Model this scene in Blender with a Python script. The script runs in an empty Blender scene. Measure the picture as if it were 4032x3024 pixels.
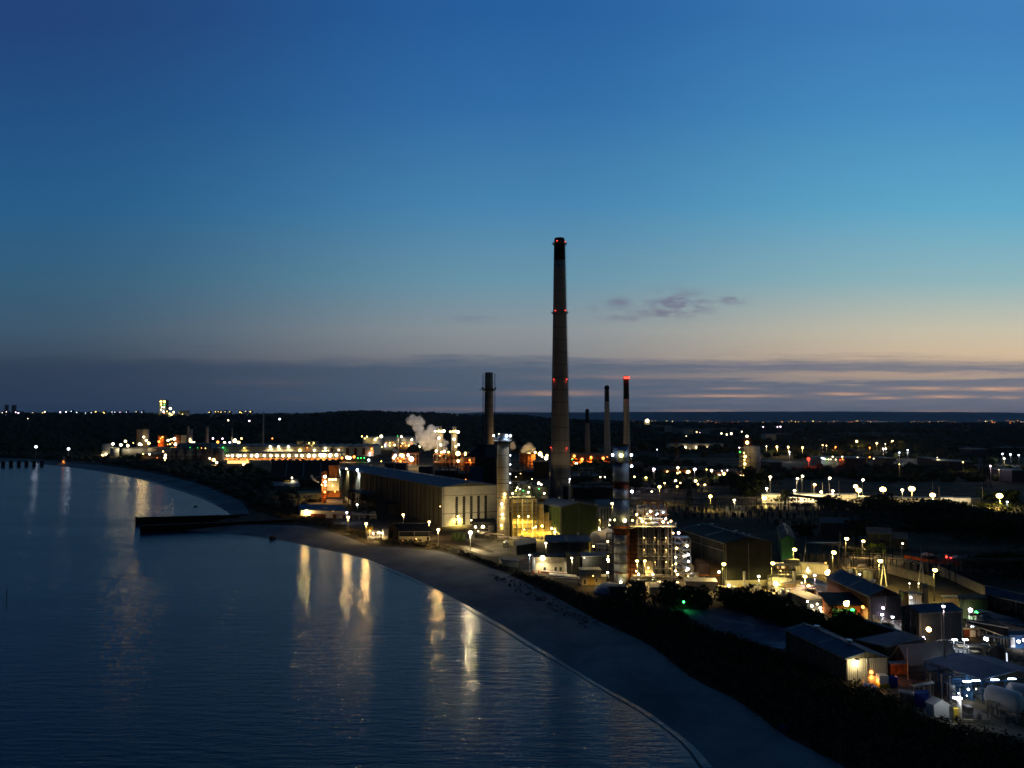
import bpy, bmesh, math, random
from mathutils import Vector, Matrix
random.seed(7)
sc = bpy.context.scene
COL = sc.collection
# ------------------------------------------------------------------ camera and survey of the site
CAMZ = 60.0
FOC = 2688.0                       # focal length in photo pixels
PITCH = math.atan(138.0 / FOC)
cam_d = bpy.data.cameras.new('camera'); cam = bpy.data.objects.new('camera', cam_d); COL.objects.link(cam)
cam_d.sensor_width = 36.0; cam_d.lens = 36.0 * FOC / 4032.0; cam_d.clip_end = 120000.0; cam_d.clip_start = 0.5
cam.location = (0, 0, CAMZ); cam.rotation_euler = (math.pi / 2 + PITCH, 0, 0)
sc.camera = cam
REG = {'a': (0, 1500, 2.212), 'b': (900, 1500, 2.212), 'c': (1700, 1400, 2.765), 'd': (2300, 1400, 2.765),
       'e': (3000, 1500, 2.1434), 'f': (1100, 1800, 2.765), 'g': (1800, 1700, 2.765), 'h': (2200, 1900, 2.765),
       'i': (2900, 1900, 2.765), 'j': (3232, 2000, 2.765), 'k': (3232, 2424, 2.765), 'l': (2400, 2200, 2.37),
       'm': (1800, 900, 2.37), 'n': (800, 1640, 4.424), 'p': (1250, 1640, 4.022), 'q': (2400, 1780, 4.424),
       'r': (2900, 2250, 3.687), 's': (3400, 2200, 3.318), 't': (350, 1640, 3.687), 'o': (0, 0, 1 / 1.8228)}


def pix(r, x, y):
    ox, oy, s = REG[r]
    return ox + x / s, oy + y / s


def ray(r, x, y):
    u, v = pix(r, x, y)
    a = (u - 2016) / FOC; b = (1512 - v) / FOC
    return Vector((a, math.cos(PITCH) - b * math.sin(PITCH), b * math.cos(PITCH) + math.sin(PITCH)))


def G(r, x, y, z=0.0):             # point of the ground (or of level z) seen there
    d = ray(r, x, y)
    if d.z > -1e-4: d.z = -1e-4
    t = (z - CAMZ) / d.z
    return Vector((d.x * t, d.y * t, z))


def P(r, x, y, Y):                 # point at distance Y
    d = ray(r, x, y); t = Y / d.y
    return Vector((d.x * t, Y, CAMZ + d.z * t))


def on_face(r, x, y, p, q, out=0.0):   # point on the vertical face through p and q
    d = ray(r, x, y); n = Vector((q.y - p.y, -(q.x - p.x), 0)).normalized()
    if n.y > 0: n = -n
    t = n.dot(Vector((p.x, p.y, 0)) - Vector((0, 0, 0))) / (n.x * d.x + n.y * d.y)
    v = Vector((d.x * t, d.y * t, CAMZ + d.z * t))
    return v + n * out


# ------------------------------------------------------------------ materials
def srgb(c):
    f = lambda v: (v / 255 / 12.92) if v <= 10.3 else ((v / 255 + .055) / 1.055) ** 2.4
    return tuple(f(v) for v in c)


MATS = {}


def mat(name, col, rough=.7, metal=0.0, nscale=.4, namt=.35, bump=0.0, ribs=0.0, rings=0.0, second=None, spec=.03, streak=False):
    m = bpy.data.materials.new(name); m.use_nodes = True; nt = m.node_tree; nd = nt.nodes; lk = nt.links
    bs = nd['Principled BSDF']; bs.inputs['Roughness'].default_value = rough; bs.inputs['Metallic'].default_value = metal
    bs.inputs['Specular IOR Level'].default_value = spec
    tc = nd.new('ShaderNodeTexCoord'); mp = nd.new('ShaderNodeMapping'); lk.new(tc.outputs['Object'], mp.inputs[0])
    if streak: mp.inputs['Scale'].default_value = (1, 1, .12)
    nz = nd.new('ShaderNodeTexNoise'); nz.inputs['Scale'].default_value = nscale; nz.inputs['Detail'].default_value = 7; nz.inputs['Roughness'].default_value = .65
    lk.new(mp.outputs[0], nz.inputs['Vector'])
    rp = nd.new('ShaderNodeValToRGB'); rp.color_ramp.elements[0].position = .32; rp.color_ramp.elements[1].position = .68
    c2 = second if second else tuple(min(1, v * (1 + namt)) for v in col)
    c1 = tuple(v * (1 - namt) for v in col)
    rp.color_ramp.elements[0].color = (*c1, 1); rp.color_ramp.elements[1].color = (*c2, 1)
    lk.new(nz.outputs[0], rp.inputs[0]); out = rp.outputs[0]
    if rings:
        sx = nd.new('ShaderNodeSeparateXYZ'); lk.new(tc.outputs['Object'], sx.inputs[0])
        a = nd.new('ShaderNodeMath'); a.operation = 'PINGPONG'; a.inputs[1].default_value = rings; lk.new(sx.outputs[2], a.inputs[0])
        b = nd.new('ShaderNodeMath'); b.operation = 'GREATER_THAN'; b.inputs[1].default_value = rings * .07; lk.new(a.outputs[0], b.inputs[0])
        b2 = nd.new('ShaderNodeMapRange'); b2.inputs[3].default_value = .6; b2.inputs[4].default_value = 1; lk.new(b.outputs[0], b2.inputs[0])
        mx = nd.new('ShaderNodeMix'); mx.data_type = 'RGBA'; mx.blend_type = 'MULTIPLY'; mx.inputs[0].default_value = 1
        lk.new(out, mx.inputs[6]); lk.new(b2.outputs[0], mx.inputs[7]); out = mx.outputs[2]
    hgt = None
    if ribs:
        wv = nd.new('ShaderNodeTexWave'); wv.bands_direction = 'DIAGONAL'; wv.inputs['Scale'].default_value = ribs
        m2 = nd.new('ShaderNodeMapping'); m2.inputs['Scale'].default_value = (1, 1, 0); lk.new(tc.outputs['Object'], m2.inputs[0]); lk.new(m2.outputs[0], wv.inputs[0])
        mr = nd.new('ShaderNodeMapRange'); mr.inputs[3].default_value = .78; mr.inputs[4].default_value = 1.08; lk.new(wv.outputs[1], mr.inputs[0])
        mx = nd.new('ShaderNodeMix'); mx.data_type = 'RGBA'; mx.blend_type = 'MULTIPLY'; mx.inputs[0].default_value = 1
        lk.new(out, mx.inputs[6]); lk.new(mr.outputs[0], mx.inputs[7]); out = mx.outputs[2]; hgt = wv.outputs[1]
    lk.new(out, bs.inputs['Base Color'])
    if bump or hgt:
        bp = nd.new('ShaderNodeBump'); bp.inputs['Strength'].default_value = bump or .5; bp.inputs['Distance'].default_value = .1
        lk.new(hgt or nz.outputs[0], bp.inputs['Height']); lk.new(bp.outputs[0], bs.inputs['Normal'])
    MATS[name] = m
    return m


def emit(name, col, strength):
    m = bpy.data.materials.new(name); m.use_nodes = True; nt = m.node_tree
    nt.nodes.remove(nt.nodes['Principled BSDF']); e = nt.nodes.new('ShaderNodeEmission')
    e.inputs[0].default_value = (*col, 1); e.inputs[1].default_value = strength
    nt.links.new(e.outputs[0], nt.nodes['Material Output'].inputs[0])
    m.cycles.emission_sampling = 'NONE'
    MATS[name] = m
    return m


M = MATS
mat('concrete_tan', (.42, .36, .25), .85, nscale=.25, namt=.22, rings=3.0, streak=True)
mat('concrete_chimney', (.26, .215, .165), .9, nscale=.12, namt=.3, rings=4.5, streak=True)
mat('concrete', (.30, .28, .25), .85, nscale=.6, namt=.25)
mat('black_paint', (.012, .012, .013), .7)
mat('white_paint', (.62, .60, .56), .6, namt=.15)
mat('cream_paint', (.42, .37, .24), .7, namt=.15)
mat('clad_beige', (.50, .46, .34), .55, ribs=1.2, namt=.12)
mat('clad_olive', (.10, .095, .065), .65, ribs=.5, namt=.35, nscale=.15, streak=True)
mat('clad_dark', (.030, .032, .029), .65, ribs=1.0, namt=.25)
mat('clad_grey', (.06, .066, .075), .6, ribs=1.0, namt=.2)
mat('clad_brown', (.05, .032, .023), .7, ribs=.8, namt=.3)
mat('clad_green', (.06, .085, .032), .55, ribs=.8, namt=.12)
mat('clad_bright_green', (.05, .22, .07), .5, ribs=.8, namt=.15)
mat('clad_yellow', (.40, .28, .09), .55, ribs=1.0, namt=.2, rings=1.4)
mat('roof_steel', (.06, .10, .155), .6, ribs=1.0, namt=.2)
mat('roof_pale', (.16, .175, .18), .6, ribs=1.0, namt=.15)
mat('roof_dark', (.011, .014, .02), .6, ribs=1.0, namt=.2)
mat('roof_brown', (.07, .045, .035), .7, ribs=.6, namt=.25)
mat('steel_dark', (.03, .028, .025), .6, metal=.2, namt=.4)
mat('steel_grey', (.22, .21, .19), .45, metal=.4, namt=.3)
mat('pole_grey', (.14, .14, .13), .5, namt=.2)
mat('galvanised', (.42, .42, .42), .4, metal=.5, namt=.2)
mat('stack_steel', (.17, .22, .30), .5, metal=.1, namt=.12, nscale=.5)
mat('rust', (.16, .05, .02), .85, namt=.6, nscale=.9, second=(.30, .10, .03))
mat('red_paint', (.085, .022, .016), .6, namt=.4)
mat('orange_steel', (.34, .11, .03), .6, namt=.45, nscale=.5)
mat('red_mud', (.13, .045, .022), .8, namt=.4)
mat('glass_dark', (.02, .022, .025), .15, namt=.1, spec=.6)
mat('tank_white', (.42, .41, .38), .5, namt=.15, rings=2.2)
mat('tank_grey', (.18, .18, .18), .5, namt=.2, rings=2.2)
mat('blue_plastic', (.02, .04, .2), .5)
mat('blue_steel', (.02, .06, .13), .5)
mat('yellow_paint', (.55, .38, .04), .5, namt=.15)
mat('canvas_white', (.5, .5, .47), .8, namt=.1)
mat('timber_black', (.008, .007, .007), .9, ribs=1.6, namt=.4)
mat('bark', (.035, .025, .018), .9, namt=.4, nscale=3)
mat('leaf_dark', (.014, .02, .008), .8, namt=.5, nscale=.9, second=(.045, .055, .02))
mat('leaf_green', (.06, .10, .02), .7, namt=.5, nscale=.9, second=(.11, .15, .03))
mat('leaf_scrub', (.030, .030, .018), .85, namt=.5, nscale=.3, second=(.095, .082, .05))
mat('car_white', (.5, .5, .5), .3, namt=.05)
mat('car_dark', (.02, .02, .025), .3, namt=.05)
mat('tyre', (.01, .01, .01), .8)
mat('mesh_orange', (.35, .06, .02), .8)

LC = {'warm': (1, .62, .20), 'white': (1, .80, .46), 'cool': (.80, .88, 1), 'pink': (1, .72, .88), 'orange': (1, .30, .05),
      'green': (.05, 1, .15), 'red': (1, .05, .03), 'yellow': (1, .74, .18)}
for k, c in LC.items():
    emit('lamp_' + k, c, {'green': 8, 'red': 5, 'orange': 9}.get(k, 18))
    emit('mid_' + k, c, {'green': 4, 'red': 4, 'orange': 6}.get(k, 11))
    emit('far_' + k, c, {'green': 3, 'red': 3, 'orange': 4}.get(k, 7))
    emit('window_' + k, c, 1.6)


# ------------------------------------------------------------------ mesh building
class MB:
    def __init__(s): s.v = []; s.f = []

    def add(s, vs, fs):
        o = len(s.v); s.v += [Vector(v) for v in vs]; s.f += [tuple(i + o for i in f) for f in fs]; return s

    def prism(s, pts, z0, z1, cap=True):
        n = len(pts); vs = [(p[0], p[1], z0) for p in pts] + [(p[0], p[1], z1) for p in pts]
        fs = [(i, (i + 1) % n, n + (i + 1) % n, n + i) for i in range(n)]
        if cap: fs += [tuple(range(n))[::-1], tuple(range(n, 2 * n))]
        return s.add(vs, fs)

    def box(s, x, y, z, sx, sy, sz, rz=0.0):   # base centre
        c, t = math.cos(rz), math.sin(rz); p = []
        for a, b in ((-1, -1), (1, -1), (1, 1), (-1, 1)):
            u, w = a * sx / 2, b * sy / 2; p.append((x + u * c - w * t, y + u * t + w * c))
        return s.prism(p, z, z + sz)

    def lathe(s, x, y, prof, n=20, cap=True):   # prof: (radius, z)
        vs = []; fs = []
        for r, z in prof:
            for k in range(n):
                a = 2 * math.pi * k / n; vs.append((x + r * math.cos(a), y + r * math.sin(a), z))
        for j in range(len(prof) - 1):
            for k in range(n):
                k2 = (k + 1) % n; fs.append((j * n + k, j * n + k2, (j + 1) * n + k2, (j + 1) * n + k))
        if cap: fs += [tuple(range(n))[::-1], tuple((len(prof) - 1) * n + k for k in range(n))]
        return s.add(vs, fs)

    def cyl(s, x, y, z0, z1, r0, r1=None, n=16): return s.lathe(x, y, [(r0, z0), (r1 if r1 is not None else r0, z1)], n)

    def tube(s, p, q, r, n=6, r2=None):
        p, q = Vector(p), Vector(q); d = q - p
        if d.length < 1e-6: return s
        u = d.orthogonal().normalized(); w = d.normalized().cross(u); vs = []
        for c, rr in ((p, r), (q, r2 if r2 is not None else r)):
            for k in range(n):
                a = 2 * math.pi * k / n; vs.append(c + (u * math.cos(a) + w * math.sin(a)) * rr)
        fs = [(k, (k + 1) % n, n + (k + 1) % n, n + k) for k in range(n)] + [tuple(range(n))[::-1], tuple(range(n, 2 * n))]
        return s.add(vs, fs)

    def capsule(s, p, q, r, n=16):               # horizontal vessel with dished ends
        p, q = Vector(p), Vector(q); d = (q - p).normalized(); u = Vector((0, 0, 1)); w = d.cross(u); vs = []; fs = []
        st = [(-.8, .25), (-.62, .62), (-.3, .9), (0, 1)]
        rows = [(p + d * (a * r * .6), b) for a, b in st] + [(q - d * (a * r * .6), b) for a, b in st[::-1]]
        for c, k in rows:
            for i in range(n):
                a = 2 * math.pi * i / n; vs.append(c + (u * math.cos(a) + w * math.sin(a)) * r * k)
        for j in range(len(rows) - 1):
            for i in range(n):
                i2 = (i + 1) % n; fs.append((j * n + i, j * n + i2, (j + 1) * n + i2, (j + 1) * n + i))
        fs += [tuple(range(n))[::-1], tuple((len(rows) - 1) * n + i for i in range(n))]
        return s.add(vs, fs)

    def ball(s, c, r, seg=10, rings=6, sz=1.0):
        prof = [(max(.02, r * math.sin(math.pi * k / rings)), c[2] - sz * r * math.cos(math.pi * k / rings)) for k in range(rings + 1)]
        return s.lathe(c[0], c[1], prof, seg)

    def mesh(s, name, m, org=(0, 0, 0), smooth=False):
        me = bpy.data.meshes.new(name); o = Vector(org)
        me.from_pydata([v - o for v in s.v], [], s.f); me.update()
        bm = bmesh.new(); bm.from_mesh(me); bmesh.ops.recalc_face_normals(bm, faces=bm.faces); bm.to_mesh(me); bm.free()
        me.materials.append(M[m] if isinstance(m, str) else m)
        if smooth: me.polygons.foreach_set('use_smooth', [len(p.vertices) <= 4 for p in me.polygons])
        return me


def link(o): COL.objects.link(o); return o


def thing(name, label, cat, loc=(0, 0, 0), group=None):
    o = link(bpy.data.objects.new(name, None)); o.location = loc; o.empty_display_size = 1
    o['label'] = label; o['category'] = cat; o['kind'] = 'thing'
    if group: o['group'] = group
    return o


def org(o):
    while o.parent: o = o.parent
    return Vector(o.location)


def part(mb, name, m, par, smooth=False, label=None):
    o = link(bpy.data.objects.new(name, mb.mesh(name, m, org(par), smooth))); o.parent = par
    if label: o['label'] = label
    return o


def single(mb, name, m, label, cat, loc=(0, 0, 0), group=None, smooth=False):
    o = link(bpy.data.objects.new(name, mb.mesh(name, m, loc, smooth))); o.location = loc
    o['label'] = label; o['category'] = cat; o['kind'] = 'thing'
    if group: o['group'] = group
    return o


def setting(mb, name, m, kind='structure', label=None, smooth=False):
    o = link(bpy.data.objects.new(name, mb.mesh(name, m, (0, 0, 0), smooth))); o['kind'] = kind
    if label: o['label'] = label
    return o


KE = .95        # overall lamp output
DIM = {'recovery_boiler': .6, 'striped_stack': .12, 'stair_tower': .24, 'steam_plume': 1, 'railed_tank': .6, 'floodlight_tower': .5, 'lit_mast': .7, 'lamp_canopy': .35, 'ship_loader': .4, 'lime_silo': .5, 'scaffold_stair': .2, 'round_stack': .6, 'machinery_bay': .6, 'wide_canopy': .6, 'dark_box_building': .25,
       'long_shed': .6, 'boiler_house': 1.35, 'turbine_hall': 2.4, 'yard_building': .9, 'tall_chimney': 1.2, 'black_roofed_hall': .6, 'round_tank': 1.4, 'control_building': .8, 'twin_stack': .5, 'lit_end_warehouse': .5, 'process_plant': .8, 'refinery_tank': .5}


def light(pos, kind, energy, par=None, r=.35, spot=None, aim=None):
    energy *= KE * (1.6 if pos[1] > 690 else 1)
    if par is not None:
        energy *= DIM.get(par.name.split('.')[0], 1.0)
    if pos[1] > 850 and energy < 900: return None
    ld = bpy.data.lights.new('light', 'SPOT' if spot else 'POINT'); ld.energy = energy; ld.color = LC[kind]; ld.shadow_soft_size = r
    o = link(bpy.data.objects.new('lamp_light', ld))  # serves lamps and also added fill lights that have no fitting
    if spot:
        ld.spot_size = math.radians(spot); ld.spot_blend = .6
        d = (Vector(aim) if aim else Vector((0, 0, -1))); o.rotation_euler = d.to_track_quat('-Z', 'Y').to_euler()
    if par: o.parent = par; o.location = Vector(pos) - org(par)
    else: o.location = pos
    return o




def lamp_on(par, pos, kind='white', r=.4, energy=900, name='lamp', far=False, spot=164, aim=None, drop=.3):
    """a lamp fixed to a larger thing: glowing ball, enlarged to take in lens glare, and its light"""
    pos = Vector(pos)
    mb = MB().ball(pos, r * (1.6 if pos.y > 690 else 1.08), 8, 6)  # ball made larger than a real lens, its glare put into the shape
    o = part(mb, name, ('far_' if far else ('mid_' if pos.y > 690 else 'lamp_')) + kind, par, True)
    if energy:
        light(pos + Vector((0, -r * 1.3, -r - drop)), kind, energy, par, r=max(.2, r * .6), spot=spot, aim=aim)
    return o


POST = {}


def lamp_post(pos, h, kind, r, energy, name, label, cat, group=None, arm=0.0, far=False, twin=False, open_=False):
    """street lamp or floodlight mast standing at pos"""
    t = thing(name, label, cat, pos, group)
    key = (round(h, 1), round(arm, 1), twin, far)
    if key not in POST:
        w = .09 + h * .006 + (.1 if far else 0)
        pm = MB().lathe(0, 0, [(w * 1.6, 0), (w * 1.6, .3), (w, .35), (w * .6, h)], 8)
        if arm: pm.tube((0, 0, h - .1), (arm, 0, h + .35), .07, 5)
        hm = MB()
        for s in ((-1, 1) if twin else (1,)):
            hm.box(s * (arm or .0) + (s * .7 if twin else 0), 0, h + .45, .9, .7, .18)
        if twin: hm.box(0, 0, h + .2, 1.6, .15, .15)
        POST[key] = (pm.mesh('pole', 'pole_grey'), hm.mesh('lamp_head', 'steel_grey'))
    pm, hm = POST[key]
    po = link(bpy.data.objects.new('pole', pm)); po.parent = t
    ho = link(bpy.data.objects.new('lamp_head', hm)); ho.parent = t
    k2 = ('l', round(r, 2), kind, far)
    if k2 not in POST: POST[k2] = MB().ball((0, 0, 0), r, 10, 6, .8).mesh('lamp', ('far_' if far else 'lamp_') + kind, smooth=True)
    for s in ((-.8, .8) if twin else (arm,)):
        b = link(bpy.data.objects.new('lamp', POST[k2])); b.parent = ho; b.location = (s, -.05, h + .3 - r * .35)
    if energy:
        light(Vector(pos) + Vector((arm, -r * .6, h - r - .4)), kind, energy, t, r=.35, spot=None if open_ else 168)
    return t


ORD = 'first second third fourth fifth sixth seventh eighth ninth tenth eleventh twelfth thirteenth fourteenth fifteenth sixteenth seventeenth eighteenth nineteenth twentieth'.split()
ORD += ['twenty-' + o for o in ORD[:9]] + ['thirtieth'] + ['thirty-' + o for o in ORD[:9]] + ['fortieth'] + ['forty-' + o for o in ORD[:9]]


def post_row(phrase, group, h, kind, energy, spots, name='street_lamp', cat='street lamp', arm=0.0, far=False, base=0.0, k=1.0, twin=False, open_=False):
    """lamp posts by where their lamps are seen; each spot (region, x, y[, kind[, energy factor[, height]]])"""
    spots = sorted(spots, key=lambda s: pix(*s[:3])[0])
    for n, s in enumerate(spots):
        kd = s[3] if len(s) > 3 and s[3] else kind; ef = s[4] if len(s) > 4 else 1.0; hh = s[5] if len(s) > 5 else h
        p = G(s[0], s[1], s[2], hh + base); Y = p.y
        r = max(.3, min(2.3, .00175 * Y)) * k * (ef ** .33)  # globe grows with distance, lens glare put into its size
        pos = (p.x - arm, p.y, base)
        lab = phrase if len(spots) == 1 else '%s, %s from the sea' % (phrase, ORD[n])
        lamp_post(pos, hh, kd, r, energy * ef, name, lab.replace('KIND', {'cool': 'bluish white', 'pink': 'pinkish white'}.get(kd, kd)), cat, group, arm, far, twin, open_)


# ------------------------------------------------------------------ generic structures
def V2(p): return Vector((p[0], p[1], 0))


def building(name, label, cat, A, B, C, h, wall, roof, kind='gable', ridge=2.5, z0=0.0, over=.4, group=None, D=None, plinth=None):
    """four-sided building; B is the corner towards the viewer. gable: the ridge runs along BA (gable on BC); gable2: along BC; flat; mono"""
    A, B, C = V2(A), V2(B), V2(C); D = V2(D) if D else A + C - B
    t = thing(name, label, cat, (B.x, B.y, z0), group)
    c = (A + B + C + D) / 4
    zt = z0 + h
    vs = [(*p[:2], z0 - .3) for p in (A, B, C, D)] + [(*p[:2], zt) for p in (A, B, C, D)]
    fs = [(0, 1, 5, 4), (1, 2, 6, 5), (2, 3, 7, 6), (3, 0, 4, 7)]
    mb = MB()
    up = Vector((0, 0, 1))
    rf = MB()

    def slab(pts, th=.25):
        n = len(pts); rf.add([Vector(p) + up * .06 for p in pts] + [Vector(p) + up * (.06 + th) for p in pts], [tuple(range(n))[::-1], tuple(range(n, 2 * n))] + [(i, (i + 1) % n, n + (i + 1) % n, n + i) for i in range(n)])
    if kind in ('gable', 'gable2'):
        if kind == 'gable': e1, e2, e3, e4 = B, C, D, A      # gable ends BC and AD
        else: e1, e2, e3, e4 = A, B, C, D                    # gable ends AB and CD
        m1 = (e1 + e2) / 2; m2 = (e3 + e4) / 2
        R1 = Vector((m1.x, m1.y, zt + ridge)); R2 = Vector((m2.x, m2.y, zt + ridge))
        vs += [R1, R2]
        if kind == 'gable': fs += [(5, 6, 8), (7, 4, 9)]
        else: fs += [(4, 5, 8), (6, 7, 9)]
        dr = (m1 - m2).normalized() * over
        s1 = (e1 - m1); s2 = (e2 - m1)
        k1 = 1 + over / max(s1.length, .1)
        E1 = m1 + s1 * k1 + dr; E2 = m1 + s2 * k1 + dr; E4 = m2 + (e4 - m2) * k1 - dr; E3 = m2 + (e3 - m2) * k1 - dr
        ze = zt - ridge * (k1 - 1)
        Ra = R1 + dr; Rb = R2 - dr
        slab([(E1.x, E1.y, ze), Ra, Rb, (E4.x, E4.y, ze)]); slab([Ra, (E2.x, E2.y, ze), (E3.x, E3.y, ze), Rb])
    elif kind == 'mono':      # falls from the AD side to the BC side
        vs[4] = Vector((A.x, A.y, zt + ridge)); vs[7] = Vector((D.x, D.y, zt + ridge))
        f = lambda p, z: (*(c + (p - c) * (1 + over / 10))[:2], z)
        slab([f(A, zt + ridge), f(B, zt), f(C, zt), f(D, zt + ridge)])
    else:
        f = lambda p: (*(c + (p - c) * (1 + over / max(4, (p - c).length)))[:2], zt)
        slab([f(A), f(B), f(C), f(D)], .3)
    mb.add(vs, fs)
    part(mb, 'wall', wall, t); ro = part(rf, 'roof', roof, t)
    if kind in ('gable', 'gable2') and h > 3:
        part(MB().tube(Ra + up * .34, Rb + up * .34, .16, 5), 'ridge_cap', 'steel_grey', ro)
        for (p_, q_) in (((E1.x, E1.y, ze), (E4.x, E4.y, ze)), ((E2.x, E2.y, ze), (E3.x, E3.y, ze))): part(MB().tube(Vector(p_) + up * .05, Vector(q_) + up * .05, .14, 5), 'gutter', 'steel_grey', ro)
        sl = (Ra - Rb).length
        if sl > 18:
            for k in range(max(2, int(sl / 14))):
                f_ = (k + .5) / max(2, int(sl / 14)); c_ = Ra.lerp(Rb, f_)
                part(MB().cyl(c_.x, c_.y, c_.z + .1, c_.z + 1.0, .45, n=8).cyl(c_.x, c_.y, c_.z + 1.0, c_.z + 1.2, .75, n=8), 'roof_vent', 'galvanised', ro)
                for (p_, q_) in ((Vector((E1.x, E1.y, ze)), Vector((E4.x, E4.y, ze))), (Vector((E2.x, E2.y, ze)), Vector((E3.x, E3.y, ze)))):
                    f0, f1 = f_ + .35 / max(2, int(sl / 14)), f_ + .35 / max(2, int(sl / 14)) + 1.1 / sl
                    if f1 > .98: continue
                    n0, n1, m0, m1_ = Ra.lerp(Rb, f0), Ra.lerp(Rb, f1), p_.lerp(q_, f0), p_.lerp(q_, f1); g_ = up * .36
                    part(MB().add([n0.lerp(m0, .12) + g_, n1.lerp(m1_, .12) + g_, n1.lerp(m1_, .88) + g_, n0.lerp(m0, .88) + g_, n0.lerp(m0, .12) + up * .3, n1.lerp(m1_, .12) + up * .3, n1.lerp(m1_, .88) + up * .3, n0.lerp(m0, .88) + up * .3], [(0, 1, 2, 3), (4, 7, 6, 5), (0, 4, 5, 1), (1, 5, 6, 2), (2, 6, 7, 3), (3, 7, 4, 0)]), 'roof_light', 'roof_pale', ro)
        for (a_, b_) in ((B, C), (B, A)):
            for f_ in (.02, .5, .98):
                c_ = a_.lerp(b_, f_) + (a_ - c).normalized() * .25; part(MB().tube((c_.x, c_.y, z0), (c_.x, c_.y, zt), .09, 5), 'downpipe', 'steel_grey', t)
    t['_c'] = [c.x, c.y]
    return t, {'A': A, 'B': B, 'C': C, 'D': D, 'z': z0, 'h': h, 'c': c}


def face_box(t, F, e, u0, u1, z0, z1, m, name, th=.12, parent=None, mb=None):
    """a panel proud of the face e ('AB' or 'BC'); u in fractions along it, z above the base"""
    p, q = F[e[0]], F[e[1]]; n = Vector((q.y - p.y, -(q.x - p.x), 0)).normalized()
    if n.dot(p - F['c']) < 0: n = -n
    a, b = p.lerp(q, u0), p.lerp(q, u1); z = F['z']
    pts = [a - n * .05, b - n * .05, b + n * th, a + n * th]
    own = mb is None
    if own: mb = MB()
    mb.prism(pts, z + z0, z + z1)
    if own: return part(mb, name, m, parent or t)
    return mb


def windows(t, F, e, n, u0, u1, z0, z1, w=.6, m='glass_dark', frame='steel_grey'):
    for i in range(n):
        a = u0 + (u1 - u0) * (i + .5 - w / 2) / n; b = u0 + (u1 - u0) * (i + .5 + w / 2) / n
        f = face_box(t, F, e, a, b, z0, z1, frame, 'window', .08)
        face_box(t, F, e, a + (b - a) * .1, b - (b - a) * .1, z0 + (z1 - z0) * .1, z1 - (z1 - z0) * .1, m, 'pane', .13, parent=f)


def railing(mb, pts, z, h=1.1, r=.045, step=2.0, closed=False):
    pts = [Vector((p[0], p[1], 0)) for p in pts]
    seg = list(zip(pts, pts[1:] + ([pts[0]] if closed else [])))
    for p, q in seg:
        if (q - p).length < .01: continue
        for hh in (h, h * .55): mb.tube((p.x, p.y, z + hh), (q.x, q.y, z + hh), r, 4)
        n = max(1, int((q - p).length / step))
        for k in range(n + 1):
            c = p.lerp(q, k / n); mb.tube((c.x, c.y, z), (c.x, c.y, z + h), r, 4)
    return mb


def ring_pts(x, y, r, n=14): return [(x + r * math.cos(2 * math.pi * k / n), y + r * math.sin(2 * math.pi * k / n)) for k in range(n)]


def platform_ring(t, x, y, z, r0, r1, m='steel_grey', rail=True, name='platform'):
    mb = MB().lathe(x, y, [(r0, z), (r1, z), (r1, z + .25), (r0, z + .25)], 20, cap=False)
    o = part(mb, name, m, t)
    if rail: part(railing(MB(), ring_pts(x, y, r1 - .1), z + .2, closed=True, r=.05), 'railing', m, o)
    return o


def ladder(mb, x, y, z0, z1, dirx=1.0, off=0.0, r=.06, w=.6, step=1.2, cage=True):
    for s in (-1, 1): mb.tube((x, y + s * w / 2, z0), (x + off, y + s * w / 2, z1), r, 4)
    n = int((z1 - z0) / step)
    for k in range(n + 1):
        f = k / max(1, n); z = z0 + (z1 - z0) * f; X = x + off * f
        mb.tube((X, y - w / 2, z), (X, y + w / 2, z), r * .8, 4)
        if cage and k % 2 == 0:
            mb.tube((X, y - w / 2, z), (X + dirx * .8, y - w / 2, z), r * .8, 4); mb.tube((X, y + w / 2, z), (X + dirx * .8, y + w / 2, z), r * .8, 4)
            mb.tube((X + dirx * .8, y - w / 2, z), (X + dirx * .8, y + w / 2, z), r * .8, 4)
    return mb


def steel_frame(x0, x1, y0, y1, z0, z1, nx, ny, nz, w=.35, brace=True, floors=False, rz=0.0, pivot=None):
    mb = MB(); c = Vector(pivot or ((x0 + x1) / 2, (y0 + y1) / 2, 0)); R = Matrix.Rotation(rz, 3, 'Z')
    T = lambda x, y, z: R @ (Vector((x, y, z)) - c) + c
    X = [x0 + (x1 - x0) * i / nx for i in range(nx + 1)]; Yy = [y0 + (y1 - y0) * i / ny for i in range(ny + 1)]; Z = [z0 + (z1 - z0) * i / nz for i in range(nz + 1)]
    for x in X:
        for y in Yy: mb.tube(T(x, y, z0), T(x, y, z1), w / 2 * 1.2, 4)
    for z in Z[1:]:
        for y in Yy: mb.tube(T(X[0], y, z), T(X[-1], y, z), w / 2, 4)
        for x in X: mb.tube(T(x, Yy[0], z), T(x, Yy[-1], z), w / 2, 4)
        if floors:
            mb.add([T(x0, y0, z), T(x1, y0, z), T(x1, y1, z), T(x0, y1, z), T(x0, y0, z + .12), T(x1, y0, z + .12), T(x1, y1, z + .12), T(x0, y1, z + .12)],
                   [(0, 3, 2, 1), (4, 5, 6, 7), (0, 1, 5, 4), (1, 2, 6, 5), (2, 3, 7, 6), (3, 0, 4, 7)])
    if brace:
        for j in range(nz):
            for i in range(nx):
                if (i + j) % 2 == 0: mb.tube(T(X[i], y0, Z[j]), T(X[i + 1], y0, Z[j + 1]), w / 3, 4)
                elif i % 2: mb.tube(T(X[i], y0, Z[j + 1]), T(X[i + 1], y0, Z[j]), w / 3, 4)
    return mb


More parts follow.
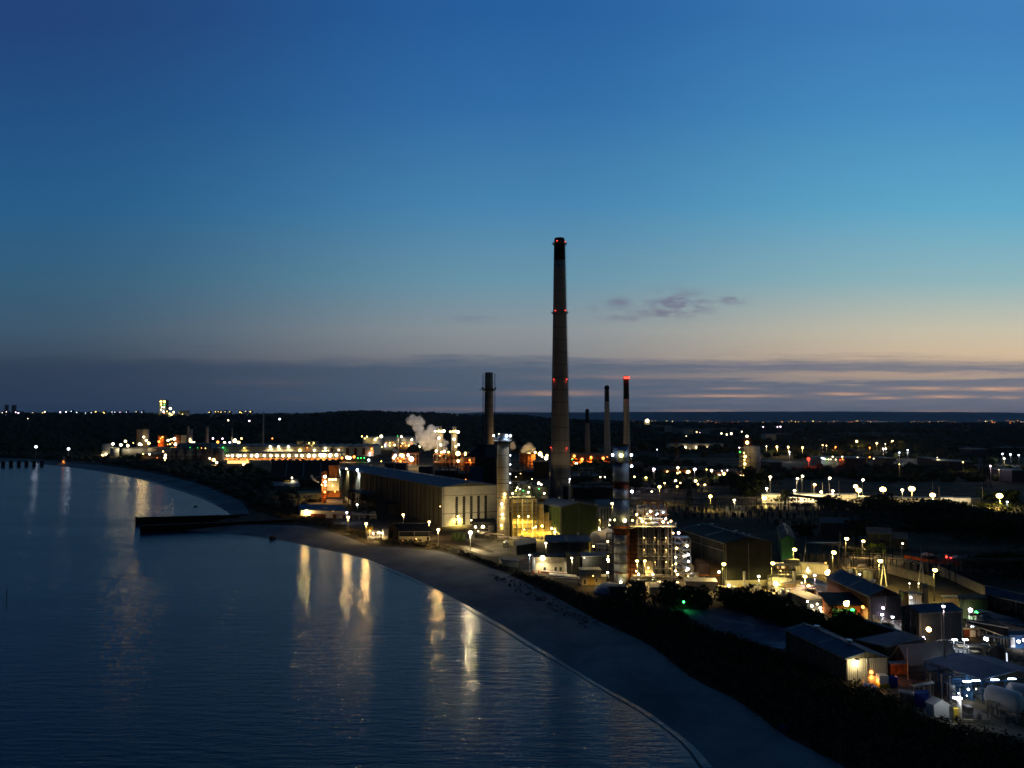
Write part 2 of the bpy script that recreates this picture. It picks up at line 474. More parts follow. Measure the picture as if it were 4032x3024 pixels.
def pipework(x0, x1, y0, y1, z0, z1, n, rnd, r=(.12, .35)):
    """a rack of pipes with bends and risers"""
    mb = MB()
    for i in range(n):
        y = rnd.uniform(y0, y1); z = rnd.uniform(z0 + .3, z1); rr = rnd.uniform(*r)
        a = rnd.uniform(x0, x0 + (x1 - x0) * .6); b = rnd.uniform(a + (x1 - x0) * .2, x1)
        mb.tube((a, y, z), (b, y, z), rr, 6); mb.tube((a, y, z), (a, y, z0), rr, 6)
        if i % 2: mb.tube((b, y, z), (b, y, z0 + (z - z0) * rnd.random()), rr, 6)
        if i % 3 == 0: mb.tube((b, y, z), (b, min(y1, y + 3), z), rr, 6)
    return mb


def tank(r, xl, xr, ytop, ybase, m, label, group=None, dome=.12, name='storage_tank', lamps=(), rail=True, far=False):
    g = G(r, (xl + xr) / 2, ybase); l, q = G(r, xl, ybase), G(r, xr, ybase)
    rad = (q - l).length / 2 / (1 + 0) ; cx, cy = g.x, g.y + rad
    rad *= (cy / g.y)
    top = P(r, (xl + xr) / 2, ytop, cy).z
    t = thing(name, label, 'storage tank', (cx, cy, 0), group)
    part(MB().cyl(cx, cy, 0, top, rad, n=32), 'shell', m, t, True)
    part(MB().lathe(cx, cy, [(rad + .15, top), (rad + .15, top + .15), (rad * .5, top + .15 + rad * dome * .8), (rad * .05, top + .15 + rad * dome)], 32), 'roof', m, t)
    if rail: part(railing(MB(), ring_pts(cx, cy, rad, 18), top, closed=True, r=.06), 'railing', 'steel_grey', t)
    for (lr, lx, ly, kd, rr, en) in lamps:
        lamp_on(t, P(lr, lx, ly, cy - rad - .5), kd, rr, en, far=far)
    return t, (cx, cy, rad, top)


def leaf_cloud(rnd, centres, leaf, n, flat=.7):
    """leaf faces scattered through ellipsoid clumps (x, y, z, radius)"""
    mb = MB()
    for (x, y, z, r) in centres:
        for k in range(n):
            d = Vector((rnd.gauss(0, 1), rnd.gauss(0, 1), rnd.gauss(0, 1))).normalized() * r * (.55 + .5 * rnd.random() ** .5)
            c = Vector((x + d.x, y + d.y, z + d.z * flat))
            u = Vector((rnd.gauss(0, 1), rnd.gauss(0, 1), rnd.gauss(0, 1))).normalized(); w = u.orthogonal().normalized(); w.rotate(Matrix.Rotation(rnd.random() * 6.28, 3, u))
            v = u.cross(w); s = leaf * rnd.uniform(.6, 1.4)
            mb.v += [c + w * s, c + v * s * .7, c - w * s, c - v * s * .7]; o = len(mb.v) - 4; mb.f.append((o, o + 1, o + 2, o + 3))
    return mb


def fast_mesh(mb, name, m, o=(0, 0, 0)):
    me = bpy.data.meshes.new(name); O = Vector(o); me.from_pydata([v - O for v in mb.v], [], mb.f); me.update(); me.materials.append(M[m]); return me


TREES = []
for q in range(4):
    rnd = random.Random(40 + q); cs = []
    for i in range(9 + q):
        a = rnd.random() * 6.28; rr = rnd.uniform(0, 2.5)
        cs.append((rr * math.cos(a), rr * math.sin(a), rnd.uniform(3.0, 7.2) - rr * .5, rnd.uniform(.9, 1.9)))
    tr = MB().lathe(0, 0, [(.35, -.2), (.22, 2), (.12, 5.5)], 7)
    for (x, y, z, r_) in cs[:7]: tr.tube((0, 0, 2 + .2 * z), (x, y, z), .12, 5, .04)
    TREES.append((fast_mesh(leaf_cloud(rnd, cs, .26, 90), 'crown', 'leaf_dark'), tr.mesh('trunk', 'bark'), fast_mesh(leaf_cloud(rnd, cs, .3, 80), 'crown', 'leaf_green')))
# low spreading bushes
for q in range(3):
    rnd = random.Random(60 + q); cs = []
    for i in range(10):
        a = rnd.random() * 6.28; rr = rnd.uniform(0, 2.8)
        cs.append((rr * math.cos(a), rr * math.sin(a), rnd.uniform(1.2, 3.6) - rr * .35, rnd.uniform(1.1, 1.8)))
    tr = MB().lathe(0, 0, [(.3, -.2), (.2, 1), (.1, 2.5)], 7)
    for (x, y, z, r_) in cs[:7]: tr.tube((0, 0, .8), (x, y, z), .1, 5, .04)
    TREES.append((fast_mesh(leaf_cloud(rnd, cs, .26, 110), 'crown', 'leaf_dark'), tr.mesh('trunk', 'bark'), None))


def tree(pos, h, w, variant, label, group=None, green=False, name='tree', rz=0.0):
    cr, tr, gr = TREES[variant]
    t = thing(name, label, 'bush' if variant > 3 else 'tree', pos, group)
    base = 8.4 if variant < 4 else 5.0
    t.scale = (w / 6.5, w / 6.5, h / base); t.rotation_euler = (0, 0, rz)
    for nm, me in (('crown', gr if green and gr else cr), ('trunk', tr)):
        o = link(bpy.data.objects.new(nm, me)); o.parent = t
    return t

# ------------------------------------------------------------------ sky
world = bpy.data.worlds.new('World'); sc.world = world; world.use_nodes = True
wt = world.node_tree; wn = wt.nodes


class E:
    """small arithmetic on shader sockets"""
    def __init__(s, k): s.k = k

    @staticmethod
    def op(o, *a, clamp=False):
        n = wn.new('ShaderNodeMath'); n.operation = o; n.use_clamp = clamp
        for i, v in enumerate(a):
            if isinstance(v, E): wt.links.new(v.k, n.inputs[i])
            else: n.inputs[i].default_value = v
        return E(n.outputs[0])
    def __add__(s, o): return E.op('ADD', s, o)
    def __radd__(s, o): return E.op('ADD', o, s)
    def __sub__(s, o): return E.op('SUBTRACT', s, o)
    def __rsub__(s, o): return E.op('SUBTRACT', o, s)
    def __mul__(s, o): return E.op('MULTIPLY', s, o)
    def __rmul__(s, o): return E.op('MULTIPLY', o, s)
    def __truediv__(s, o): return E.op('DIVIDE', s, o)


def sstep(x, a, b):
    n = wn.new('ShaderNodeMapRange'); n.interpolation_type = 'SMOOTHSTEP'; wt.links.new(x.k, n.inputs[0])
    if a < b: n.inputs[1].default_value = a; n.inputs[2].default_value = b
    else: n.inputs[1].default_value = b; n.inputs[2].default_value = a; n.inputs[3].default_value = 1; n.inputs[4].default_value = 0
    return E(n.outputs[0])


def mixc(f, a, b):
    n = wn.new('ShaderNodeMix'); n.data_type = 'RGBA'
    wt.links.new(f.k, n.inputs[0])
    for i, v in ((6, a), (7, b)):
        if isinstance(v, tuple): n.inputs[i].default_value = (*v, 1)
        else: wt.links.new(v.k, n.inputs[i])
    return E(n.outputs[2])


def ramp(x, stops):
    n = wn.new('ShaderNodeValToRGB'); wt.links.new(x.k, n.inputs[0]); cr = n.color_ramp
    while len(cr.elements) < len(stops): cr.elements.new(.5)
    for e, (p, c) in zip(cr.elements, sorted(stops)): e.position = p; e.color = (*srgb(c), 1)
    return E(n.outputs[0])


tc = wn.new('ShaderNodeTexCoord'); sx = wn.new('ShaderNodeSeparateXYZ'); wt.links.new(tc.outputs['Generated'], sx.inputs[0])
dx, dy, dz = E(sx.outputs[0]), E(sx.outputs[1]), E(sx.outputs[2])
az = E.op('ARCTAN2', dx, dy) * (180 / math.pi)           # degrees clockwise from north
el0 = E.op('ARCSINE', dz) * (180 / math.pi)
el = el0 / E.op('MAXIMUM', E.op('COSINE', az * (math.pi / 180)), .6)      # cloud bands run straight across the view of the bay
def rowel(py): return math.degrees(math.atan((1650 - py) / FOC))
def stops(cols, rows=(0, 400, 800, 1100, 1300, 1420, 1640)):
    return [(max(0, min(1, rowel(r) / 40)), c) for r, c in zip(rows, cols)]
elN = el * (1 / 40)
left = ramp(elN, stops([(34, 68, 120), (34, 80, 131), (40, 93, 136), (54, 94, 122), (62, 87, 108), (57, 73, 92), (42, 56, 78)]))
mid = ramp(elN, stops([(38, 95, 157), (50, 109, 166), (72, 133, 176), (106, 149, 170), (140, 149, 154), (132, 133, 138), (88, 95, 114)]))
right = ramp(elN, stops([(64, 127, 186), (74, 145, 195), (98, 170, 202), (146, 184, 190), (206, 197, 173), (220, 190, 156), (168, 144, 132)]))
sky = mixc(sstep(az, -37, 2), left, mid)
sky = mixc(sstep(az, 0, 40), sky, right)
# cloud texture in directions, stretched along the horizon
def noise(sx_, sz_, det, off=0.0, rough=.6):
    cb = wn.new('ShaderNodeCombineXYZ'); wt.links.new((az * sx_).k, cb.inputs[0]); wt.links.new((el * sz_).k, cb.inputs[1]); cb.inputs[2].default_value = off
    n = wn.new('ShaderNodeTexNoise'); n.inputs['Scale'].default_value = 1; n.inputs['Detail'].default_value = det; n.inputs['Roughness'].default_value = rough
    wt.links.new(cb.outputs[0], n.inputs['Vector']); return E(n.outputs[0])
n1 = noise(.06, 1.1, 6); n2 = noise(.25, 3.2, 5, 4.0); n3 = noise(.5, 1.6, 7, 9.0, .7); n4 = noise(.55, 7.5, 6, 2.0, .65)
bank = mixc(sstep(az, -37, 0), srgb((42, 60, 84)), srgb((76, 95, 117)))
bank = mixc(sstep(az, 0, 40), bank, srgb((104, 114, 132)))
bank = mixc(sstep(n2, .35, .7) * .35, bank, mixc(sstep(az, -30, 38), srgb((60, 68, 88)), srgb((142, 134, 140))))
edge = el + (n1 - .5) * 2.2 + (n2 - .5) * .9
lay = sstep(edge + (n4 - .5) * .5, 5.6, 4.1)
# a clear slot between the upper and lower bank, wider towards the sunrise
slot = sstep(edge, 3.1, 3.5) * sstep(edge, 4.35, 3.8) * sstep(az, -6, 26) * .6
sky = mixc(lay * (1 - slot) * (sstep(az, -38, -8) * .2 + .73), sky, bank)
# thin sunlit streaks: (pixel column, pixel row, half width px, half height px, strength)
def gaus(c, r, w, h, tilt=0.0):
    a0 = math.degrees(math.atan((c - 2016) / FOC)); e0 = rowel(r)
    wa = math.degrees(w / FOC) * math.cos(math.radians(a0)) ** 2; he = math.degrees(h / FOC)
    u = (az - a0) / wa; v = (el - e0 + (az - a0) * tilt + (n2 - .5) * .16 + (n4 - .5) * .30) / he
    return E.op('POWER', 2.718, (u * u + v * v) * -1)
st = None
for (c, r, w, h, k) in [(2180, 1548, 190, 10, .8), (1650, 1535, 110, 6, .25), (2860, 1559, 220, 6, .85), (2890, 1530, 90, 5, .5), (3320, 1551, 100, 6, .85), (3480, 1567, 70, 5, .7),
                     (3930, 1531, 150, 7, .9), (3650, 1529, 150, 6, .7), (3720, 1562, 110, 6, .8), (3960, 1566, 60, 6, .6), (1800, 1612, 300, 9, .5), (2750, 1620, 160, 7, .6), (1020, 1505, 210, 12, .28),
                     (1150, 1571, 80, 6, .2), (2500, 1484, 300, 7, .3), (3500, 1474, 420, 8, .25), (3700, 1622, 160, 6, .4)]:
    g = gaus(c, r, w, h) * k; st = g if st is None else E.op('MAXIMUM', st, g)
glow = mixc(sstep(az, -30, 38), srgb((88, 86, 102)), srgb((226, 176, 142)))
sky = mixc(E.op('MULTIPLY', st, sstep(n4, .32, .58) * .55 + .45, clamp=True), sky, glow)
# small ragged clouds higher up
wi = None
for (c, r, w, h, k) in [(2680, 1195, 110, 45, 1.0), (2600, 1230, 120, 18, .8), (2890, 1175, 50, 18, .8), (2440, 1190, 55, 22, .6), (2460, 1250, 90, 12, .6), (1860, 1255, 90, 14, .22), (1800, 1400, 110, 5, .6), (2340, 1215, 25, 30, .2),
                     (3000, 1440, 330, 14, .45), (2500, 1420, 260, 8, .5), (800, 1362, 90, 6, .25), (3900, 1470, 200, 12, .4), (3490, 1415, 50, 14, .2)]:
    g = gaus(c, r, w, h) * k; wi = g if wi is None else E.op('MAXIMUM', wi, g)
sky = mixc(E.op('MULTIPLY', wi * 1.5, sstep(n3, .36, .62), clamp=True) * .8, sky, mixc(sstep(az, -20, 20), srgb((72, 84, 106)), srgb((116, 114, 138))))
# away from the sunrise and overhead the sky is still night
frontal = sstep(az, -100, -38) * sstep(az, 115, 50)
high = sstep(el0, 56, 34)
night = (frontal * high) * .85 + .15
# the sky model itself, sun still below the horizon, added very faintly
ns = wn.new('ShaderNodeTexSky'); ns.sky_type = 'NISHITA'; ns.sun_disc = False; ns.sun_elevation = math.radians(-3); ns.sun_rotation = math.radians(55)
bgA = wn.new('ShaderNodeBackground'); bgB = wn.new('ShaderNodeBackground'); ad = wn.new('ShaderNodeAddShader')
wt.links.new(sky.k, bgA.inputs[0]); wt.links.new(night.k, bgA.inputs[1])
wt.links.new(ns.outputs[0], bgB.inputs[0]); bgB.inputs[1].default_value = .01
wt.links.new(bgA.outputs[0], ad.inputs[0]); wt.links.new(bgB.outputs[0], ad.inputs[1])
wt.links.new(ad.outputs[0], wn['World Output'].inputs[0])
world.cycles.sampling_method = 'AUTOMATIC'
# glow of the coming sun, low in the north-east
sd = bpy.data.lights.new('sun', 'SUN'); sd.energy = .012; sd.angle = math.radians(20); sd.color = (1, .8, .65)
so = link(bpy.data.objects.new('sun', sd)); so.rotation_euler = Vector((-math.sin(math.radians(55)), -math.cos(math.radians(55)), -.08)).to_track_quat('-Z', 'Y').to_euler()

# ------------------------------------------------------------------ water, beach, land
def ground_mat(name, c1, c2, scale, rough=.9, c3=None, spec=.02, bump=.3):
    m = bpy.data.materials.new(name); m.use_nodes = True; nt = m.node_tree; nd = nt.nodes; lk = nt.links; bs = nd['Principled BSDF']
    bs.inputs['Roughness'].default_value = rough; bs.inputs['Specular IOR Level'].default_value = spec
    t = nd.new('ShaderNodeTexCoord'); n = nd.new('ShaderNodeTexNoise'); n.inputs['Scale'].default_value = scale; n.inputs['Detail'].default_value = 9; n.inputs['Roughness'].default_value = .68
    lk.new(t.outputs['Object'], n.inputs['Vector']); r = nd.new('ShaderNodeValToRGB'); lk.new(n.outputs[0], r.inputs[0])
    r.color_ramp.elements[0].position = .36; r.color_ramp.elements[0].color = (*c1, 1); r.color_ramp.elements[1].position = .62; r.color_ramp.elements[1].color = (*c2, 1)
    if c3:
        e = r.color_ramp.elements.new(.5); e.color = (*c3, 1)
    lk.new(r.outputs[0], bs.inputs['Base Color'])
    n2_ = nd.new('ShaderNodeTexNoise'); n2_.inputs['Scale'].default_value = 1.6; n2_.inputs['Detail'].default_value = 4; lk.new(t.outputs['Object'], n2_.inputs['Vector'])
    b = nd.new('ShaderNodeBump'); b.inputs['Strength'].default_value = bump; b.inputs['Distance'].default_value = .3; lk.new(n2_.outputs[0], b.inputs['Height']); lk.new(b.outputs[0], bs.inputs['Normal'])
    M[name] = m


ground_mat('ground', (.028, .025, .018), (.09, .075, .052), .035, c3=(.048, .041, .03))
ground_mat('sand', (.10, .107, .115), (.18, .19, .198), .05)
ground_mat('wet_sand', (.05, .058, .07), (.085, .095, .11), .1, rough=.45, spec=.5)
ground_mat('asphalt', (.035, .035, .037), (.065, .062, .06), .12)
ground_mat('yard_blue', (.035, .055, .085), (.20, .26, .34), .03, rough=.6, c3=(.05, .07, .105))
ground_mat('apron', (.09, .08, .062), (.19, .172, .14), .15)
ground_mat('far_land', (.006, .008, .006), (.018, .02, .015), .006, c3=(.010, .012, .009))
ground_mat('scarp', (.03, .035, .03), (.06, .065, .055), .0012)

wm = bpy.data.materials.new('sea_water'); wm.use_nodes = True; nt = wm.node_tree; nd = nt.nodes; lk = nt.links; bs = nd['Principled BSDF']
bs.inputs['Base Color'].default_value = (.0014, .016, .042, 1); bs.inputs['Roughness'].default_value = .27; bs.inputs['IOR'].default_value = 1.33; bs.inputs['Specular IOR Level'].default_value = .42
t = nd.new('ShaderNodeTexCoord')
def wnoise(sxx, syy, det, rot=0.0):
    mp = nd.new('ShaderNodeMapping'); mp.inputs['Scale'].default_value = (sxx, syy, 1); mp.inputs['Rotation'].default_value = (0, 0, rot); lk.new(t.outputs['Object'], mp.inputs[0])
    n = nd.new('ShaderNodeTexNoise'); n.inputs['Scale'].default_value = 1; n.inputs['Detail'].default_value = det; n.inputs['Roughness'].default_value = .6; lk.new(mp.outputs[0], n.inputs['Vector']); return n.outputs[0]
w1 = wnoise(.11, .55, 4, .12); w2 = wnoise(.6, 2.8, 3, -.1); w3 = wnoise(.004, .018, 3, .1)
# calm and ruffled patches
mr = nd.new('ShaderNodeMapRange'); mr.inputs[1].default_value = .38; mr.inputs[2].default_value = .62; mr.inputs[3].default_value = .12; mr.inputs[4].default_value = .21; lk.new(w3, mr.inputs[0]); lk.new(mr.outputs[0], bs.inputs['Roughness'])
a = nd.new('ShaderNodeMath'); a.operation = 'MULTIPLY_ADD'; a.inputs[1].default_value = .25; lk.new(w2, a.inputs[0]); lk.new(w1, a.inputs[2])
b = nd.new('ShaderNodeBump'); b.inputs['Strength'].default_value = .7; b.inputs['Distance'].default_value = .31; lk.new(a.outputs[0], b.inputs['Height']); lk.new(b.outputs[0], bs.inputs['Normal'])
M['sea_water'] = wm
SEA = -2.0
setting(MB().add([(-40000, -20000, SEA), (30000, -20000, SEA), (30000, 40000, SEA), (-40000, 40000, SEA)], [(0, 1, 2, 3)]), 'sea_water', 'sea_water')


def line(pts, r='o', z=0.0): return [G(r, x, y, z) for x, y in pts]


def resample(p, n, smooth=True):
    L = [0]
    for a_, b_ in zip(p, p[1:]): L.append(L[-1] + (b_ - a_).length)
    out = []
    for k in range(n):
        s = L[-1] * k / (n - 1); i = max(j for j in range(len(L)) if L[j] <= s + 1e-6); i = min(i, len(p) - 2)
        f = (s - L[i]) / max(1e-6, L[i + 1] - L[i])
        if smooth:
            P0, P1, P2, P3 = p[max(0, i - 1)], p[i], p[i + 1], p[min(len(p) - 1, i + 2)]
            out.append(.5 * ((2 * P1) + (-P0 + P2) * f + (2 * P0 - 5 * P1 + 4 * P2 - P3) * f * f + (-P0 + 3 * P1 - 3 * P2 + P3) * f ** 3))
        else: out.append(p[i].lerp(p[i + 1], f))
    return out


S_NEAR = [(380, 1146), (430, 1147), (500, 1153), (600, 1165), (700, 1185), (780, 1203), (840, 1225), (900, 1250), (1000, 1300), (1100, 1355), (1165, 1395), (1200, 1415), (1300, 1475), (1400, 1530), (1500, 1600), (1555, 1659), (1640, 1760), (1850, 2010)]
V_NEAR = [(470, 1134), (520, 1134), (640, 1135), (700, 1145), (750, 1160), (800, 1178), (870, 1183), (950, 1191), (1000, 1207), (1100, 1242), (1200, 1290), (1300, 1345), (1400, 1392), (1500, 1467), (1600, 1517), (1700, 1592), (1830, 1659), (1960, 1760), (2200, 1960)]
S_FAR = [(-500, 990), (-300, 992), (0, 996), (100, 1004), (200, 1016), (280, 1030), (340, 1045), (400, 1063), (450, 1083), (480, 1098), (499, 1111)]
V_FAR = [(-500, 984), (-300, 986), (0, 990), (100, 995), (150, 999), (250, 1009), (350, 1026), (430, 1046), (480, 1066), (520, 1083), (540, 1111)]


def strip(name, m, S, V, n, z0, z1, rows=4, wob=0.0, seed=1, k=1.0, sink=-.15):
    rnd = random.Random(seed)
    a_ = resample(S, n); b_ = resample(V, n); mb = MB()
    for i in range(n):
        q = a_[i]; d = b_[i]
        jit = rnd.uniform(-wob, wob)
        for j in range(rows + 1):
            f = j / rows * k; c = q.lerp(d, f)
            if j == 0: c = q - (d - q).normalized() * 2.5
            zz = z0 + (z1 - z0) * (f ** .8); mb.v.append(Vector((c.x + jit, c.y, zz + (sink if j == 0 else 0))))
    for i in range(n - 1):
        for j in range(rows):
            o = i * (rows + 1) + j; mb.f.append((o, o + 1, o + rows + 2, o + rows + 1))
    return setting(mb, name, m, smooth=True)


sn, vn = line(S_NEAR, z=SEA), line(V_NEAR); sf, vf = line(S_FAR, z=SEA), line(V_FAR)
strip('beach', 'sand', sn, vn, 90, SEA, 0.0)
strip('beach', 'sand', sf, vf, 60, SEA, 0.0)
# the washed margin: darker wet sand and a thin line of foam, 4 mm apart
def margin(name, m, S, V, n, w0, w1, dz, wob, seed):
    rnd = random.Random(seed); a_ = resample(S, n); b_ = resample(V, n); mb = MB(); ph = rnd.random() * 9
    for i in range(n):
        d = (b_[i] - a_[i]); d.z = 0; L = d.length; d.normalize(); wv = wob * (math.sin(i * .09 + ph) + .5 * math.sin(i * .23 + ph * 2) + rnd.uniform(-.25, .25))
        for w in (w0 + wv, w1 + wv * .6):
            c = a_[i] + d * w; f = max(0, w / L); mb.v.append(Vector((c.x, c.y, SEA + 2.0 * f ** .8 + dz if w > 0 else SEA + .02 + dz)))
    for i in range(n - 1): mb.f.append((2 * i, 2 * i + 1, 2 * i + 3, 2 * i + 2))
    return setting(mb, name, m, smooth=True)


mat('foam', (.04, .05, .062), .5, nscale=1.5, namt=.7)
margin('water_foam', 'foam', sn, vn, 300, -3.0, -2.6, .03, .34, 5)
margin('water_foam', 'foam', sf, vf, 160, -1.4, -.8, .03, .4, 8)
margin('beach_wet_sand', 'wet_sand', sf, vf, 160, -.4, 2.5, .02, .4, 9)

# land: one sheet out to 1 km, then rising terrain
outline = [Vector((-1700, vf[0].y + 20, 0))] + resample(vf, 50) + [G('a', 1985, 1196), G('a', 1905, 1215), G('a', 1890, 1240)] + resample(vn, 80)
outline += [Vector((outline[-1].x + 60, 40, 0)), Vector((1700, 40, 0)), Vector((1700, 1060, 0)), Vector((-1700, 1060, 0))]
mb = MB(); mb.v = [Vector((p.x, p.y, 0)) for p in outline]; mb.f = [tuple(range(len(outline)))]
me = bpy.data.meshes.new('ground'); me.from_pydata(mb.v, [], mb.f); bm = bmesh.new(); bm.from_mesh(me)
bmesh.ops.triangulate(bm, faces=bm.faces, ngon_method='EAR_CLIP'); bmesh.ops.recalc_face_normals(bm, faces=bm.faces)
if bm.faces and sum(f.normal.z for f in bm.faces) < 0: bmesh.ops.reverse_faces(bm, faces=bm.faces)
bm.to_mesh(me); bm.free(); me.materials.append(M['ground'])
gr = link(bpy.data.objects.new('ground', me)); gr['kind'] = 'structure'
mb = MB(); mb.v = []
c_ = [p for p in outline[:-4]]
for p in c_: mb.v += [Vector((p.x, p.y, 0)), Vector((p.x, p.y, -2.6))]
mb.f = [(2 * i, 2 * i + 2, 2 * i + 3, 2 * i + 1) for i in range(len(c_) - 1)]
setting(mb, 'ground_edge', 'ground')

hn = lambda x, y, s: 0.5 * (math.sin(x * s * 1.7 + 1.3) * math.cos(y * s * 1.1 + .4) + math.sin((x + y) * s * .7 + 2.1))
from mathutils import noise as mn
RIDGE = [(-400, 1628), (0, 1628), (300, 1627), (640, 1630), (900, 1632), (1250, 1630), (1390, 1622), (1500, 1622), (1700, 1627), (1850, 1638), (2030, 1637), (2180, 1651), (2350, 1658), (2520, 1662), (2800, 1668), (4500, 1668)]


def interp(t_, x):
    for (a0, b0), (a1, b1) in zip(t_, t_[1:]):
        if x <= a1: return b0 + (b1 - b0) * max(0, (x - a0)) / (a1 - a0)
    return t_[-1][1]


RD = 3600.0


def terrain_h(x, y):
    az_px = 2016 + FOC * x / max(y, 1)
    top = CAMZ - (interp(RIDGE, az_px) - 1650) / FOC * RD - 9 if y > 0 else 0
    top = max(0, top)
    f = max(0, min(1, (y - 1150) / (RD - 1150))); f = f * f * (3 - 2 * f)
    g = max(0, min(1, (y - RD) / 9000)); back = max(0, top * (1 - g))
    h = (top * f if y < RD else back)
    h += 5 * mn.fractal(Vector((x * .0016, y * .0016, 0)), .8, 2, 4) * max(0, min(1, (y - 1060) / 600))
    return h - .8 * (y < 1100)


ys = [1020 + 40 * i for i in range(40)] + [2620 + 90 * i for i in range(30)] + [5400 + 600 * i for i in range(12)] + [13000 + 2500 * i for i in range(9)]
mb = MB(); nx = 120
for y in ys:
    hw = 1650 + (y - 1000) * 1.15
    for i in range(nx + 1):
        x = -hw + 2 * hw * i / nx; mb.v.append(Vector((x, y, terrain_h(x, y) if y > 1025 else -.8)))
for j in range(len(ys) - 1):
    for i in range(nx): o = j * (nx + 1) + i; mb.f.append((o, o + 1, o + nx + 2, o + nx + 1))
setting(mb, 'terrain', 'far_land', smooth=True)
# the long scarp on the horizon
mb = MB(); prof = [(1500, 1643), (1900, 1623), (2300, 1624), (2450, 1622), (2800, 1621), (3300, 1620), (3420, 1621), (3900, 1623), (4100, 1627), (4700, 1625)]
n = 220
for i in range(n + 1):
    c = 1500 + 3300 * i / n; D_ = 24000; x = (c - 2016) / FOC * D_; r_ = interp(prof, c)
    z = CAMZ + (1650 - r_) / FOC * D_ + 8 * mn.fractal(Vector((c * .01, 3, 0)), .9, 2, 3)
    for (yy, zz) in ((D_ - 1500, -20), (D_ - 900, z * .55 + 10 * mn.noise(Vector((c * .03, 0, 0)))), (D_, z), (D_ + 3000, z * .9), (D_ + 6000, -20)):
        mb.v.append(Vector((x * (yy / D_), yy, max(zz, -20))))
for i in range(n):
    for j in range(4): o = i * 5 + j; mb.f.append((o, o + 5, o + 6, o + 1))
setting(mb, 'hills', 'scarp', smooth=True)


# woodland as far-off masses of crowns (uncountable)
def woods(name, n, region, seed, size=(4, 9), m='leaf_dark'):
    """low ragged crowns: each a squashed, jittered dome"""
    rnd = random.Random(seed); mb = MB()
    while n > 0:
        q = region(rnd)
        if q is None: continue
        x, y, z = q; n -= 1; r_ = rnd.uniform(*size); h = r_ * rnd.uniform(.9, 1.6)
        o = len(mb.v); K = 6
        for (rr, zz) in ((.75, .0), (1.0, .35), (.7, .75)):
            for k in range(K):
                a_ = 6.283 * k / K + rnd.random() * .5; s = r_ * rr * rnd.uniform(.75, 1.25); mb.v.append(Vector((x + s * math.cos(a_), y + s * math.sin(a_), z + h * (zz + rnd.uniform(-.1, .12)))))
        mb.v.append(Vector((x, y, z + h * rnd.uniform(.9, 1.1))))
        for j in range(2):
            for k in range(K): k2 = (k + 1) % K; mb.f.append((o + j * K + k, o + j * K + k2, o + (j + 1) * K + k2, o + (j + 1) * K + k))
        for k in range(K): mb.f.append((o + 2 * K + k, o + 2 * K + (k + 1) % K, o + 3 * K))
    ob = link(bpy.data.objects.new(name, fast_mesh(mb, name, m))); ob['kind'] = 'stuff'; return ob


def reg_far(rnd):
    y = 1180 * (7.0 ** (rnd.random() ** 1.1)); hw = y * .80
    x = rnd.uniform(-hw, hw)
    # keep the works, the town and the open ground clear
    c = 2016 + FOC * x / y
    if y < 1500 and 380 < c < 3300 and rnd.random() < .92: return None
    if c > 2500 and mn.noise(Vector((x * .004, y * .0025, 5))) > .12: return None
    return x, y, terrain_h(x, y) - 1.5


woods('forest', 15000, reg_far, 11, (6, 13))


def reg_ridge(rnd):
    c = rnd.uniform(-250, 2700); y = rnd.uniform(RD - 260, RD + 120); x = (c - 2016) / FOC * y
    return x, y, terrain_h(x, y) - 2


woods('forest', 3000, reg_ridge, 12, (8, 13))


def in_poly(poly):
    P_ = [(p.x, p.y) for p in poly]
    x0, x1 = min(p[0] for p in P_), max(p[0] for p in P_); y0, y1 = min(p[1] for p in P_), max(p[1] for p in P_)

    def f(rnd):
        x, y = rnd.uniform(x0, x1), rnd.uniform(y0, y1); ins = False; j = len(P_) - 1
        for i in range(len(P_)):
            if (P_[i][1] > y) != (P_[j][1] > y) and x < (P_[j][0] - P_[i][0]) * (y - P_[i][1]) / (P_[j][1] - P_[i][1]) + P_[i][0]: ins = not ins
            j = i
        return (x, y, 0.0) if ins else None
    return f


# dark scrub on the far point, above the far beach
far_scrub = in_poly(line([(0, 986), (150, 993), (250, 1003), (350, 1020), (430, 1040), (480, 1060), (520, 1078), (560, 1105), (640, 1100), (690, 1085), (610, 1050), (540, 1030), (430, 1010), (330, 1003), (250, 990), (180, 978), (0, 970), (-300, 970), (-300, 984)]))
woods('undergrowth', 2300, far_scrub, 13, (2.2, 5.5), 'leaf_scrub')


def scrub(name, poly, n, seed, leaf, rr, m='leaf_scrub', k=26):
    rnd = random.Random(seed); f = in_poly(poly); cs = []
    while len(cs) < n:
        q = f(rnd)
        if q:
            r_ = rnd.uniform(*rr) * (1 + .5 * mn.noise(Vector((q[0] * .05, q[1] * .05, 0)))); cs.append((q[0], q[1], r_ * .35, r_))
    ob = link(bpy.data.objects.new(name, fast_mesh(leaf_cloud(rnd, cs, leaf, k, .75), name, m))); ob['kind'] = 'stuff'; return ob


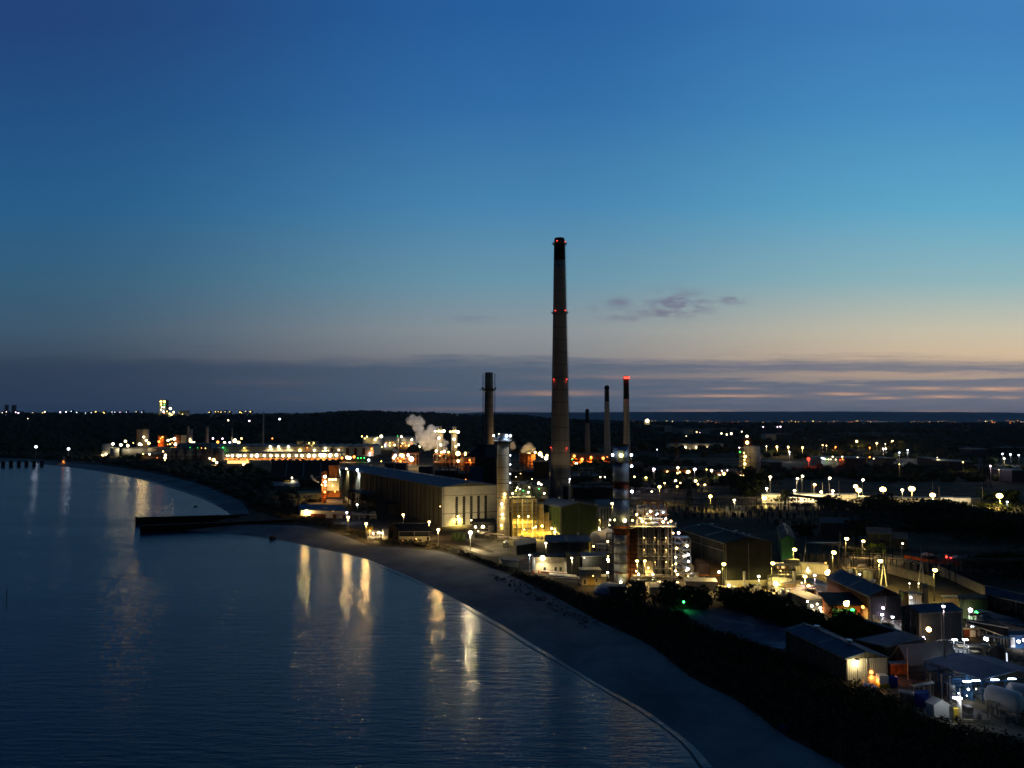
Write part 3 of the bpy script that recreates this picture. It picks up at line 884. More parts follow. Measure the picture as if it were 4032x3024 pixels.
# thick dune scrub along the near beach
dune = [(950, 1186), (1000, 1200), (1100, 1237), (1200, 1286), (1300, 1341), (1400, 1387), (1500, 1461), (1600, 1512), (1700, 1586), (1830, 1655), (1960, 1750), (2260, 1900), (2420, 1800), (2300, 1660), (2212, 1612), (2140, 1585), (2060, 1572), (2000, 1558), (1965, 1532), (1880, 1492), (1800, 1466), (1700, 1420), (1640, 1400), (1590, 1378), (1540, 1370), (1500, 1350), (1470, 1325), (1400, 1318), (1350, 1310), (1290, 1303), (1240, 1280), (1180, 1256), (1070, 1222), (1000, 1195)]
scrub('shrubbery', line(dune), 5200, 21, .24, (.8, 2.0))
scrub('shrubbery', line([(1300, 1296), (1340, 1305), (1440, 1330), (1470, 1332), (1500, 1356), (1560, 1382), (1640, 1408), (1700, 1432), (1800, 1472), (1870, 1500), (1960, 1545), (2060, 1590), (2212, 1640), (2212, 1700), (2000, 1620), (1850, 1560), (1700, 1490), (1550, 1430), (1400, 1370), (1280, 1320)]), 900, 22, .3, (1.0, 2.1), 'leaf_dark', 40)
scrub('shrubbery', line([(560, 1106), (640, 1128), (700, 1138), (780, 1160), (830, 1176), (880, 1178), (940, 1186), (1000, 1192), (940, 1176), (860, 1168), (780, 1150), (720, 1130), (660, 1108), (600, 1090)]), 1100, 23, .3, (.6, 1.6))
scrub('grass', line([(480, 1064), (530, 1082), (545, 1104), (600, 1112), (640, 1120), (720, 1136), (650, 1098), (560, 1060)]), 500, 24, .3, (.5, 1.2))
# sparse plants at the top of the sand
rnd = random.Random(5); cs = []
for p_, q_ in ((vn[9:12], 60),):
    rs = resample(p_, q_)
    for p in rs:
        for k in range(2): r_ = rnd.uniform(.3, .8); cs.append((p.x - rnd.uniform(-1, 7), p.y - rnd.uniform(-1, 5), -.25 + r_ * .2, r_))
ob = link(bpy.data.objects.new('grass', fast_mesh(leaf_cloud(rnd, cs, .2, 16, .7), 'grass', 'leaf_scrub'))); ob['kind'] = 'stuff'


# paved areas, each a thin sheet a few millimetres above the one below
def sheet(name, m, pts, r='o', z=.004, kind='structure', label=None):
    p = line(pts, r); return setting(MB().add([(v.x, v.y, z) for v in p], [tuple(range(len(p)))]), name, m, kind, label)


sheet('paved_yard', 'yard_blue', [(560, 470), (1110, 465), (1640, 620), (2130, 745), (2000, 800), (1640, 845), (1480, 815), (1020, 710), (690, 600)], 'l', .008)
sheet('paved_yard', 'apron', [(0, 1150), (560, 1180), (1450, 1160), (1700, 1120), (1720, 1330), (1300, 1330), (860, 1330), (640, 1420), (300, 1260)], 'g', .008)
sheet('paved_yard', 'apron', [(760, 1095), (1380, 1080), (1800, 1190), (2300, 1200), (2212, 1290), (1700, 1250), (1380, 1330), (900, 1330), (620, 1250)], 'h', .012)
sheet('paved_yard', 'apron', [(390, 1060), (700, 1060), (980, 1250), (1440, 1500), (1800, 1500), (1800, 1640), (1500, 1640), (1100, 1540), (520, 1260), (300, 1180)], 'i', .016)
sheet('road', 'asphalt', [(860, 1330), (1310, 1330), (1310, 1660), (900, 1530), (660, 1470)], 'g', .02)
sheet('paved_yard', 'apron', [(500, 790), (800, 740), (1180, 900), (1500, 960), (1620, 1000), (2212, 1220), (2212, 1330), (1600, 1260), (1300, 1150), (900, 980)], 'k', .008)
sheet('road', 'asphalt', [(560, 640), (800, 640), (1240, 760), (1240, 900), (800, 900), (600, 780)], 'k', .012)
sheet('road', 'asphalt', [(230, 548), (700, 520), (1300, 500), (2212, 505), (2212, 560), (1400, 580), (800, 600), (230, 600)], 'j', .006)
sheet('paved_yard', 'apron', [(1150, 820), (1500, 805), (1850, 830), (1800, 900), (1150, 960)], 'i', .01)
sheet('paved_yard', 'apron', [(0, 1000), (160, 985), (1600, 1010), (2212, 1045), (2212, 1080), (1500, 1090), (0, 1085)], 'e', .006)
sheet('road', 'asphalt', [(420, 640), (730, 680), (1100, 690), (1500, 800), (1250, 800), (900, 780), (600, 700)], 'f', .02)
sheet('path', 'apron', [(0, 1240), (100, 1240), (330, 1310), (640, 1330), (620, 1370), (300, 1350)], 'g', .024)

# ================================================================== THE WORKS
def Hz(r, x, y, p): return P(r, x, y, p.y).z


def at_depth(r, x, Y, y=0): return P(r, x, y, Y)


def stack_thing(name, label, cx, cy, segs, rad, cat='chimney', seams=0, n=28, group=None):
    """segs: (z0, z1, material, part name); rad(z)"""
    t = thing(name, label, cat, (cx, cy, 0), group)
    for z0, z1, m, nm in segs:
        st_ = max(1, int((z1 - z0) / 12)); part(MB().lathe(cx, cy, [(rad(z0 + (z1 - z0) * i / st_), z0 + (z1 - z0) * i / st_) for i in range(st_ + 1)], n), nm, m, t, True)
    return t


# ---- the tall concrete chimney
Yc = 492.0; cb = P('g', 1124, 600, Yc); cx = cb.x
ztop = P('m', 978, 92, Yc).z
rad = lambda z: 7.6 + (3.95 - 7.6) * (z / ztop) ** .92
zb = P('m', 978, 300, Yc).z
tall = stack_thing('tall_chimney', 'very tall tapering concrete chimney with a black top and red warning lights', cx, Yc,
                   [(0, zb, 'concrete_chimney', 'shaft'), (zb, ztop - 2, 'black_paint', 'cap')], rad)
part(MB().lathe(cx, Yc, [(rad(ztop) - .1, ztop - 2), (3.6, ztop), (3.0, ztop), (3.0, ztop - 1)], 24), 'flue', 'black_paint', tall)
for yy in (145, 790):
    z = P('m', 978, yy, Yc).z; platform_ring(tall, cx, Yc, z, rad(z) - .1, rad(z) + 1.3)
part(ladder(MB(), cx + rad(6) + .3, Yc - 1, 6, ztop - 3, 1, -(rad(6) - rad(ztop)), .08, .7, 2.2), 'ladder', 'steel_dark', tall)
for (xx, yy, rr, s) in [(930, 127, 'm', 1), (1015, 127, 'm', 1), (913, 773, 'm', 1), (1005, 771, 'm', 1), (900, 1409, 'm', .8), (1016, 1410, 'm', .9), (1283, 1000, 'c', .8), (1460, 1003, 'c', .8)]:
    z = P(rr, xx, yy, Yc).z; x = P(rr, xx, yy, Yc).x; dx_ = max(-rad(z) * .98, min(rad(z) * .98, x - cx))
    lamp_on(tall, (cx + dx_ * 1.04, Yc - math.sqrt(max(0, rad(z) ** 2 - dx_ ** 2)) - .5, z), 'red', .34 * s, 120, 'warning_light')
dz_ = P('g', 1140, 740, Yc).z
o = part(MB().box(cx + 2.9, Yc - rad(dz_) + .35, dz_ - 2, 5.2, 1.6, 14.5), 'door_surround', 'concrete', tall)
part(MB().box(cx + 2.9, Yc - rad(dz_) - .5, dz_ - 2, 3.4, .15, 12.2), 'opening', 'black_paint', o)
for sx_ in (-14, 13): light((cx + sx_, Yc - 20, 17), 'white', 3000, tall, spot=80, aim=(-sx_ * .8, 14, 34))  # uplights added to brighten the shaft, no fittings
lamp_on(tall, (P('g', 1213, 513, Yc).x, Yc - 3, P('g', 1213, 513, Yc).z), 'cool', .8, 2500, 'floodlight')

# ---- steel stack with collar platform and side lattices
Yd = 640.0; q = P('c', 622, 600, Yd); z1 = P('c', 622, 185, Yd).z; rd_ = 3.75
dk = stack_thing('steel_stack', 'dark straight steel stack with a collar platform and thin masts beside it', q.x, Yd, [(0, z1, 'concrete_chimney', 'shaft')], lambda z: rd_ + 1.3 * max(0, 1 - z / z1))
zc = P('c', 622, 370, Yd).z
platform_ring(dk, q.x, Yd, zc, rd_, 6.6, 'steel_dark')
part(MB().lathe(q.x, Yd, [(rd_ + .1, zc - 2), (6.2, zc), (6.2, zc + .2), (rd_ + .1, zc + .2)], 16, cap=False), 'collar', 'steel_dark', dk)
part(MB().box(q.x - 7.5, Yd, zc - .2, 3.2, .5, .5).box(q.x - 6, Yd, zc + .2, 1.6, 1.6, 2.0).box(q.x + 6.1, Yd, zc + .2, 1.3, 1.6, 1.8), 'davit', 'steel_dark', dk)
for s in (-1, 1):
    for o_ in (0, .9): part(MB().tube((q.x + s * (5.1 + o_ * .8), Yd, 4), (q.x + s * (5.1 + o_ * .8), Yd, P('c', 560, 195, Yd).z), .17, 5), 'mast', 'steel_dark', dk)
    mb = MB(); [mb.tube((q.x + s * 3.2, Yd, z), (q.x + s * 5.9, Yd, z), .12, 4) for z in range(10, int(z1) - 2, 7)]; part(mb, 'brace_lattice', 'steel_dark', dk)

# ---- three slender chimneys at the refinery
for (xb, xt, yt, yb_, yband, Yk, r0, r1, lab, redtop) in [
        (1693, 1695, 590, 1080, 735, 1200, 5.2, 2.6, 'shortest of the three slim chimneys, brown with a darker top', False),
        (1907, 1912, 335, 1100, 500, 1120, 5.6, 3.3, 'middle slim grey chimney with a rounded black top', False),
        (2117, 2124, 232, 1120, 473, 1000, 5.2, 3.7, 'slim white chimney with black top and a red beacon, behind the striped stack', True)]:
    x = P('c', xb, yb_, Yk).x; x2 = P('c', xt, yt, Yk).x; zt_ = P('c', xt, yt, Yk).z; zb_ = P('c', xt, yband, Yk).z
    f = lambda z, a=r0, b=r1, c=zt_: a + (b - a) * min(1, z / c)
    m_ = 'concrete_tan' if redtop else ('concrete_chimney' if Yk > 1150 else 'concrete')
    t = stack_thing('slim_chimney', lab, (x + x2) / 2, Yk, [(0, zb_, m_, 'shaft'), (zb_, zt_, 'black_paint', 'cap')], f)
    part(MB().lathe((x + x2) / 2, Yk, [(r1 + .05, zt_ - 4), (r1 + .9, zt_ - 3.6), (r1 + .9, zt_ - 1), (r1 * .6, zt_ + 1.6)], 16), 'rim', 'black_paint', t)
    part(ladder(MB(), (x + x2) / 2 - r1 - .9, Yk - 1, 8, zt_ - 2, -1, 0, .14, .9, 5), 'ladder', 'steel_dark', t)
    if redtop:
        for k in (-.7, 0, .7): lamp_on(t, ((x + x2) / 2 + k * r1, Yk - r1 - 1.2, zt_ - 1.5), 'red', 1.15, 2000 if k == 0 else 0, 'warning_light')

# ---- great hall with a pale gable and olive sides
HA, HB, HC = G('f', 655, 430), G('f', 1785, 755), G('g', 437, 1000)
hh = Hz('f', 1785, 325, HB)
hall, F = building('turbine_hall', 'huge long hall with olive side wall and pale gable of tall strip windows', 'industrial hall', HA, HB, HC, hh, 'clad_olive', 'roof_steel', 'gable', 1.9, over=.9)
face_box(hall, F, 'BC', 0.0, 1.0, 0, hh, 'clad_beige', 'gable_cladding', .14)
face_box(hall, F, 'BC', 0.0, 1.0, hh * .31, hh * .325, 'clad_grey', 'rail_band', .2)
face_box(hall, F, 'BC', 0.0, 1.0, hh * .77, hh * .78, 'clad_grey', 'rail_band', .2)
for k in range(5):
    u = .215 + k * .135
    w_ = face_box(hall, F, 'BC', u, u + .048, hh * .02, hh * .745, 'steel_dark', 'window', .24)
    mb = MB()
    for j in range(12): face_box(hall, F, 'BC', u, u + .048, hh * (.02 + j * .0605), hh * (.026 + j * .0605), None, None, .3, mb=mb)
    part(mb, 'glazing', 'steel_grey', w_)
mb = MB()
for k in range(1, 30): face_box(hall, F, 'AB', k / 30 - .0012, k / 30 + .0012, 0, hh - .3, None, None, .22, mb=mb)
part(mb, 'cladding_ribs', 'clad_dark', hall)
part(MB().tube(F['B'] + Vector((-.5, -.5, 0)), F['B'] + Vector((-.5, -.5, hh)), .3, 6), 'downpipe', 'galvanised', hall)
for (x_, y_) in ((655, 98), (748, 128), (866, 138)):
    p = on_face('f', x_, y_, F['A'], F['B'], 1.2)
    lamp_on(hall, p, 'cool' if x_ != 748 else 'white', .75 if x_ != 748 else .5, 26000 if x_ != 748 else 12000, 'floodlight', spot=70, aim=(.35, .5, -1))
p = on_face('f', 668, 277, F['A'], F['B'], .8); lamp_on(hall, p, 'white', .35, 600)
p = on_face('f', 1765, 535, F['A'], F['B'], .8); lamp_on(hall, p, 'warm', .18, 0)
p = on_face('f', 1940, 642, F['B'], F['C'], .9); lamp_on(hall, p, 'yellow', .42, 5500, 'wall_light')
p = on_face('f', 2030, 750, F['B'], F['C'], 1.6); lamp_on(hall, p, 'yellow', .3, 3000, 'wall_light')
p = on_face('f', 1830, 760, F['B'], F['C'], 1.6); lamp_on(hall, p, 'yellow', .2, 2500, 'wall_light')
for u_ in (.15, .45, .75): q_ = F['B'].lerp(F['C'], u_); light((q_.x, q_.y - 16, 3.2), 'white', 2300, hall, spot=110, aim=(0, 14, 6))  # unseen floods added to brighten the gable
# plant along the foot of the olive wall: a dark open portal and ducts
b0 = on_face('f', 1240, 675, F['A'], F['B'], 12); b1 = on_face('f', 960, 655, F['A'], F['B'], 12)
mid_ = (b0 + b1) / 2; ang = math.atan2((F['B'] - F['A']).y, (F['B'] - F['A']).x)
t = thing('pipe_portal', 'dark steel portal frame with a brown post along the olive side wall', 'steel frame', (mid_.x, mid_.y, 0))
L_ = 34
part(steel_frame(mid_.x - L_ / 2, mid_.x + L_ / 2, mid_.y - 4, mid_.y + 4, 0, 11, 4, 1, 2, .5, rz=ang), 'frame', 'steel_dark', t)
part(MB().box(mid_.x, mid_.y, 11, L_, 8.5, .8, ang).box(mid_.x + 3, mid_.y, 6, L_ * .5, 5, 3.5, ang), 'duct', 'clad_dark', t)
e = Vector((math.cos(ang), math.sin(ang), 0))
part(MB().box(mid_.x - e.x * L_ / 2, mid_.y - e.y * L_ / 2 - 1, 0, 1.3, 1.3, 11), 'post', 'rust', t)
p0 = on_face('f', 1330, 690, F['A'], F['B'], 9)
t, F2 = building('plant_annexe', 'low dark grey annexe against the foot of the olive wall', 'annexe', p0 + Vector((-9, 12, 0)), p0, p0 + Vector((5, 6, 0)), 7, 'clad_dark', 'roof_dark', 'flat')

# ---- beige cylindrical stack with climbing lamps
gb = G('g', 500, 1178); Ys = gb.y; xs = gb.x; zs = P('g', 510, 20, Ys).z; rs_ = 2.95
cyl = stack_thing('round_stack', 'beige round stack with a lit collar and a column of lamps on its face', xs, Ys, [(0, zs - 4.2, 'concrete_tan', 'shaft'), (zs - 4.2, zs, 'stack_steel', 'collar')], lambda z: rs_ * (1.0 + .06 * (z < .5)))
zp = P('g', 510, 100, Ys).z
platform_ring(cyl, xs, Ys, zp, rs_, rs_ + 1.6, 'galvanised')
part(MB().lathe(xs, Ys, [(rs_ + .02, zs - 4.4), (rs_ + .35, zs - 4.3), (rs_ + .35, zs - 4.0), (rs_ + .02, zs - 3.9)], 24), 'rim', 'black_paint', cyl)
part(MB().lathe(xs, Ys, [(rs_ + .05, zs - .5), (rs_ + .3, zs - .4), (rs_ + .3, zs), (rs_ - .3, zs + .02)], 24), 'rim', 'steel_grey', cyl)
part(ladder(MB(), xs + rs_ + .5, Ys - .6, 14, zp, 1, 0, .09, .9, 1.5), 'ladder', 'galvanised', cyl)
for yy in (560, 720, 1000): part(MB().lathe(xs, Ys, [(rs_ + .03, P('g', 500, yy, Ys).z), (rs_ + .12, P('g', 500, yy, Ys).z + .1), (rs_ + .03, P('g', 500, yy, Ys).z + .3)], 24), 'band', 'steel_dark', cyl)
for (x_, y_, k_, r_, e_) in [(540, 45, 'cool', .5, 2500), (580, 45, 'cool', .45, 2500), (518, 680, 'warm', .5, 2500), (487, 787, 'white', .48, 1500), (493, 902, 'white', .48, 1500), (483, 1020, 'yellow', .45, 1500), (579, 258, 'cool', .22, 200), (579, 357, 'cool', .25, 250), (577, 458, 'cool', .25, 250), (578, 556, 'cool', .25, 250), (398, 42, 'cool', .38, 300), (455, 22, 'white', .15, 0)]:
    p = P('g', x_, y_, Ys - 3.4); lamp_on(cyl, p, k_, r_, e_)
part(MB().tube(P('g', 400, 50, Ys - 2), P('g', 450, 95, Ys - 2), .15, 5).tube(P('g', 398, 95, Ys - 2), P('g', 398, 42, Ys - 2), .1, 5).tube(P('g', 395, 95, Ys - 2), P('g', 450, 95, Ys - 2), .12, 5), 'bracket', 'galvanised', cyl)
mb = MB()
for s in (-1, 1): mb.tube((xs + .1, Ys - rs_ - .1, P('g', 500, 1090, Ys).z), (xs + s * 1.1, Ys - rs_ - .1, P('g', 500, 1120, Ys).z), .15, 4)
mb.tube((xs + .1, Ys - rs_ - .1, P('g', 510, 1040, Ys).z), (xs + .1, Ys - rs_ - .1, P('g', 500, 1090, Ys).z), .15, 4)
part(mb, 'bracket', 'steel_dark', cyl)

for sx_ in (-7, 8): light((xs + sx_, Ys - 9, 3), 'yellow', 5000, cyl, spot=75, aim=(-sx_ * .55, 7, 16))  # uplights added at the foot to warm the shaft, no fittings
# ---- ribbed yellow boiler house beside it
YA, YB, YC = G('g', 545, 1125), G('g', 600, 1150), G('g', 870, 1140)
hy = Hz('g', 600, 735, YB)
bh, F = building('boiler_house', 'yellow lit boiler house of tall ribbed bays next to the beige round stack', 'boiler house', YB + Vector((-7, 14, 0)), YB, YC, hy, 'clad_yellow', 'steel_dark', 'flat', over=.3)
for k in range(6):
    u = k / 5.0
    face_box(bh, F, 'BC', max(0, u - .022), min(1, u + .022), 0, hy, 'steel_grey' if k % 2 else 'cream_paint', 'buttress', .9)
for k in range(4): face_box(bh, F, 'AB', k / 4 + .1, k / 4 + .16, 0, hy, 'steel_dark', 'buttress', .5)
mb = MB()
for j in range(1, 9): face_box(bh, F, 'BC', 0, 1, hy * j / 9, hy * j / 9 + .18, None, None, .35, mb=mb)
part(mb, 'girts', 'steel_dark', bh)
st2 = YC + Vector((0, 0, 0)); 
for (w0, w1, hf) in ((0, 3.4, .86), (3.4, 6.2, .62), (6.2, 9.0, .42), (9.0, 11.2, .34)):
    part(MB().prism([(st2.x + w0, st2.y), (st2.x + w1, st2.y), (st2.x + w1, st2.y + 12), (st2.x + w0, st2.y + 12)], 0, hy * hf), 'stepped_bay', 'clad_yellow', bh)
    part(MB().box(st2.x + w1 - .2, st2.y - .3, 0, .35, .5, hy * hf), 'buttress', 'cream_paint', bh)
for (x_, y_, k_, r_, e_) in [(672, 922, 'yellow', .38, 5200), (775, 922, 'yellow', .38, 5200), (855, 1035, 'yellow', .45, 3500), (925, 1027, 'yellow', .5, 4500), (830, 1050, 'warm', .3, 1200), (730, 1065, 'yellow', .25, 3500)]:
    lamp_on(bh, P('g', x_, y_, YB.y - 2.2), k_, r_, e_)
part(steel_frame(st2.x - 8, st2.x + 2, YB.y - 4, YB.y - 1.5, 0, 2.4, 4, 1, 1, .2), 'low_platform', 'yellow_paint', bh)
rnd = random.Random(3)
xl, xr = P('g', 590, 700, YB.y).x, P('g', 845, 700, YB.y).x
part(pipework(xl, xr, YB.y + 1, YB.y + 11, hy + .4, hy + 8.5, 26, rnd, (.15, .4)), 'pipework', 'steel_grey', bh)
part(steel_frame(xl, xr, YB.y + .5, YB.y + 11, hy, hy + 7, 5, 2, 2, .25), 'roof_frame', 'clad_green', bh)
part(railing(MB(), [(xl - 3, YB.y + .3), (xr, YB.y + .3)], hy + .3, r=.06), 'railing', 'cream_paint', bh)
for (a_, b_, c_, d_) in [(655, 600, 690, 560), (690, 595, 755, 545), (772, 600, 805, 558)]:
    p_, q_ = P('g', a_, b_, YB.y + 8), P('g', c_, d_, YB.y + 8); part(MB().box((p_.x + q_.x) / 2, YB.y + 8, p_.z - 1, q_.x - p_.x, 2.5, q_.z - p_.z + 1), 'drum_cabinet', 'white_paint', bh)
part(MB().capsule((xl + 3, YB.y + 5, hy + 4), (xr - 4, YB.y + 5, hy + 4), 1.0), 'steam_drum', 'galvanised', bh, True)
for (x_, y_, k_, r_, e_) in [(603, 672, 'white', .35, 900), (655, 610, 'white', .3, 900), (775, 658, 'white', .4, 1600), (640, 640, 'yellow', .25, 800), (720, 640, 'green', .2, 200), (785, 605, 'white', .22, 500), (685, 625, 'white', .22, 300)]:
    lamp_on(bh, P('g', x_, y_, YB.y - .6), k_, r_, e_)

# ---- green building at the foot of the chimney
GB_, GC_ = G('g', 1130, 1165), G('g', 1525, 1156); hg = Hz('g', 1130, 820, GB_)
GA_ = P('g', 860, 765, 364); GA_.z = 0
grn, F = building('green_building', 'dark olive green steel building with a pale low-pitched roof below the tall chimney', 'industrial building', GA_, GB_, GC_, hg, 'clad_green', 'roof_pale', 'gable', 2.1, over=.6)
face_box(grn, F, 'AB', .72, .84, 0, 5.2, 'cream_paint', 'roller_door', .2)
face_box(grn, F, 'AB', .90, .98, 0, 3, 'steel_grey', 'door', .2)
for (x_, y_, k_, r_, e_) in [(1055, 1050, 'warm', .5, 5200), (1090, 1062, 'yellow', .25, 2600)]:
    lamp_on(grn, on_face('g', x_, y_, F['A'], F['B'], 1.5), k_, r_, e_)
lamp_on(grn, on_face('g', 1520, 1040, F['B'], F['C'], 1.2) + Vector((.8, 0, 0)), 'yellow', .2, 1200)
part(MB().box(F['A'].x + 3, F['A'].y - 1, hg + .5, 3, 2, 1.6), 'roof_unit', 'rust', grn)
t, F = building('pump_house', 'tall pale beige building between the green building and the striped stack', 'industrial building', G('g', 1500, 1100), G('g', 1545, 1118), G('g', 1705, 1105), 14.5, 'clad_beige', 'roof_pale', 'mono', 2.5)
for k in range(4): face_box(t, F, 'BC', .15 + k * .2, .17 + k * .2, 1, 13, 'clad_green', 'column', .5)
part(steel_frame(F['B'].x, F['C'].x, F['B'].y - 6, F['B'].y - 1, 0, 8, 4, 1, 2, .3, floors=True), 'walkway', 'steel_grey', t)
for (x_, y_, k_, r_, e_) in [(1665, 960, 'white', .3, 900), (1657, 1015, 'white', .3, 900), (1550, 1070, 'white', .5, 3000), (1550, 960, 'yellow', .15, 1200)]:
    lamp_on(t, P('g', x_, y_, F['B'].y - 6.5), k_, r_, e_)

# ---- dark steelwork and boilers behind the hall
rnd = random.Random(8)
def dark_block(r, xl, xr, yt, Y, d, m, label, name='boiler_block', frame=True, lit=None, roofm='roof_dark', step=0):
    a_, b_ = P(r, xl, yt, Y), P(r, xr, yt, Y); h = a_.z
    t, F = building(name, label, 'plant building', (a_.x, Y + d), (a_.x, Y), (b_.x, Y), h * (.72 if frame else 1), m, roofm, 'flat', over=.2)
    if frame:
        part(steel_frame(a_.x - .3, b_.x + .3, Y - 3, Y - .3, 0, h, max(2, int((b_.x - a_.x) / 7)), 1, max(2, int(h / 7)), .45), 'frame', 'steel_dark', t)
        part(pipework(a_.x, b_.x, Y + 1, Y + d, h * .72, h, 10, rnd, (.2, .5)), 'pipework', 'steel_grey', t)
    return t, F, h


t, F, h = dark_block('c', 470, 700, 1110, 545, 26, 'clad_dark', 'dark boiler block with sloping shoulders behind the pale gable roof', frame=False)
part(MB().lathe((F['B'].x + F['C'].x) / 2, F['B'].y + 12, [(18, h), (8, h + 7), (6, h + 10)], 4), 'hopper_roof', 'roof_dark', t)
t, F, h = dark_block('c', 290, 470, 1210, 560, 24, 'clad_brown', 'brown boiler block with orange glow in its open steelwork')
for (x_, y_) in ((430, 1330), (500, 1350), (370, 1350), (540, 1340)): lamp_on(t, P('c', x_, y_, F['B'].y - 4), 'orange', .3, 2500)
t, F, h = dark_block('c', 410, 545, 1222, 530, 10, 'blue_steel', 'dull teal cabin standing on dark steelwork behind the hall roof', name='control_cabin', frame=False)
t, F, h = dark_block('c', 0, 280, 1190, 600, 30, 'clad_dark', 'long dark block under the two lit stacks behind the hall', frame=True)
t, F, h = dark_block('p', 1060, 1220, 745, 640, 14, 'clad_grey', 'dull grey block peeping over the hall roof, first from the sea', frame=False, name='roof_top_block')
t, F, h = dark_block('p', 1225, 1400, 752, 630, 14, 'clad_grey', 'dull grey block peeping over the hall roof, second from the sea', frame=False, name='roof_top_block')
t, F, h = dark_block('p', 1600, 1825, 800, 560, 16, 'clad_grey', 'pale grey block with one dark door behind the hall roof', frame=False, name='roof_top_block')
face_box(t, F, 'BC', .62, .78, h - 6, h - 3, 'black_paint', 'door', .2)
t, F, h = dark_block('g', 590, 830, 330, 520, 25, 'clad_dark', 'dark open steelwork with lit posts between the beige stack and tall chimney')
for (x_, y_, k_, e_) in [(815, 515, 'white', 500), (640, 490, 'white', 500), (690, 455, 'warm', 400)]: lamp_on(t, P('g', x_, y_, F['B'].y - 4), k_, .2, e_)
t, F, h = dark_block('g', 680, 850, 240, 760, 20, 'orange_steel', 'orange brown boxed plant with dark ribs under a small steam cloud', frame=False)
for k in range(5): face_box(t, F, 'BC', .05 + k * .22, .07 + k * .22, 0, h, 'rust', 'rib', .8)
lamp_on(t, P('g', 850, 225, F['B'].y - 3), 'warm', .8, 12000); lamp_on(t, P('g', 903, 240, F['B'].y - 4), 'warm', 1.4, 16000); lamp_on(t, P('g', 968, 288, F['B'].y - 4), 'white', 1.2, 9000); lamp_on(t, P('g', 978, 258, F['B'].y - 4), 'warm', .8, 2000); lamp_on(t, P('g', 925, 270, F['B'].y - 4), 'white', .6, 0)
t, F, h = dark_block('g', 830, 1000, 330, 700, 20, 'clad_brown', 'brown block in shadow close behind the tall chimney', frame=False)
t, F, h = dark_block('g', 1250, 1560, 420, 560, 40, 'clad_dark', 'wide dark boiler block of open steelwork on the inland side of the tall chimney', frame=True)
for (x_, y_, k_, e_) in [(1560, 493, 'white', 400), (1608, 495, 'white', 400), (1640, 587, 'warm', 700), (1695, 590, 'warm', 500), (1610, 590, 'yellow', 300), (1440, 570, 'white', 0)]: lamp_on(t, P('g', x_, y_, F['B'].y - 5), k_, .38 if e_ else .15, e_)
t, F, h = dark_block('c', 1540, 1990, 1400, 520, 20, 'clad_dark', 'low dark switch house behind the green building roof', frame=True, name='switch_house')
for (x_, y_, k_, e_, r_) in [(1165, 1390, 'white', 2500, .75), (1190, 1405, 'white', 0, .5), (1225, 1500, 'white', 1200, .5), (1170, 1450, 'green', 300, .3)]:
    pass
t, F, h = dark_block('c', 1105, 1270, 1430, 470, 14, 'clad_dark', 'dark low block with a white and a green lamp beside the chimney foot', frame=False, name='pump_block')
for (x_, y_, k_, e_, r_) in [(1165, 1390, 'white', 3000, .75), (1192, 1405, 'white', 0, .5), (1225, 1500, 'white', 1500, .5), (1170, 1450, 'green', 300, .3)]: lamp_on(t, P('c', x_, y_, F['B'].y - 2), k_, r_, e_)

# ---- orange lit refinery terraces behind the chimneys
rnd = random.Random(12)
def terrace(label, r, xl, xr, yt, Y, d, levels, lamps, m='orange_steel', name='process_plant', box=True, dens=30):
    a_, b_ = P(r, xl, yt, Y), P(r, xr, yt, Y); h = max(6, a_.z)
    t = thing(name, label, 'process plant', ((a_.x + b_.x) / 2, Y, 0))
    nx_ = max(3, int((b_.x - a_.x) / 12))
    part(steel_frame(a_.x, b_.x, Y, Y + d, 0, h, nx_, 1, levels, .7, floors=True), 'frame', m, t)
    part(pipework(a_.x, b_.x, Y + 1, Y + d - 1, 2, h + 3, dens, rnd, (.3, .8)), 'pipework', 'steel_grey', t)
    if box:
        mb = MB()
        for k in range(nx_):
            if rnd.random() < .75: mb.box(a_.x + (b_.x - a_.x) * (k + .5) / nx_, Y + d / 2, 0, (b_.x - a_.x) / nx_ * .7, d * .5, h * rnd.uniform(.4, .95))
        part(mb, 'vessels', 'red_mud' if m == 'orange_steel' else 'clad_grey', t)
    for (x_, y_, k_, r_, e_) in lamps: lamp_on(t, P(r, x_, y_, Y - 1.2), k_, r_, e_)
    return t


terrace('orange lit terraces of pipes directly behind the tall chimney and slim chimneys', 'g', 1215, 1700, 262, 900, 40, 3,
        [(1275, 265, 'orange', 1.1, 22000), (1360, 300, 'orange', 1.1, 26000), (1458, 278, 'orange', .9, 20000), (1590, 288, 'orange', 1.1, 26000), (1298, 352, 'white', 1.2, 9000), (1392, 388, 'warm', 1.0, 9000), (1462, 360, 'white', 1.1, 9000), (1540, 365, 'cool', 1.1, 9000), (1640, 372, 'white', .9, 5000), (1650, 385, 'white', .8, 0), (1635, 435, 'white', 1.2, 9000), (1685, 470, 'white', 1.1, 8000), (1255, 300, 'green', .5, 500), (1635, 275, 'orange', .4, 0), (1500, 400, 'warm', .5, 3000), (1470, 330, 'yellow', .5, 1500)])
terrace('dim brown plant with few lamps, inland of the striped stack', 'd', 495, 660, 1215, 800, 20, 3, [(540, 1320, 'yellow', .4, 700), (590, 1350, 'orange', .3, 1500), (673, 1330, 'white', .6, 1800), (545, 1355, 'orange', .3, 2000)], m='red_mud')
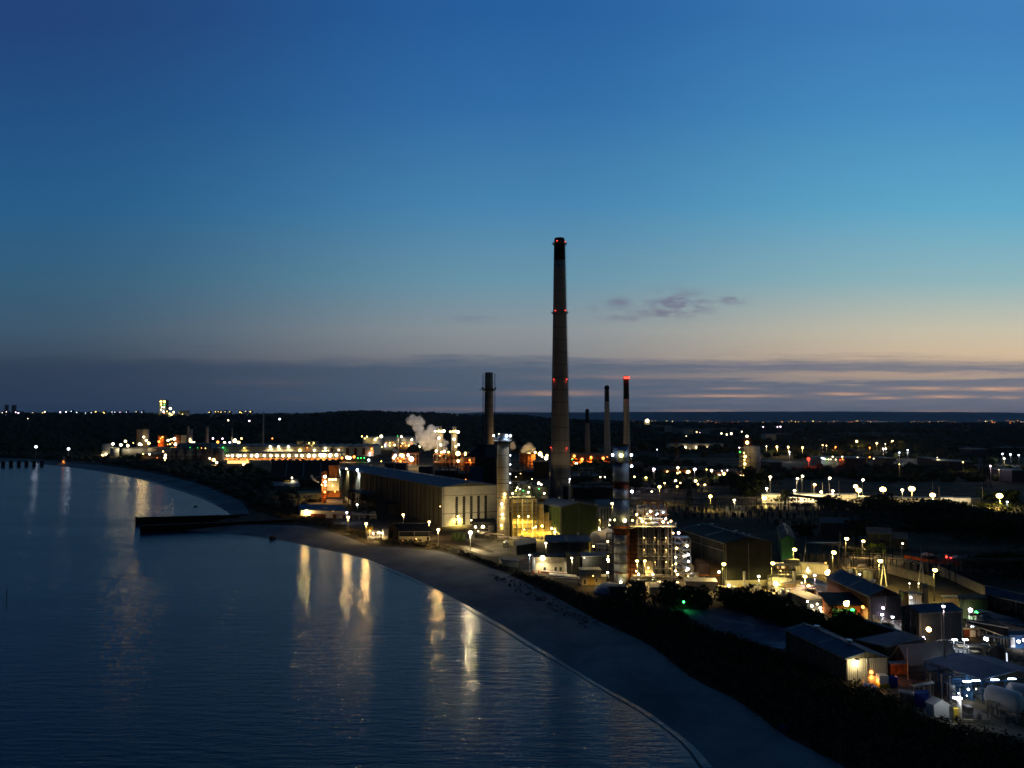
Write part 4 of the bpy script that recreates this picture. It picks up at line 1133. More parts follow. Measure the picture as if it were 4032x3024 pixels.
terrace('long low orange pipe rack running inland towards the round silo', 'd', 660, 1430, 1290, 720, 24, 3,
        [(1015, 1283, 'warm', .75, 5000), (1040, 1270, 'warm', .45, 0), (1082, 1293, 'warm', .8, 5000), (1133, 1272, 'warm', 1.3, 12000), (905, 1267, 'warm', .6, 4000), (990, 1362, 'white', .9, 4500), (1210, 1362, 'white', 1.05, 5000), (1075, 1395, 'orange', .3, 2000), (1310, 1400, 'white', .3, 500), (1340, 1330, 'orange', .4, 5000), (800, 1300, 'orange', .3, 3500)], dens=60)
terrace('brightest orange and white lit plant at the foot of the round silo', 'd', 1450, 1790, 1290, 690, 24, 2,
        [(1468, 1307, 'white', 1.1, 9000), (1522, 1287, 'warm', 1.15, 10000), (1580, 1305, 'white', 1.5, 16000), (1545, 1320, 'orange', .9, 16000), (1480, 1340, 'orange', .6, 12000), (1640, 1340, 'warm', .7, 9000), (1700, 1345, 'warm', .5, 6000), (1500, 1255, 'pink', .4, 0), (1560, 1250, 'pink', .4, 0), (1700, 1312, 'white', 1.0, 6000), (1740, 1310, 'warm', .9, 6000), (1550, 1400, 'orange', .5, 8000)], dens=40)

# ---- round silo and its lit stair tower
t, (sx_, sy_, sr_, sz_) = tank('d', 1775, 1945, 990, 1295, 'tank_white', 'tall pale round silo beside the brightest orange plant', name='silo', dome=.05)
part(MB().lathe(sx_, sy_, [(sr_ + .15, 0), (sr_ + .15, sz_ * .42), (sr_ + .02, sz_ * .43)], 32), 'skirt', 'concrete', t)
x0_, x1_ = P('d', 1690, 1100, sy_ - sr_).x, P('d', 1765, 1100, sy_ - sr_).x
tw = thing('stair_tower', 'yellow lit stair tower against the pale round silo', 'stair tower', (x0_, sy_ - sr_, 0))
zt_ = P('d', 1700, 1000, sy_ - sr_).z
part(steel_frame(x0_, x1_, sy_ - sr_ - 5, sy_ - sr_, 0, zt_, 2, 1, 6, .4, floors=True), 'frame', 'cream_paint', tw)
part(steel_frame(x1_ - 2, x1_ + 4, sy_ - sr_ - 3, sy_ - sr_, 0, P('d', 1780, 900, sy_).z, 1, 1, 6, .3), 'lift_frame', 'rust', tw)
for (x_, y_, k_, r_, e_) in [(1752, 1100, 'warm', .9, 5000), (1750, 1178, 'warm', .8, 4000), (1775, 947, 'warm', 1.1, 5000), (1773, 880, 'white', .8, 3000), (1695, 1050, 'green', .45, 400), (1720, 1255, 'warm', .8, 4500), (1765, 1255, 'yellow', .7, 3500), (1745, 1220, 'yellow', .4, 2000), (1745, 1135, 'yellow', .4, 1500), (1690, 1003, 'pink', .3, 600), (1740, 1060, 'warm', .35, 1000)]:
    lamp_on(tw, P('d', x_, y_, sy_ - sr_ - 6), k_, r_, e_)

# ---- striped blue steel stack, nearest of all
hb = G('h', 688, 1088); Yz = hb.y + 2.5; xz = P('h', 683, 700, Yz).x; zt_ = P('g', 1792, 135, Yz).z; rz_ = 2.95
zz = lambda y: P('g', 1790, y, Yz).z
zh = lambda y: P('h', 683, y, Yz).z
seg = []; cuts = [('g', 130, 145, 'black_paint'), ('g', 145, 322, 'stack_steel'), ('g', 322, 540, 'stack_steel'), ('g', 540, 608, 'red_paint'), ('g', 608, 730, 'stack_steel'), ('g', 730, 1020, 'stack_steel'), ('g', 1020, 1105, 'rust'), ('h', 553, 660, 'stack_steel'), ('h', 660, 762, 'stack_steel'), ('h', 762, 865, 'stack_steel'), ('h', 865, 968, 'stack_steel'), ('h', 968, 1100, 'stack_steel')]
# stack steel with a rust-stained seaward-facing seam
m = mat('stack_rusty', (.27, .31, .37), .45, metal=.2, namt=.12, nscale=.5); nt = m.node_tree; nd = nt.nodes; lk = nt.links; bs = nd['Principled BSDF']
src = bs.inputs['Base Color'].links[0].from_socket; tcn = nd.new('ShaderNodeTexCoord'); sxn = nd.new('ShaderNodeSeparateXYZ'); lk.new(tcn.outputs['Object'], sxn.inputs[0])
nzz = nd.new('ShaderNodeTexNoise'); nzz.inputs['Scale'].default_value = .8; mpp = nd.new('ShaderNodeMapping'); mpp.inputs['Scale'].default_value = (1, 1, .15); lk.new(tcn.outputs['Object'], mpp.inputs[0]); lk.new(mpp.outputs[0], nzz.inputs['Vector'])
mm = nd.new('ShaderNodeMath'); mm.operation = 'MULTIPLY_ADD'; mm.inputs[1].default_value = 3.2; lk.new(nzz.outputs[0], mm.inputs[0]); lk.new(sxn.outputs[0], mm.inputs[2])
mr2 = nd.new('ShaderNodeMapRange'); mr2.interpolation_type = 'SMOOTHSTEP'; mr2.inputs[1].default_value = 2.6; mr2.inputs[2].default_value = 4.0; lk.new(mm.outputs[0], mr2.inputs[0])
mxx = nd.new('ShaderNodeMix'); mxx.data_type = 'RGBA'; lk.new(mr2.outputs[0], mxx.inputs[0]); lk.new(src, mxx.inputs[6]); mxx.inputs[7].default_value = (.16, .045, .015, 1); lk.new(mxx.outputs[2], bs.inputs['Base Color'])
stz = thing('striped_stack', 'blue grey round steel stack with rusty bands, rising in front of the works', 'chimney', (xz, Yz, 0))
prev = zt_
for r_, y0_, y1_, m_ in cuts:
    z_ = (zz if r_ == 'g' else zh)(y1_) if (r_, y1_) != ('h', 1100) else 0
    if m_ == 'stack_steel' and (y0_ == 608 or r_ == 'h'): m_ = 'stack_rusty'
    part(MB().lathe(xz, Yz, [(rz_, z_), (rz_, prev)], 32), 'shell', m_, stz, True)
    part(MB().lathe(xz, Yz, [(rz_ + .02, prev - .22), (rz_ + .1, prev - .2), (rz_ + .1, prev - .02), (rz_ + .02, prev)], 32), 'flange', 'rust' if m_ != 'stack_steel' else 'steel_dark', stz)
    prev = z_
platform_ring(stz, xz, Yz, zz(325), rz_, rz_ + 1.2, 'steel_dark'); platform_ring(stz, xz, Yz, zh(492), rz_, rz_ + 1.9, 'steel_dark')
part(MB().box(xz + rz_ + .5, Yz, zz(345), 1.6, 1.4, 1.6), 'sampling_box', 'rust', stz)
part(ladder(MB(), xz + rz_ + .15, Yz - 1.5, 1, zz(150), 1, 0, .07, .6, .9), 'ladder', 'steel_dark', stz)
for (r_, x_, y_, k_, s_, e_) in [('g', 1785, 258, 'yellow', .62, 2600), ('g', 1693, 252, 'cool', .42, 500), ('g', 1897, 253, 'cool', .4, 500), ('g', 1900, 375, 'cool', .4, 500), ('g', 1905, 650, 'cool', .42, 500), ('g', 1825, 968, 'warm', .6, 2600), ('g', 1715, 960, 'yellow', .28, 1500), ('h', 675, 1085, 'white', .4, 1600)]:
    lamp_on(stz, P(r_, x_, y_, Yz - rz_ - .9), k_, s_, e_)
part(MB().tube(P('g', 1693, 300, Yz - 3), P('g', 1693, 252, Yz - 3), .08, 5).tube(P('g', 1897, 300, Yz - 3), P('g', 1897, 253, Yz - 3), .08, 5), 'lamp_bracket', 'galvanised', stz)
# dark red duct column behind it
dr = thing('duct_column', 'dark rust red duct column close behind the striped stack', 'duct', (xz + 5.2, Yz + 2, 0))
xa, xb_ = P('h', 762, 700, Yz).x, P('h', 856, 700, Yz).x
part(MB().prism([(xa, Yz - .2), (xb_, Yz + .2), (xb_, Yz + 6), (xa, Yz + 6)], 0, zh(500)), 'casing', 'rust', dr)
mb = MB(); [mb.box((xa + xb_) / 2, Yz - .3, k * 1.6, xb_ - xa + .3, .35, .3) for k in range(1, 12)]; part(mb, 'stiffeners', 'steel_dark', dr)

# ---- heat recovery boiler: tall columns and pipes, platform deck with drums on top
bx0, bx1 = P('h', 856, 700, Yz + 2).x, P('h', 1215, 700, Yz + 2).x; Yb = Yz + 2; zd = zh(492)
hr = thing('recovery_boiler', 'floodlit boiler of tall white pipes and dark columns with crowded top deck', 'boiler', ((bx0 + bx1) / 2, Yb, 0))
part(MB().prism([(bx0, Yb + 3), (bx1, Yb + 3), (bx1, Yb + 16), (bx0, Yb + 16)], 0, zd), 'casing', 'clad_grey', hr)
mb = MB()
for k in range(5):
    x = bx0 + (bx1 - bx0) * (k + .5) / 5; mb.box(x, Yb + 2.2, 1.5, (bx1 - bx0) / 5 * .5, 1.4, zd - 3)
part(mb, 'casing_panels', 'steel_grey', hr)
mb = MB()
for k in range(6): mb.box(bx0 + (bx1 - bx0) * k / 5, Yb + .6, 0, .55, .9, zd)
part(mb, 'columns', 'steel_dark', hr)
for k in range(9):
    x = bx0 + (bx1 - bx0) * (k + .35 + .2 * (k % 2)) / 9; part(MB().tube((x, Yb - .2 - (k % 2) * .5, 1.0), (x, Yb - .2 - (k % 2) * .5, zd - .3), .14 + .08 * (k % 3), 8), 'riser_pipe', 'galvanised', hr, True)
mb = MB()
for z in (zd * .33, zd * .58, zd * .8): mb.tube((bx0, Yb, z), (bx1, Yb, z), .16, 5)
for k in range(5): mb.tube((bx0 + (bx1 - bx0) * k / 5, Yb + .3, zd * .8), (bx0 + (bx1 - bx0) * (k + 1) / 5, Yb + .3, zd), .12, 4)
part(mb, 'brace_lattice', 'steel_dark', hr)
for z in (zd * .22, zd * .45, zd * .68):
    part(railing(MB().box((bx0 + bx1) / 2, Yb - 1.4, z, bx1 - bx0 + .6, 1.3, .12), [(bx0, Yb - 2), (bx1, Yb - 2)], z + .1, r=.05), 'walkway', 'galvanised', hr)
    for k in range(3): lamp_on(hr, (bx0 + (bx1 - bx0) * (k + .5) / 3, Yb - 2.2, z + 2.6), 'warm', .13, 420)  # small lamps added along each walkway to brighten the pipes
part(steel_frame(bx0 - .3, bx1 + .3, Yb - 2.3, Yb - .9, 0, zd, 6, 1, 5, .16), 'front_lattice', 'galvanised', hr)
part(MB().box((bx0 + bx1) / 2 - .5, Yb + 7, zd, bx1 - bx0 + 5, 19, .35), 'deck', 'steel_grey', hr)
part(railing(MB(), [(bx0 - 3, Yb - 2.3), (bx1 + 2, Yb - 2.3), (bx1 + 2, Yb + 16)], zd + .35), 'railing', 'galvanised', hr)
rnd = random.Random(31)
part(pipework(bx0 - 1, bx1, Yb, Yb + 13, zd + .4, zd + 7.5, 34, rnd, (.12, .38)), 'pipework', 'galvanised', hr)
part(steel_frame(bx0 + 3, bx1 - 1, Yb + 1, Yb + 12, zd, zd + 8.6, 3, 2, 2, .3), 'top_frame', 'rust', hr)
part(MB().capsule((bx0 + 2, Yb + 6, zd + 5), (bx1 - 2, Yb + 6, zd + 5), 1.15), 'steam_drum', 'white_paint', hr, True)
part(MB().capsule((bx0 - 1, Yb + 9, zd + 2), (bx1 - 8, Yb + 9, zd + 2), .8), 'drum', 'cream_paint', hr, True)
for (a_, b_, c_, d_) in [(850, 330, 905, 280), (1080, 280, 1110, 240), (1115, 285, 1145, 245), (945, 290, 965, 255), (1150, 280, 1170, 250)]:
    p_, q_ = P('h', a_, b_, Yb + 9), P('h', c_, d_, Yb + 9); part(MB().cyl((p_.x + q_.x) / 2, Yb + 9, p_.z - 1.5, q_.z, (q_.x - p_.x) / 2, n=10), 'silencer', 'white_paint', hr, True)
for (x_, y_, k_, s_, e_) in [(850, 348, 'warm', .36, 1600), (1000, 315, 'white', .42, 2000), (1137, 325, 'cool', .3, 1000), (910, 425, 'warm', .42, 2600), (1137, 428, 'warm', .45, 2600), (1222, 420, 'warm', .32, 1200), (1165, 395, 'white', .32, 1500), (803, 412, 'yellow', .3, 1200), (965, 340, 'white', .16, 500), (1000, 388, 'yellow', .25, 1500), (900, 395, 'yellow', .25, 1800), (1075, 340, 'cool', .2, 400), (1190, 437, 'white', .2, 700), (1060, 352, 'cool', .16, 300), (950, 440, 'yellow', .2, 1200), (880, 385, 'warm', .2, 600)]:
    lamp_on(hr, P('h', x_, y_, Yb - 1.2), k_, s_, e_)
for (x_, y_, k_, s_, e_) in [(868, 998, 'white', .36, 1300), (1025, 1000, 'white', .36, 1300), (843, 965, 'warm', .26, 600), (1100, 1090, 'warm', .46, 2400), (1293, 1095, 'warm', .45, 2600), (1400, 1090, 'warm', .48, 2600), (975, 930, 'warm', .25, 1500), (900, 1110, 'yellow', .22, 900), (1075, 1083, 'white', .2, 0)]:
    lamp_on(hr, P('h', x_, y_, Yb - 4.5), k_, s_, e_)
part(MB().box(P('h', 975, 930, Yb - 2).x, Yb - 2, 3, 3.2, 2.5, 4.2).box(P('h', 960, 930, Yb - 2).x, Yb - 2, 0, 1.4, 1.4, 3), 'instrument_cabin', 'cream_paint', hr)
rnd = random.Random(77)
part(pipework(bx0 - 4, bx1 + 4, Yb - 6, Yb - 3, .3, 3.0, 16, rnd, (.15, .4)), 'pump_skid', 'steel_grey', hr)
# its stair tower
sx0, sx1 = P('h', 1262, 800, Yb).x, P('h', 1425, 800, Yb).x
sw = thing('stair_tower', 'floodlit zigzag stair tower on the inland side of the recovery boiler', 'stair tower', ((sx0 + sx1) / 2, Yb, 0))
zst = P('h', 1300, 600, Yb).z; lv = 7
part(steel_frame(sx0, sx1, Yb - 1, Yb + 4, 0, zst, 2, 1, lv, .28, brace=False, floors=False), 'frame', 'steel_grey', sw)
mb = MB()
for k in range(lv):
    z0_ = zst * k / lv; z1_ = zst * (k + 1) / lv; a_, b_ = (sx0 + 1, sx1 - 1) if k % 2 else (sx1 - 1, sx0 + 1)
    for yy in (Yb - .8, Yb + .6): mb.tube((a_, yy, z0_), (b_, yy, z1_), .14, 4)
    for s in range(9): mb.box(a_ + (b_ - a_) * s / 8, Yb - .1, z0_ + (z1_ - z0_) * s / 8, .5, 1.4, .08)
    mb.tube((a_, Yb - .9, z0_ + 1.1), (b_, Yb - .9, z1_ + 1.1), .05, 4)
    mb.box((sx0 + sx1) / 2, Yb + 1.5, z1_ - .1, sx1 - sx0, 4.5, .12)
part(mb, 'stairs', 'galvanised', sw)
part(MB().prism([(sx0 - 4.2, Yb + 1), (sx0 - .5, Yb + 1), (sx0 - .5, Yb + 7), (sx0 - 4.2, Yb + 7)], 0, P('h', 1225, 700, Yb).z), 'duct', 'cream_paint', sw)
for (x_, y_, k_, s_, e_) in [(1305, 548, 'pink', .42, 900), (1245, 550, 'warm', .3, 500), (1398, 690, 'white', .42, 1400), (1285, 715, 'warm', .36, 1400), (1275, 815, 'white', .34, 1000), (1410, 785, 'cool', .34, 900), (1362, 803, 'white', .2, 300), (1275, 885, 'warm', .32, 1000), (1412, 858, 'cool', .32, 700), (1410, 940, 'cool', .34, 700), (1272, 962, 'warm', .34, 1000), (1295, 1003, 'warm', .34, 1000), (1412, 1013, 'warm', .36, 1000), (1385, 800, 'white', .22, 0), (1390, 960, 'white', .22, 0), (1240, 900, 'yellow', .15, 1200)]:
    lamp_on(sw, P('h', x_, y_, Yb - 1.8), k_, s_, e_)
# sloping transition duct
td = thing('transition_duct', 'pale wedge shaped duct sloping down beside the zigzag stair tower', 'duct', (sx1 + 1, Yb + 4, 0))
x0_, x1_ = sx1 - 1, P('h', 1540, 1000, Yb + 4).x; zh0, zh1 = P('h', 1430, 780, Yb + 4).z, P('h', 1540, 1000, Yb + 4).z
part(MB().add([(x0_, Yb + 4, 0), (x1_, Yb + 4, 0), (x1_, Yb + 4, zh1), (x0_, Yb + 4, zh0), (x0_, Yb + 14, 0), (x1_, Yb + 14, 0), (x1_, Yb + 14, zh1), (x0_, Yb + 14, zh0)], [(0, 1, 2, 3), (4, 7, 6, 5), (3, 2, 6, 7), (0, 3, 7, 4), (1, 5, 6, 2)]), 'casing', 'cream_paint', td)
mb = MB()
for k in range(6):
    x = x0_ + (x1_ - x0_) * k / 5; mb.box(x, Yb + 3.9, 0, .25, .3, zh0 + (zh1 - zh0) * k / 5)
part(mb, 'stiffeners', 'steel_grey', td)
part(MB().tube((x0_ + 2.3, Yb + 3, 0), (x0_ + 2.3, Yb + 3, zh0), .14, 6).tube((x1_ + .4, Yb + 3, 0), (x1_ + .4, Yb + 3, zh1 + .5), .18, 6), 'pipe', 'galvanised', td)
lamp_on(td, P('h', 1467, 1028, Yb - .5), 'warm', .48, 3000)
# stair scaffold on the seaward side of the stack
ss = thing('scaffold_stair', 'thin dark access stair with yellow lamps against the seaward side of striped stack', 'stair tower', (xz - 5, Yz, 0))
a_, b_ = P('h', 528, 800, Yz - 2).x, P('h', 595, 800, Yz - 2).x
part(steel_frame(a_, b_, Yz - 2.5, Yz - .3, 0, P('h', 560, 545, Yz).z, 1, 1, 7, .2), 'frame', 'steel_dark', ss)
for (x_, y_, k_, s_, e_) in [(533, 642, 'warm', .3, 700), (535, 838, 'white', .42, 1500), (533, 980, 'white', .32, 1000), (540, 860, 'warm', .3, 0), (538, 805, 'warm', .2, 0)]: lamp_on(ss, P('h', x_, y_, Yz - 3.4), k_, s_, e_)
part(MB().tube(P('h', 533, 642, Yz - 3.4), P('h', 548, 695, Yz - 3.2), .1, 5).tube(P('h', 533, 980, Yz - 3.4), P('h', 545, 1040, Yz - 3.2), .12, 5), 'handrail', 'galvanised', ss)

# ================================================================== SHORE SIDE
def bld(name, label, cat, a, b, c, top, wall, roof, kind='gable', ridge=1.5, over=.4, group=None, z0=0.0):
    """corners and top given as (region, x, y); b is the near corner and top the eave above it"""
    A_, B_, C_ = [p if isinstance(p, Vector) else G(*p) for p in (a, b, c)]
    h = top if isinstance(top, (int, float)) else max(2.2, P(*top, B_.y).z)
    return building(name, label, cat, A_, B_, C_, h, wall, roof, kind, ridge, z0, over, group)


# sheet-pile groynes either side of the outlet
for (lab, x0, y0, x1, y1, xt, yt) in [('longer dark timber groyne wall on the far side of the outlet channel', 1180, 1245, 2080, 1207, 1180, 1190), ('dark timber groyne wall on the near side of the outlet channel', 1220, 1320, 2560, 1245, 1220, 1262)]:
    p, q = G('a', x0, y0, SEA), G('a', x1, y1, -1.0); zt_ = P('a', xt, yt, p.y).z; q.z = SEA
    d = (q - p).normalized(); w = Vector((-d.y, d.x, 0)) * .7
    t = thing('groyne', lab, 'groyne', p, 'sheet walls at the outlet')
    part(MB().prism([(p - w)[:], (q - w)[:], (q + w)[:], (p + w)[:]], SEA - 1, zt_), 'timber_wall', 'timber_black', t)
    part(MB().prism([(p - w * 1.3 - d * .3)[:], (q - w * 1.3)[:], (q + w * 1.3)[:], (p + w * 1.3 - d * .3)[:]], zt_, zt_ + .25), 'capping', 'steel_dark', t)
    mb = MB(); L_ = (q - p).length
    for k in range(int(L_ / 5)):
        c = p + d * (k * 5 + .5) - w * 1.25; part(MB().cyl(c.x, c.y, SEA - 1, zt_ + .5, .28, n=7), 'pile', 'timber_black', t)
    part(MB().cyl(p.x + .6, p.y, zt_, zt_ + 2.6, .12, n=6), 'marker_post', 'steel_dark', t)
# old jetty on the far side of the bay
p, q = G('a', 20, 752, SEA), G('a', 560, 738, SEA)
t = thing('old_jetty', 'short dark jetty on stout piles off the far point', 'jetty', p)
for k in range(9):
    c = p.lerp(q, k / 8); part(MB().box(c.x - 30, c.y, SEA - 1, 3, 3, 7.5), 'pile', 'timber_black', t)
part(MB().tube((p.x - 60, p.y, 4.9), (q.x + 10, q.y, 4.5), .35, 4), 'deck', 'timber_black', t)
for (x_, y_, lab) in ((540, 700, 'small pale hut glowing dull red at the shore end of the old jetty'),):
    t, F = bld('beach_hut', lab, 'hut', G('a', x_, y_) + Vector((-3, 6, 0)), G('a', x_, y_ + 15), G('a', x_ + 25, y_ + 15), 4.0, 'cream_paint', 'roof_brown'); lamp_on(t, F['B'] + Vector((3, -2, 2.5)), 'orange', .5, 1500, far=True)
# marker pole and things on the sand
p = G('o', 14, 1298, SEA); single(MB().cyl(p.x, p.y, SEA - 1, 1.9, .12, n=6), 'channel_marker', 'steel_dark', 'thin dark marker pole standing alone in the water', 'marker pole', (p.x, p.y, SEA))
for (x_, y_, lab, s) in ((375, 1366, 'small dark boulder at the water edge below the long groyne beach', 1.3),):
    p = G('b', x_, y_, -1.2); single(MB().ball((p.x, p.y, -1.3), s, 9, 6, .8).ball((p.x + 1.5, p.y + .4, -1.4), s * .6, 8, 5, .8), 'boulder', 'bark', lab, 'rock', p)
p = G('a', 1703, 1096, SEA); single(MB().ball((p.x, p.y, SEA), 1.4, 9, 6, .6), 'boulder', 'bark', 'small dark rock awash in the far cove', 'rock', p)
p = G('o', 1692, 1584, -.8)
t = thing('beach_tent', 'tiny dark dome tent on the near sand below the dunes', 'tent', p)
part(MB().lathe(p.x, p.y, [(1.7, -.9), (1.5, -.2), (1.0, .45), (.1, .8)], 8), 'canopy', 'blue_plastic', t); part(MB().box(p.x, p.y - 1.45, -.9, .9, .3, .8), 'flap', 'black_paint', t)

# low store with a blue roof
t, F = bld('blue_roofed_store', 'long low white store with a blue roof above the outlet', 'store', ('f', 215, 620), ('f', 232, 655), ('f', 720, 668), ('f', 235, 578), 'white_paint', 'blue_steel', 'mono', 1.6)
t['label'] = 'long low white store with a shallow blue roof above the outlet'
face_box(t, F, 'BC', .22, .56, 0, 2.4, 'red_paint', 'roller_door'); face_box(t, F, 'BC', .72, .80, 0, 2.4, 'rust', 'roller_door'); face_box(t, F, 'BC', .94, .99, 0, 2.4, 'red_paint', 'door')
for (x_, y_, e_) in ((293, 582, 4500), (585, 597, 3500)): lamp_on(t, P('f', x_, y_, F['B'].y - 2), 'warm', .62, e_, 'wall_light', spot=None)
# long gallery behind it
t, F = bld('green_gallery', 'pale green low building with a row of small windows behind the blue roofed store', 'workshop', ('f', 195, 445), ('f', 215, 468), ('f', 655, 470), 5.0, 'cream_paint', 'clad_green', 'flat')
windows(t, F, 'BC', 8, .08, .98, 1.6, 3.2, .4)
face_box(t, F, 'BC', .45, .62, 0, 2.2, 'yellow_paint', 'door')
lamp_on(t, P('f', 570, 436, F['B'].y - 2), 'warm', .3, 1800); lamp_on(t, P('f', 330, 440, F['B'].y - 3), 'yellow', .15, 2600)
t, F = bld('cabin', 'tiny white edged cabin among dark bushes above the far cove', 'cabin', ('b', 412, 1020), ('b', 415, 1030), ('b', 485, 1032), 3.5, 'clad_grey', 'white_paint', 'flat')
t, F = bld('cabin', 'grey flat cabin between the green gallery and the blue roofed store', 'cabin', ('f', 510, 480), ('f', 515, 496), ('f', 690, 500), 3.0, 'white_paint', 'roof_dark', 'flat')
# wall and kerb along the hall
t, F = bld('retaining_wall', 'low pale wall running down from the hall corner with two lamps', 'wall', ('f', 655, 440), ('f', 780, 520), ('f', 790, 520), 2.6, 'concrete', 'concrete', 'flat')
# floodlit silo
t, (sx_, sy_, sr_, sz_) = tank('f', 112, 188, 255, 345, 'white_paint', 'small blazing white silo beside the brown stockpile shed', name='lime_silo', lamps=[('f', 137, 225, 'white', .55, 3500), ('f', 130, 285, 'warm', .8, 7000), ('f', 165, 290, 'warm', .8, 7000), ('f', 140, 335, 'warm', .8, 6500), ('f', 165, 355, 'warm', .35, 1500), ('f', 185, 377, 'white', .35, 800)])
part(steel_frame(P('f', 65, 300, sy_).x, P('f', 115, 300, sy_).x, sy_ - 3, sy_, 0, sz_, 1, 1, 3, .3, floors=True), 'stair_frame', 'yellow_paint', t)
t, F = bld('loading_shed', 'low pale sloping roof shed in front of the blazing silo', 'shed', ('b', 385, 935), ('b', 390, 960), ('b', 620, 965), 4.0, 'clad_grey', 'roof_pale', 'mono', 1.5)
# brown stockpile shed
SA, SB, SC = G('b', 335, 880), G('b', 365, 925), G('b', 965, 925)
t, F = building('stockpile_shed', 'huge dark brown stockpile shed with steep roof behind the great hall', 'shed', SB + Vector((-14, 50, 0)), SB, SC, 7, 'clad_dark', 'roof_brown', 'gable2', 14.5, over=.5)
mb = MB()
for k in range(12): c = SB.lerp(SC, k / 11) + Vector((-7, 25, 0)); mb.box(c.x, c.y, 21, 2.4, 2.4, 2.2)
part(mb, 'roof_vents', 'roof_brown', t)
part(MB().prism([(SB.x - 6, SB.y - 2), (SB.x + 14, SB.y - 2), (SB.x + 14, SB.y + 8), (SB.x - 6, SB.y + 8)], 0, 9), 'lean_to', 'clad_dark', t)
# orange loader beside the hall
lx0, lx1 = P('f', 350, 330, 500).x, P('f', 655, 330, 500).x
t = thing('ship_loader', 'orange lit conveyor loader with a crane jib in front of the brown shed', 'conveyor', ((lx0 + lx1) / 2, 500, 0))
part(steel_frame(lx0 + 12, lx1, 500, 508, 0, 8, 6, 1, 1, .8), 'trestle', 'orange_steel', t)
part(MB().prism([(lx0 + 8, 499), (lx1, 499), (lx1, 508), (lx0 + 8, 508)], 8, 17), 'gallery', 'cream_paint', t)
part(MB().prism([(lx0, 498), (lx1, 498), (lx1, 509), (lx0, 509)], 17, 17.6), 'gallery_roof', 'roof_brown', t)
part(MB().prism([(P('f', 528, 250, 500).x, 502), (P('f', 630, 250, 500).x, 502), (P('f', 630, 250, 500).x, 507), (P('f', 528, 250, 500).x, 507)], 17.6, 26), 'cabins', 'orange_steel', t)
part(MB().tube(P('f', 345, 200, 497), P('f', 375, 250, 497), .7, 5).tube(P('f', 375, 250, 497), P('f', 430, 275, 497), .6, 5).tube(P('f', 345, 200, 497), P('f', 352, 215, 497), 1.0, 5).tube(P('f', 395, 255, 497), P('f', 385, 235, 497), .4, 4), 'jib', 'white_paint', t)
part(steel_frame(P('f', 478, 300, 497).x, P('f', 510, 300, 497).x, 494, 498, 0, 22, 1, 1, 6, .4), 'lattice_leg', 'orange_steel', t)
for (x_, y_, k_, r_, e_) in [(495, 213, 'white', .9, 12000), (498, 270, 'white', .8, 10000), (545, 245, 'warm', .6, 5000), (578, 245, 'warm', .6, 3500), (612, 243, 'warm', .6, 3500), (500, 305, 'warm', .7, 4500), (495, 380, 'orange', .7, 6000), (605, 375, 'orange', .4, 6000), (460, 300, 'warm', .3, 3500), (580, 310, 'yellow', .3, 3500)]: lamp_on(t, P('f', x_, y_, 493), k_, r_, e_)

# beach-front block, bright store and small tank
t, F = bld('black_roofed_hall', 'two storey building with a black gable wall and deep eaves beside the beach', 'building', ('f', 1190, 890), ('f', 1305, 925), ('f', 1640, 925), ('f', 1305, 800), 'timber_black', 'roof_dark', 'gable2', 2.6, over=.8)
face_box(t, F, 'BC', 0, 1, 0, Hz('f', 1305, 862, F['B']), 'cream_paint', 'lower_wall', .15)
face_box(t, F, 'BC', .02, .35, 3.4, 5.6, 'glass_dark', 'window', .2); face_box(t, F, 'BC', .4, .95, 3.4, 5.6, 'glass_dark', 'window', .2)
for k in range(4): face_box(t, F, 'BC', .17 + k * .16, .24 + k * .16, .4, 1.4, 'black_paint', 'vent', .25)
face_box(t, F, 'BC', .9, .97, 0, 2.6, 'steel_dark', 'door', .25)
lamp_on(t, P('f', 1345, 908, F['B'].y - 1.5), 'orange', .14, 200); lamp_on(t, P('f', 1490, 890, F['B'].y - 2.5), 'warm', .14, 500)
t, F = bld('white_kiosk', 'small blazing white kiosk beside the black roofed hall', 'kiosk', ('f', 1120, 895), ('f', 1130, 905), ('f', 1183, 905), ('f', 1130, 795), 'white_paint', 'roof_pale', 'flat', over=.1)
lamp_on(t, F['B'] + Vector((-2.0, -3.2, 4.2)), 'warm', .3, 2600); lamp_on(t, F['B'] + Vector((-5, 0, 3.4)), 'white', .3, 900)
p0 = G('f', 1075, 890)
t = thing('pipe_manifold', 'bright little rack of white pipes between the tank and the kiosk', 'pipe rack', p0)
part(steel_frame(p0.x - 5, p0.x + 5, p0.y - 2, p0.y + 2, 0, 4, 4, 1, 1, .18), 'rack', 'galvanised', t); part(pipework(p0.x - 5, p0.x + 5, p0.y - 2, p0.y + 2, 0, 3.6, 10, random.Random(4), (.1, .2)), 'pipes', 'white_paint', t)
for (x_, y_) in ((1088, 822), (1122, 826)): lamp_on(t, P('f', x_, y_, p0.y - 3), 'white', .3, 900)
tank('f', 932, 1008, 762, 842, 'yellow_paint', 'small yellow lit tank under a street lamp near the beach', name='water_tank', lamps=[('f', 985, 800, 'yellow', .2, 900)])
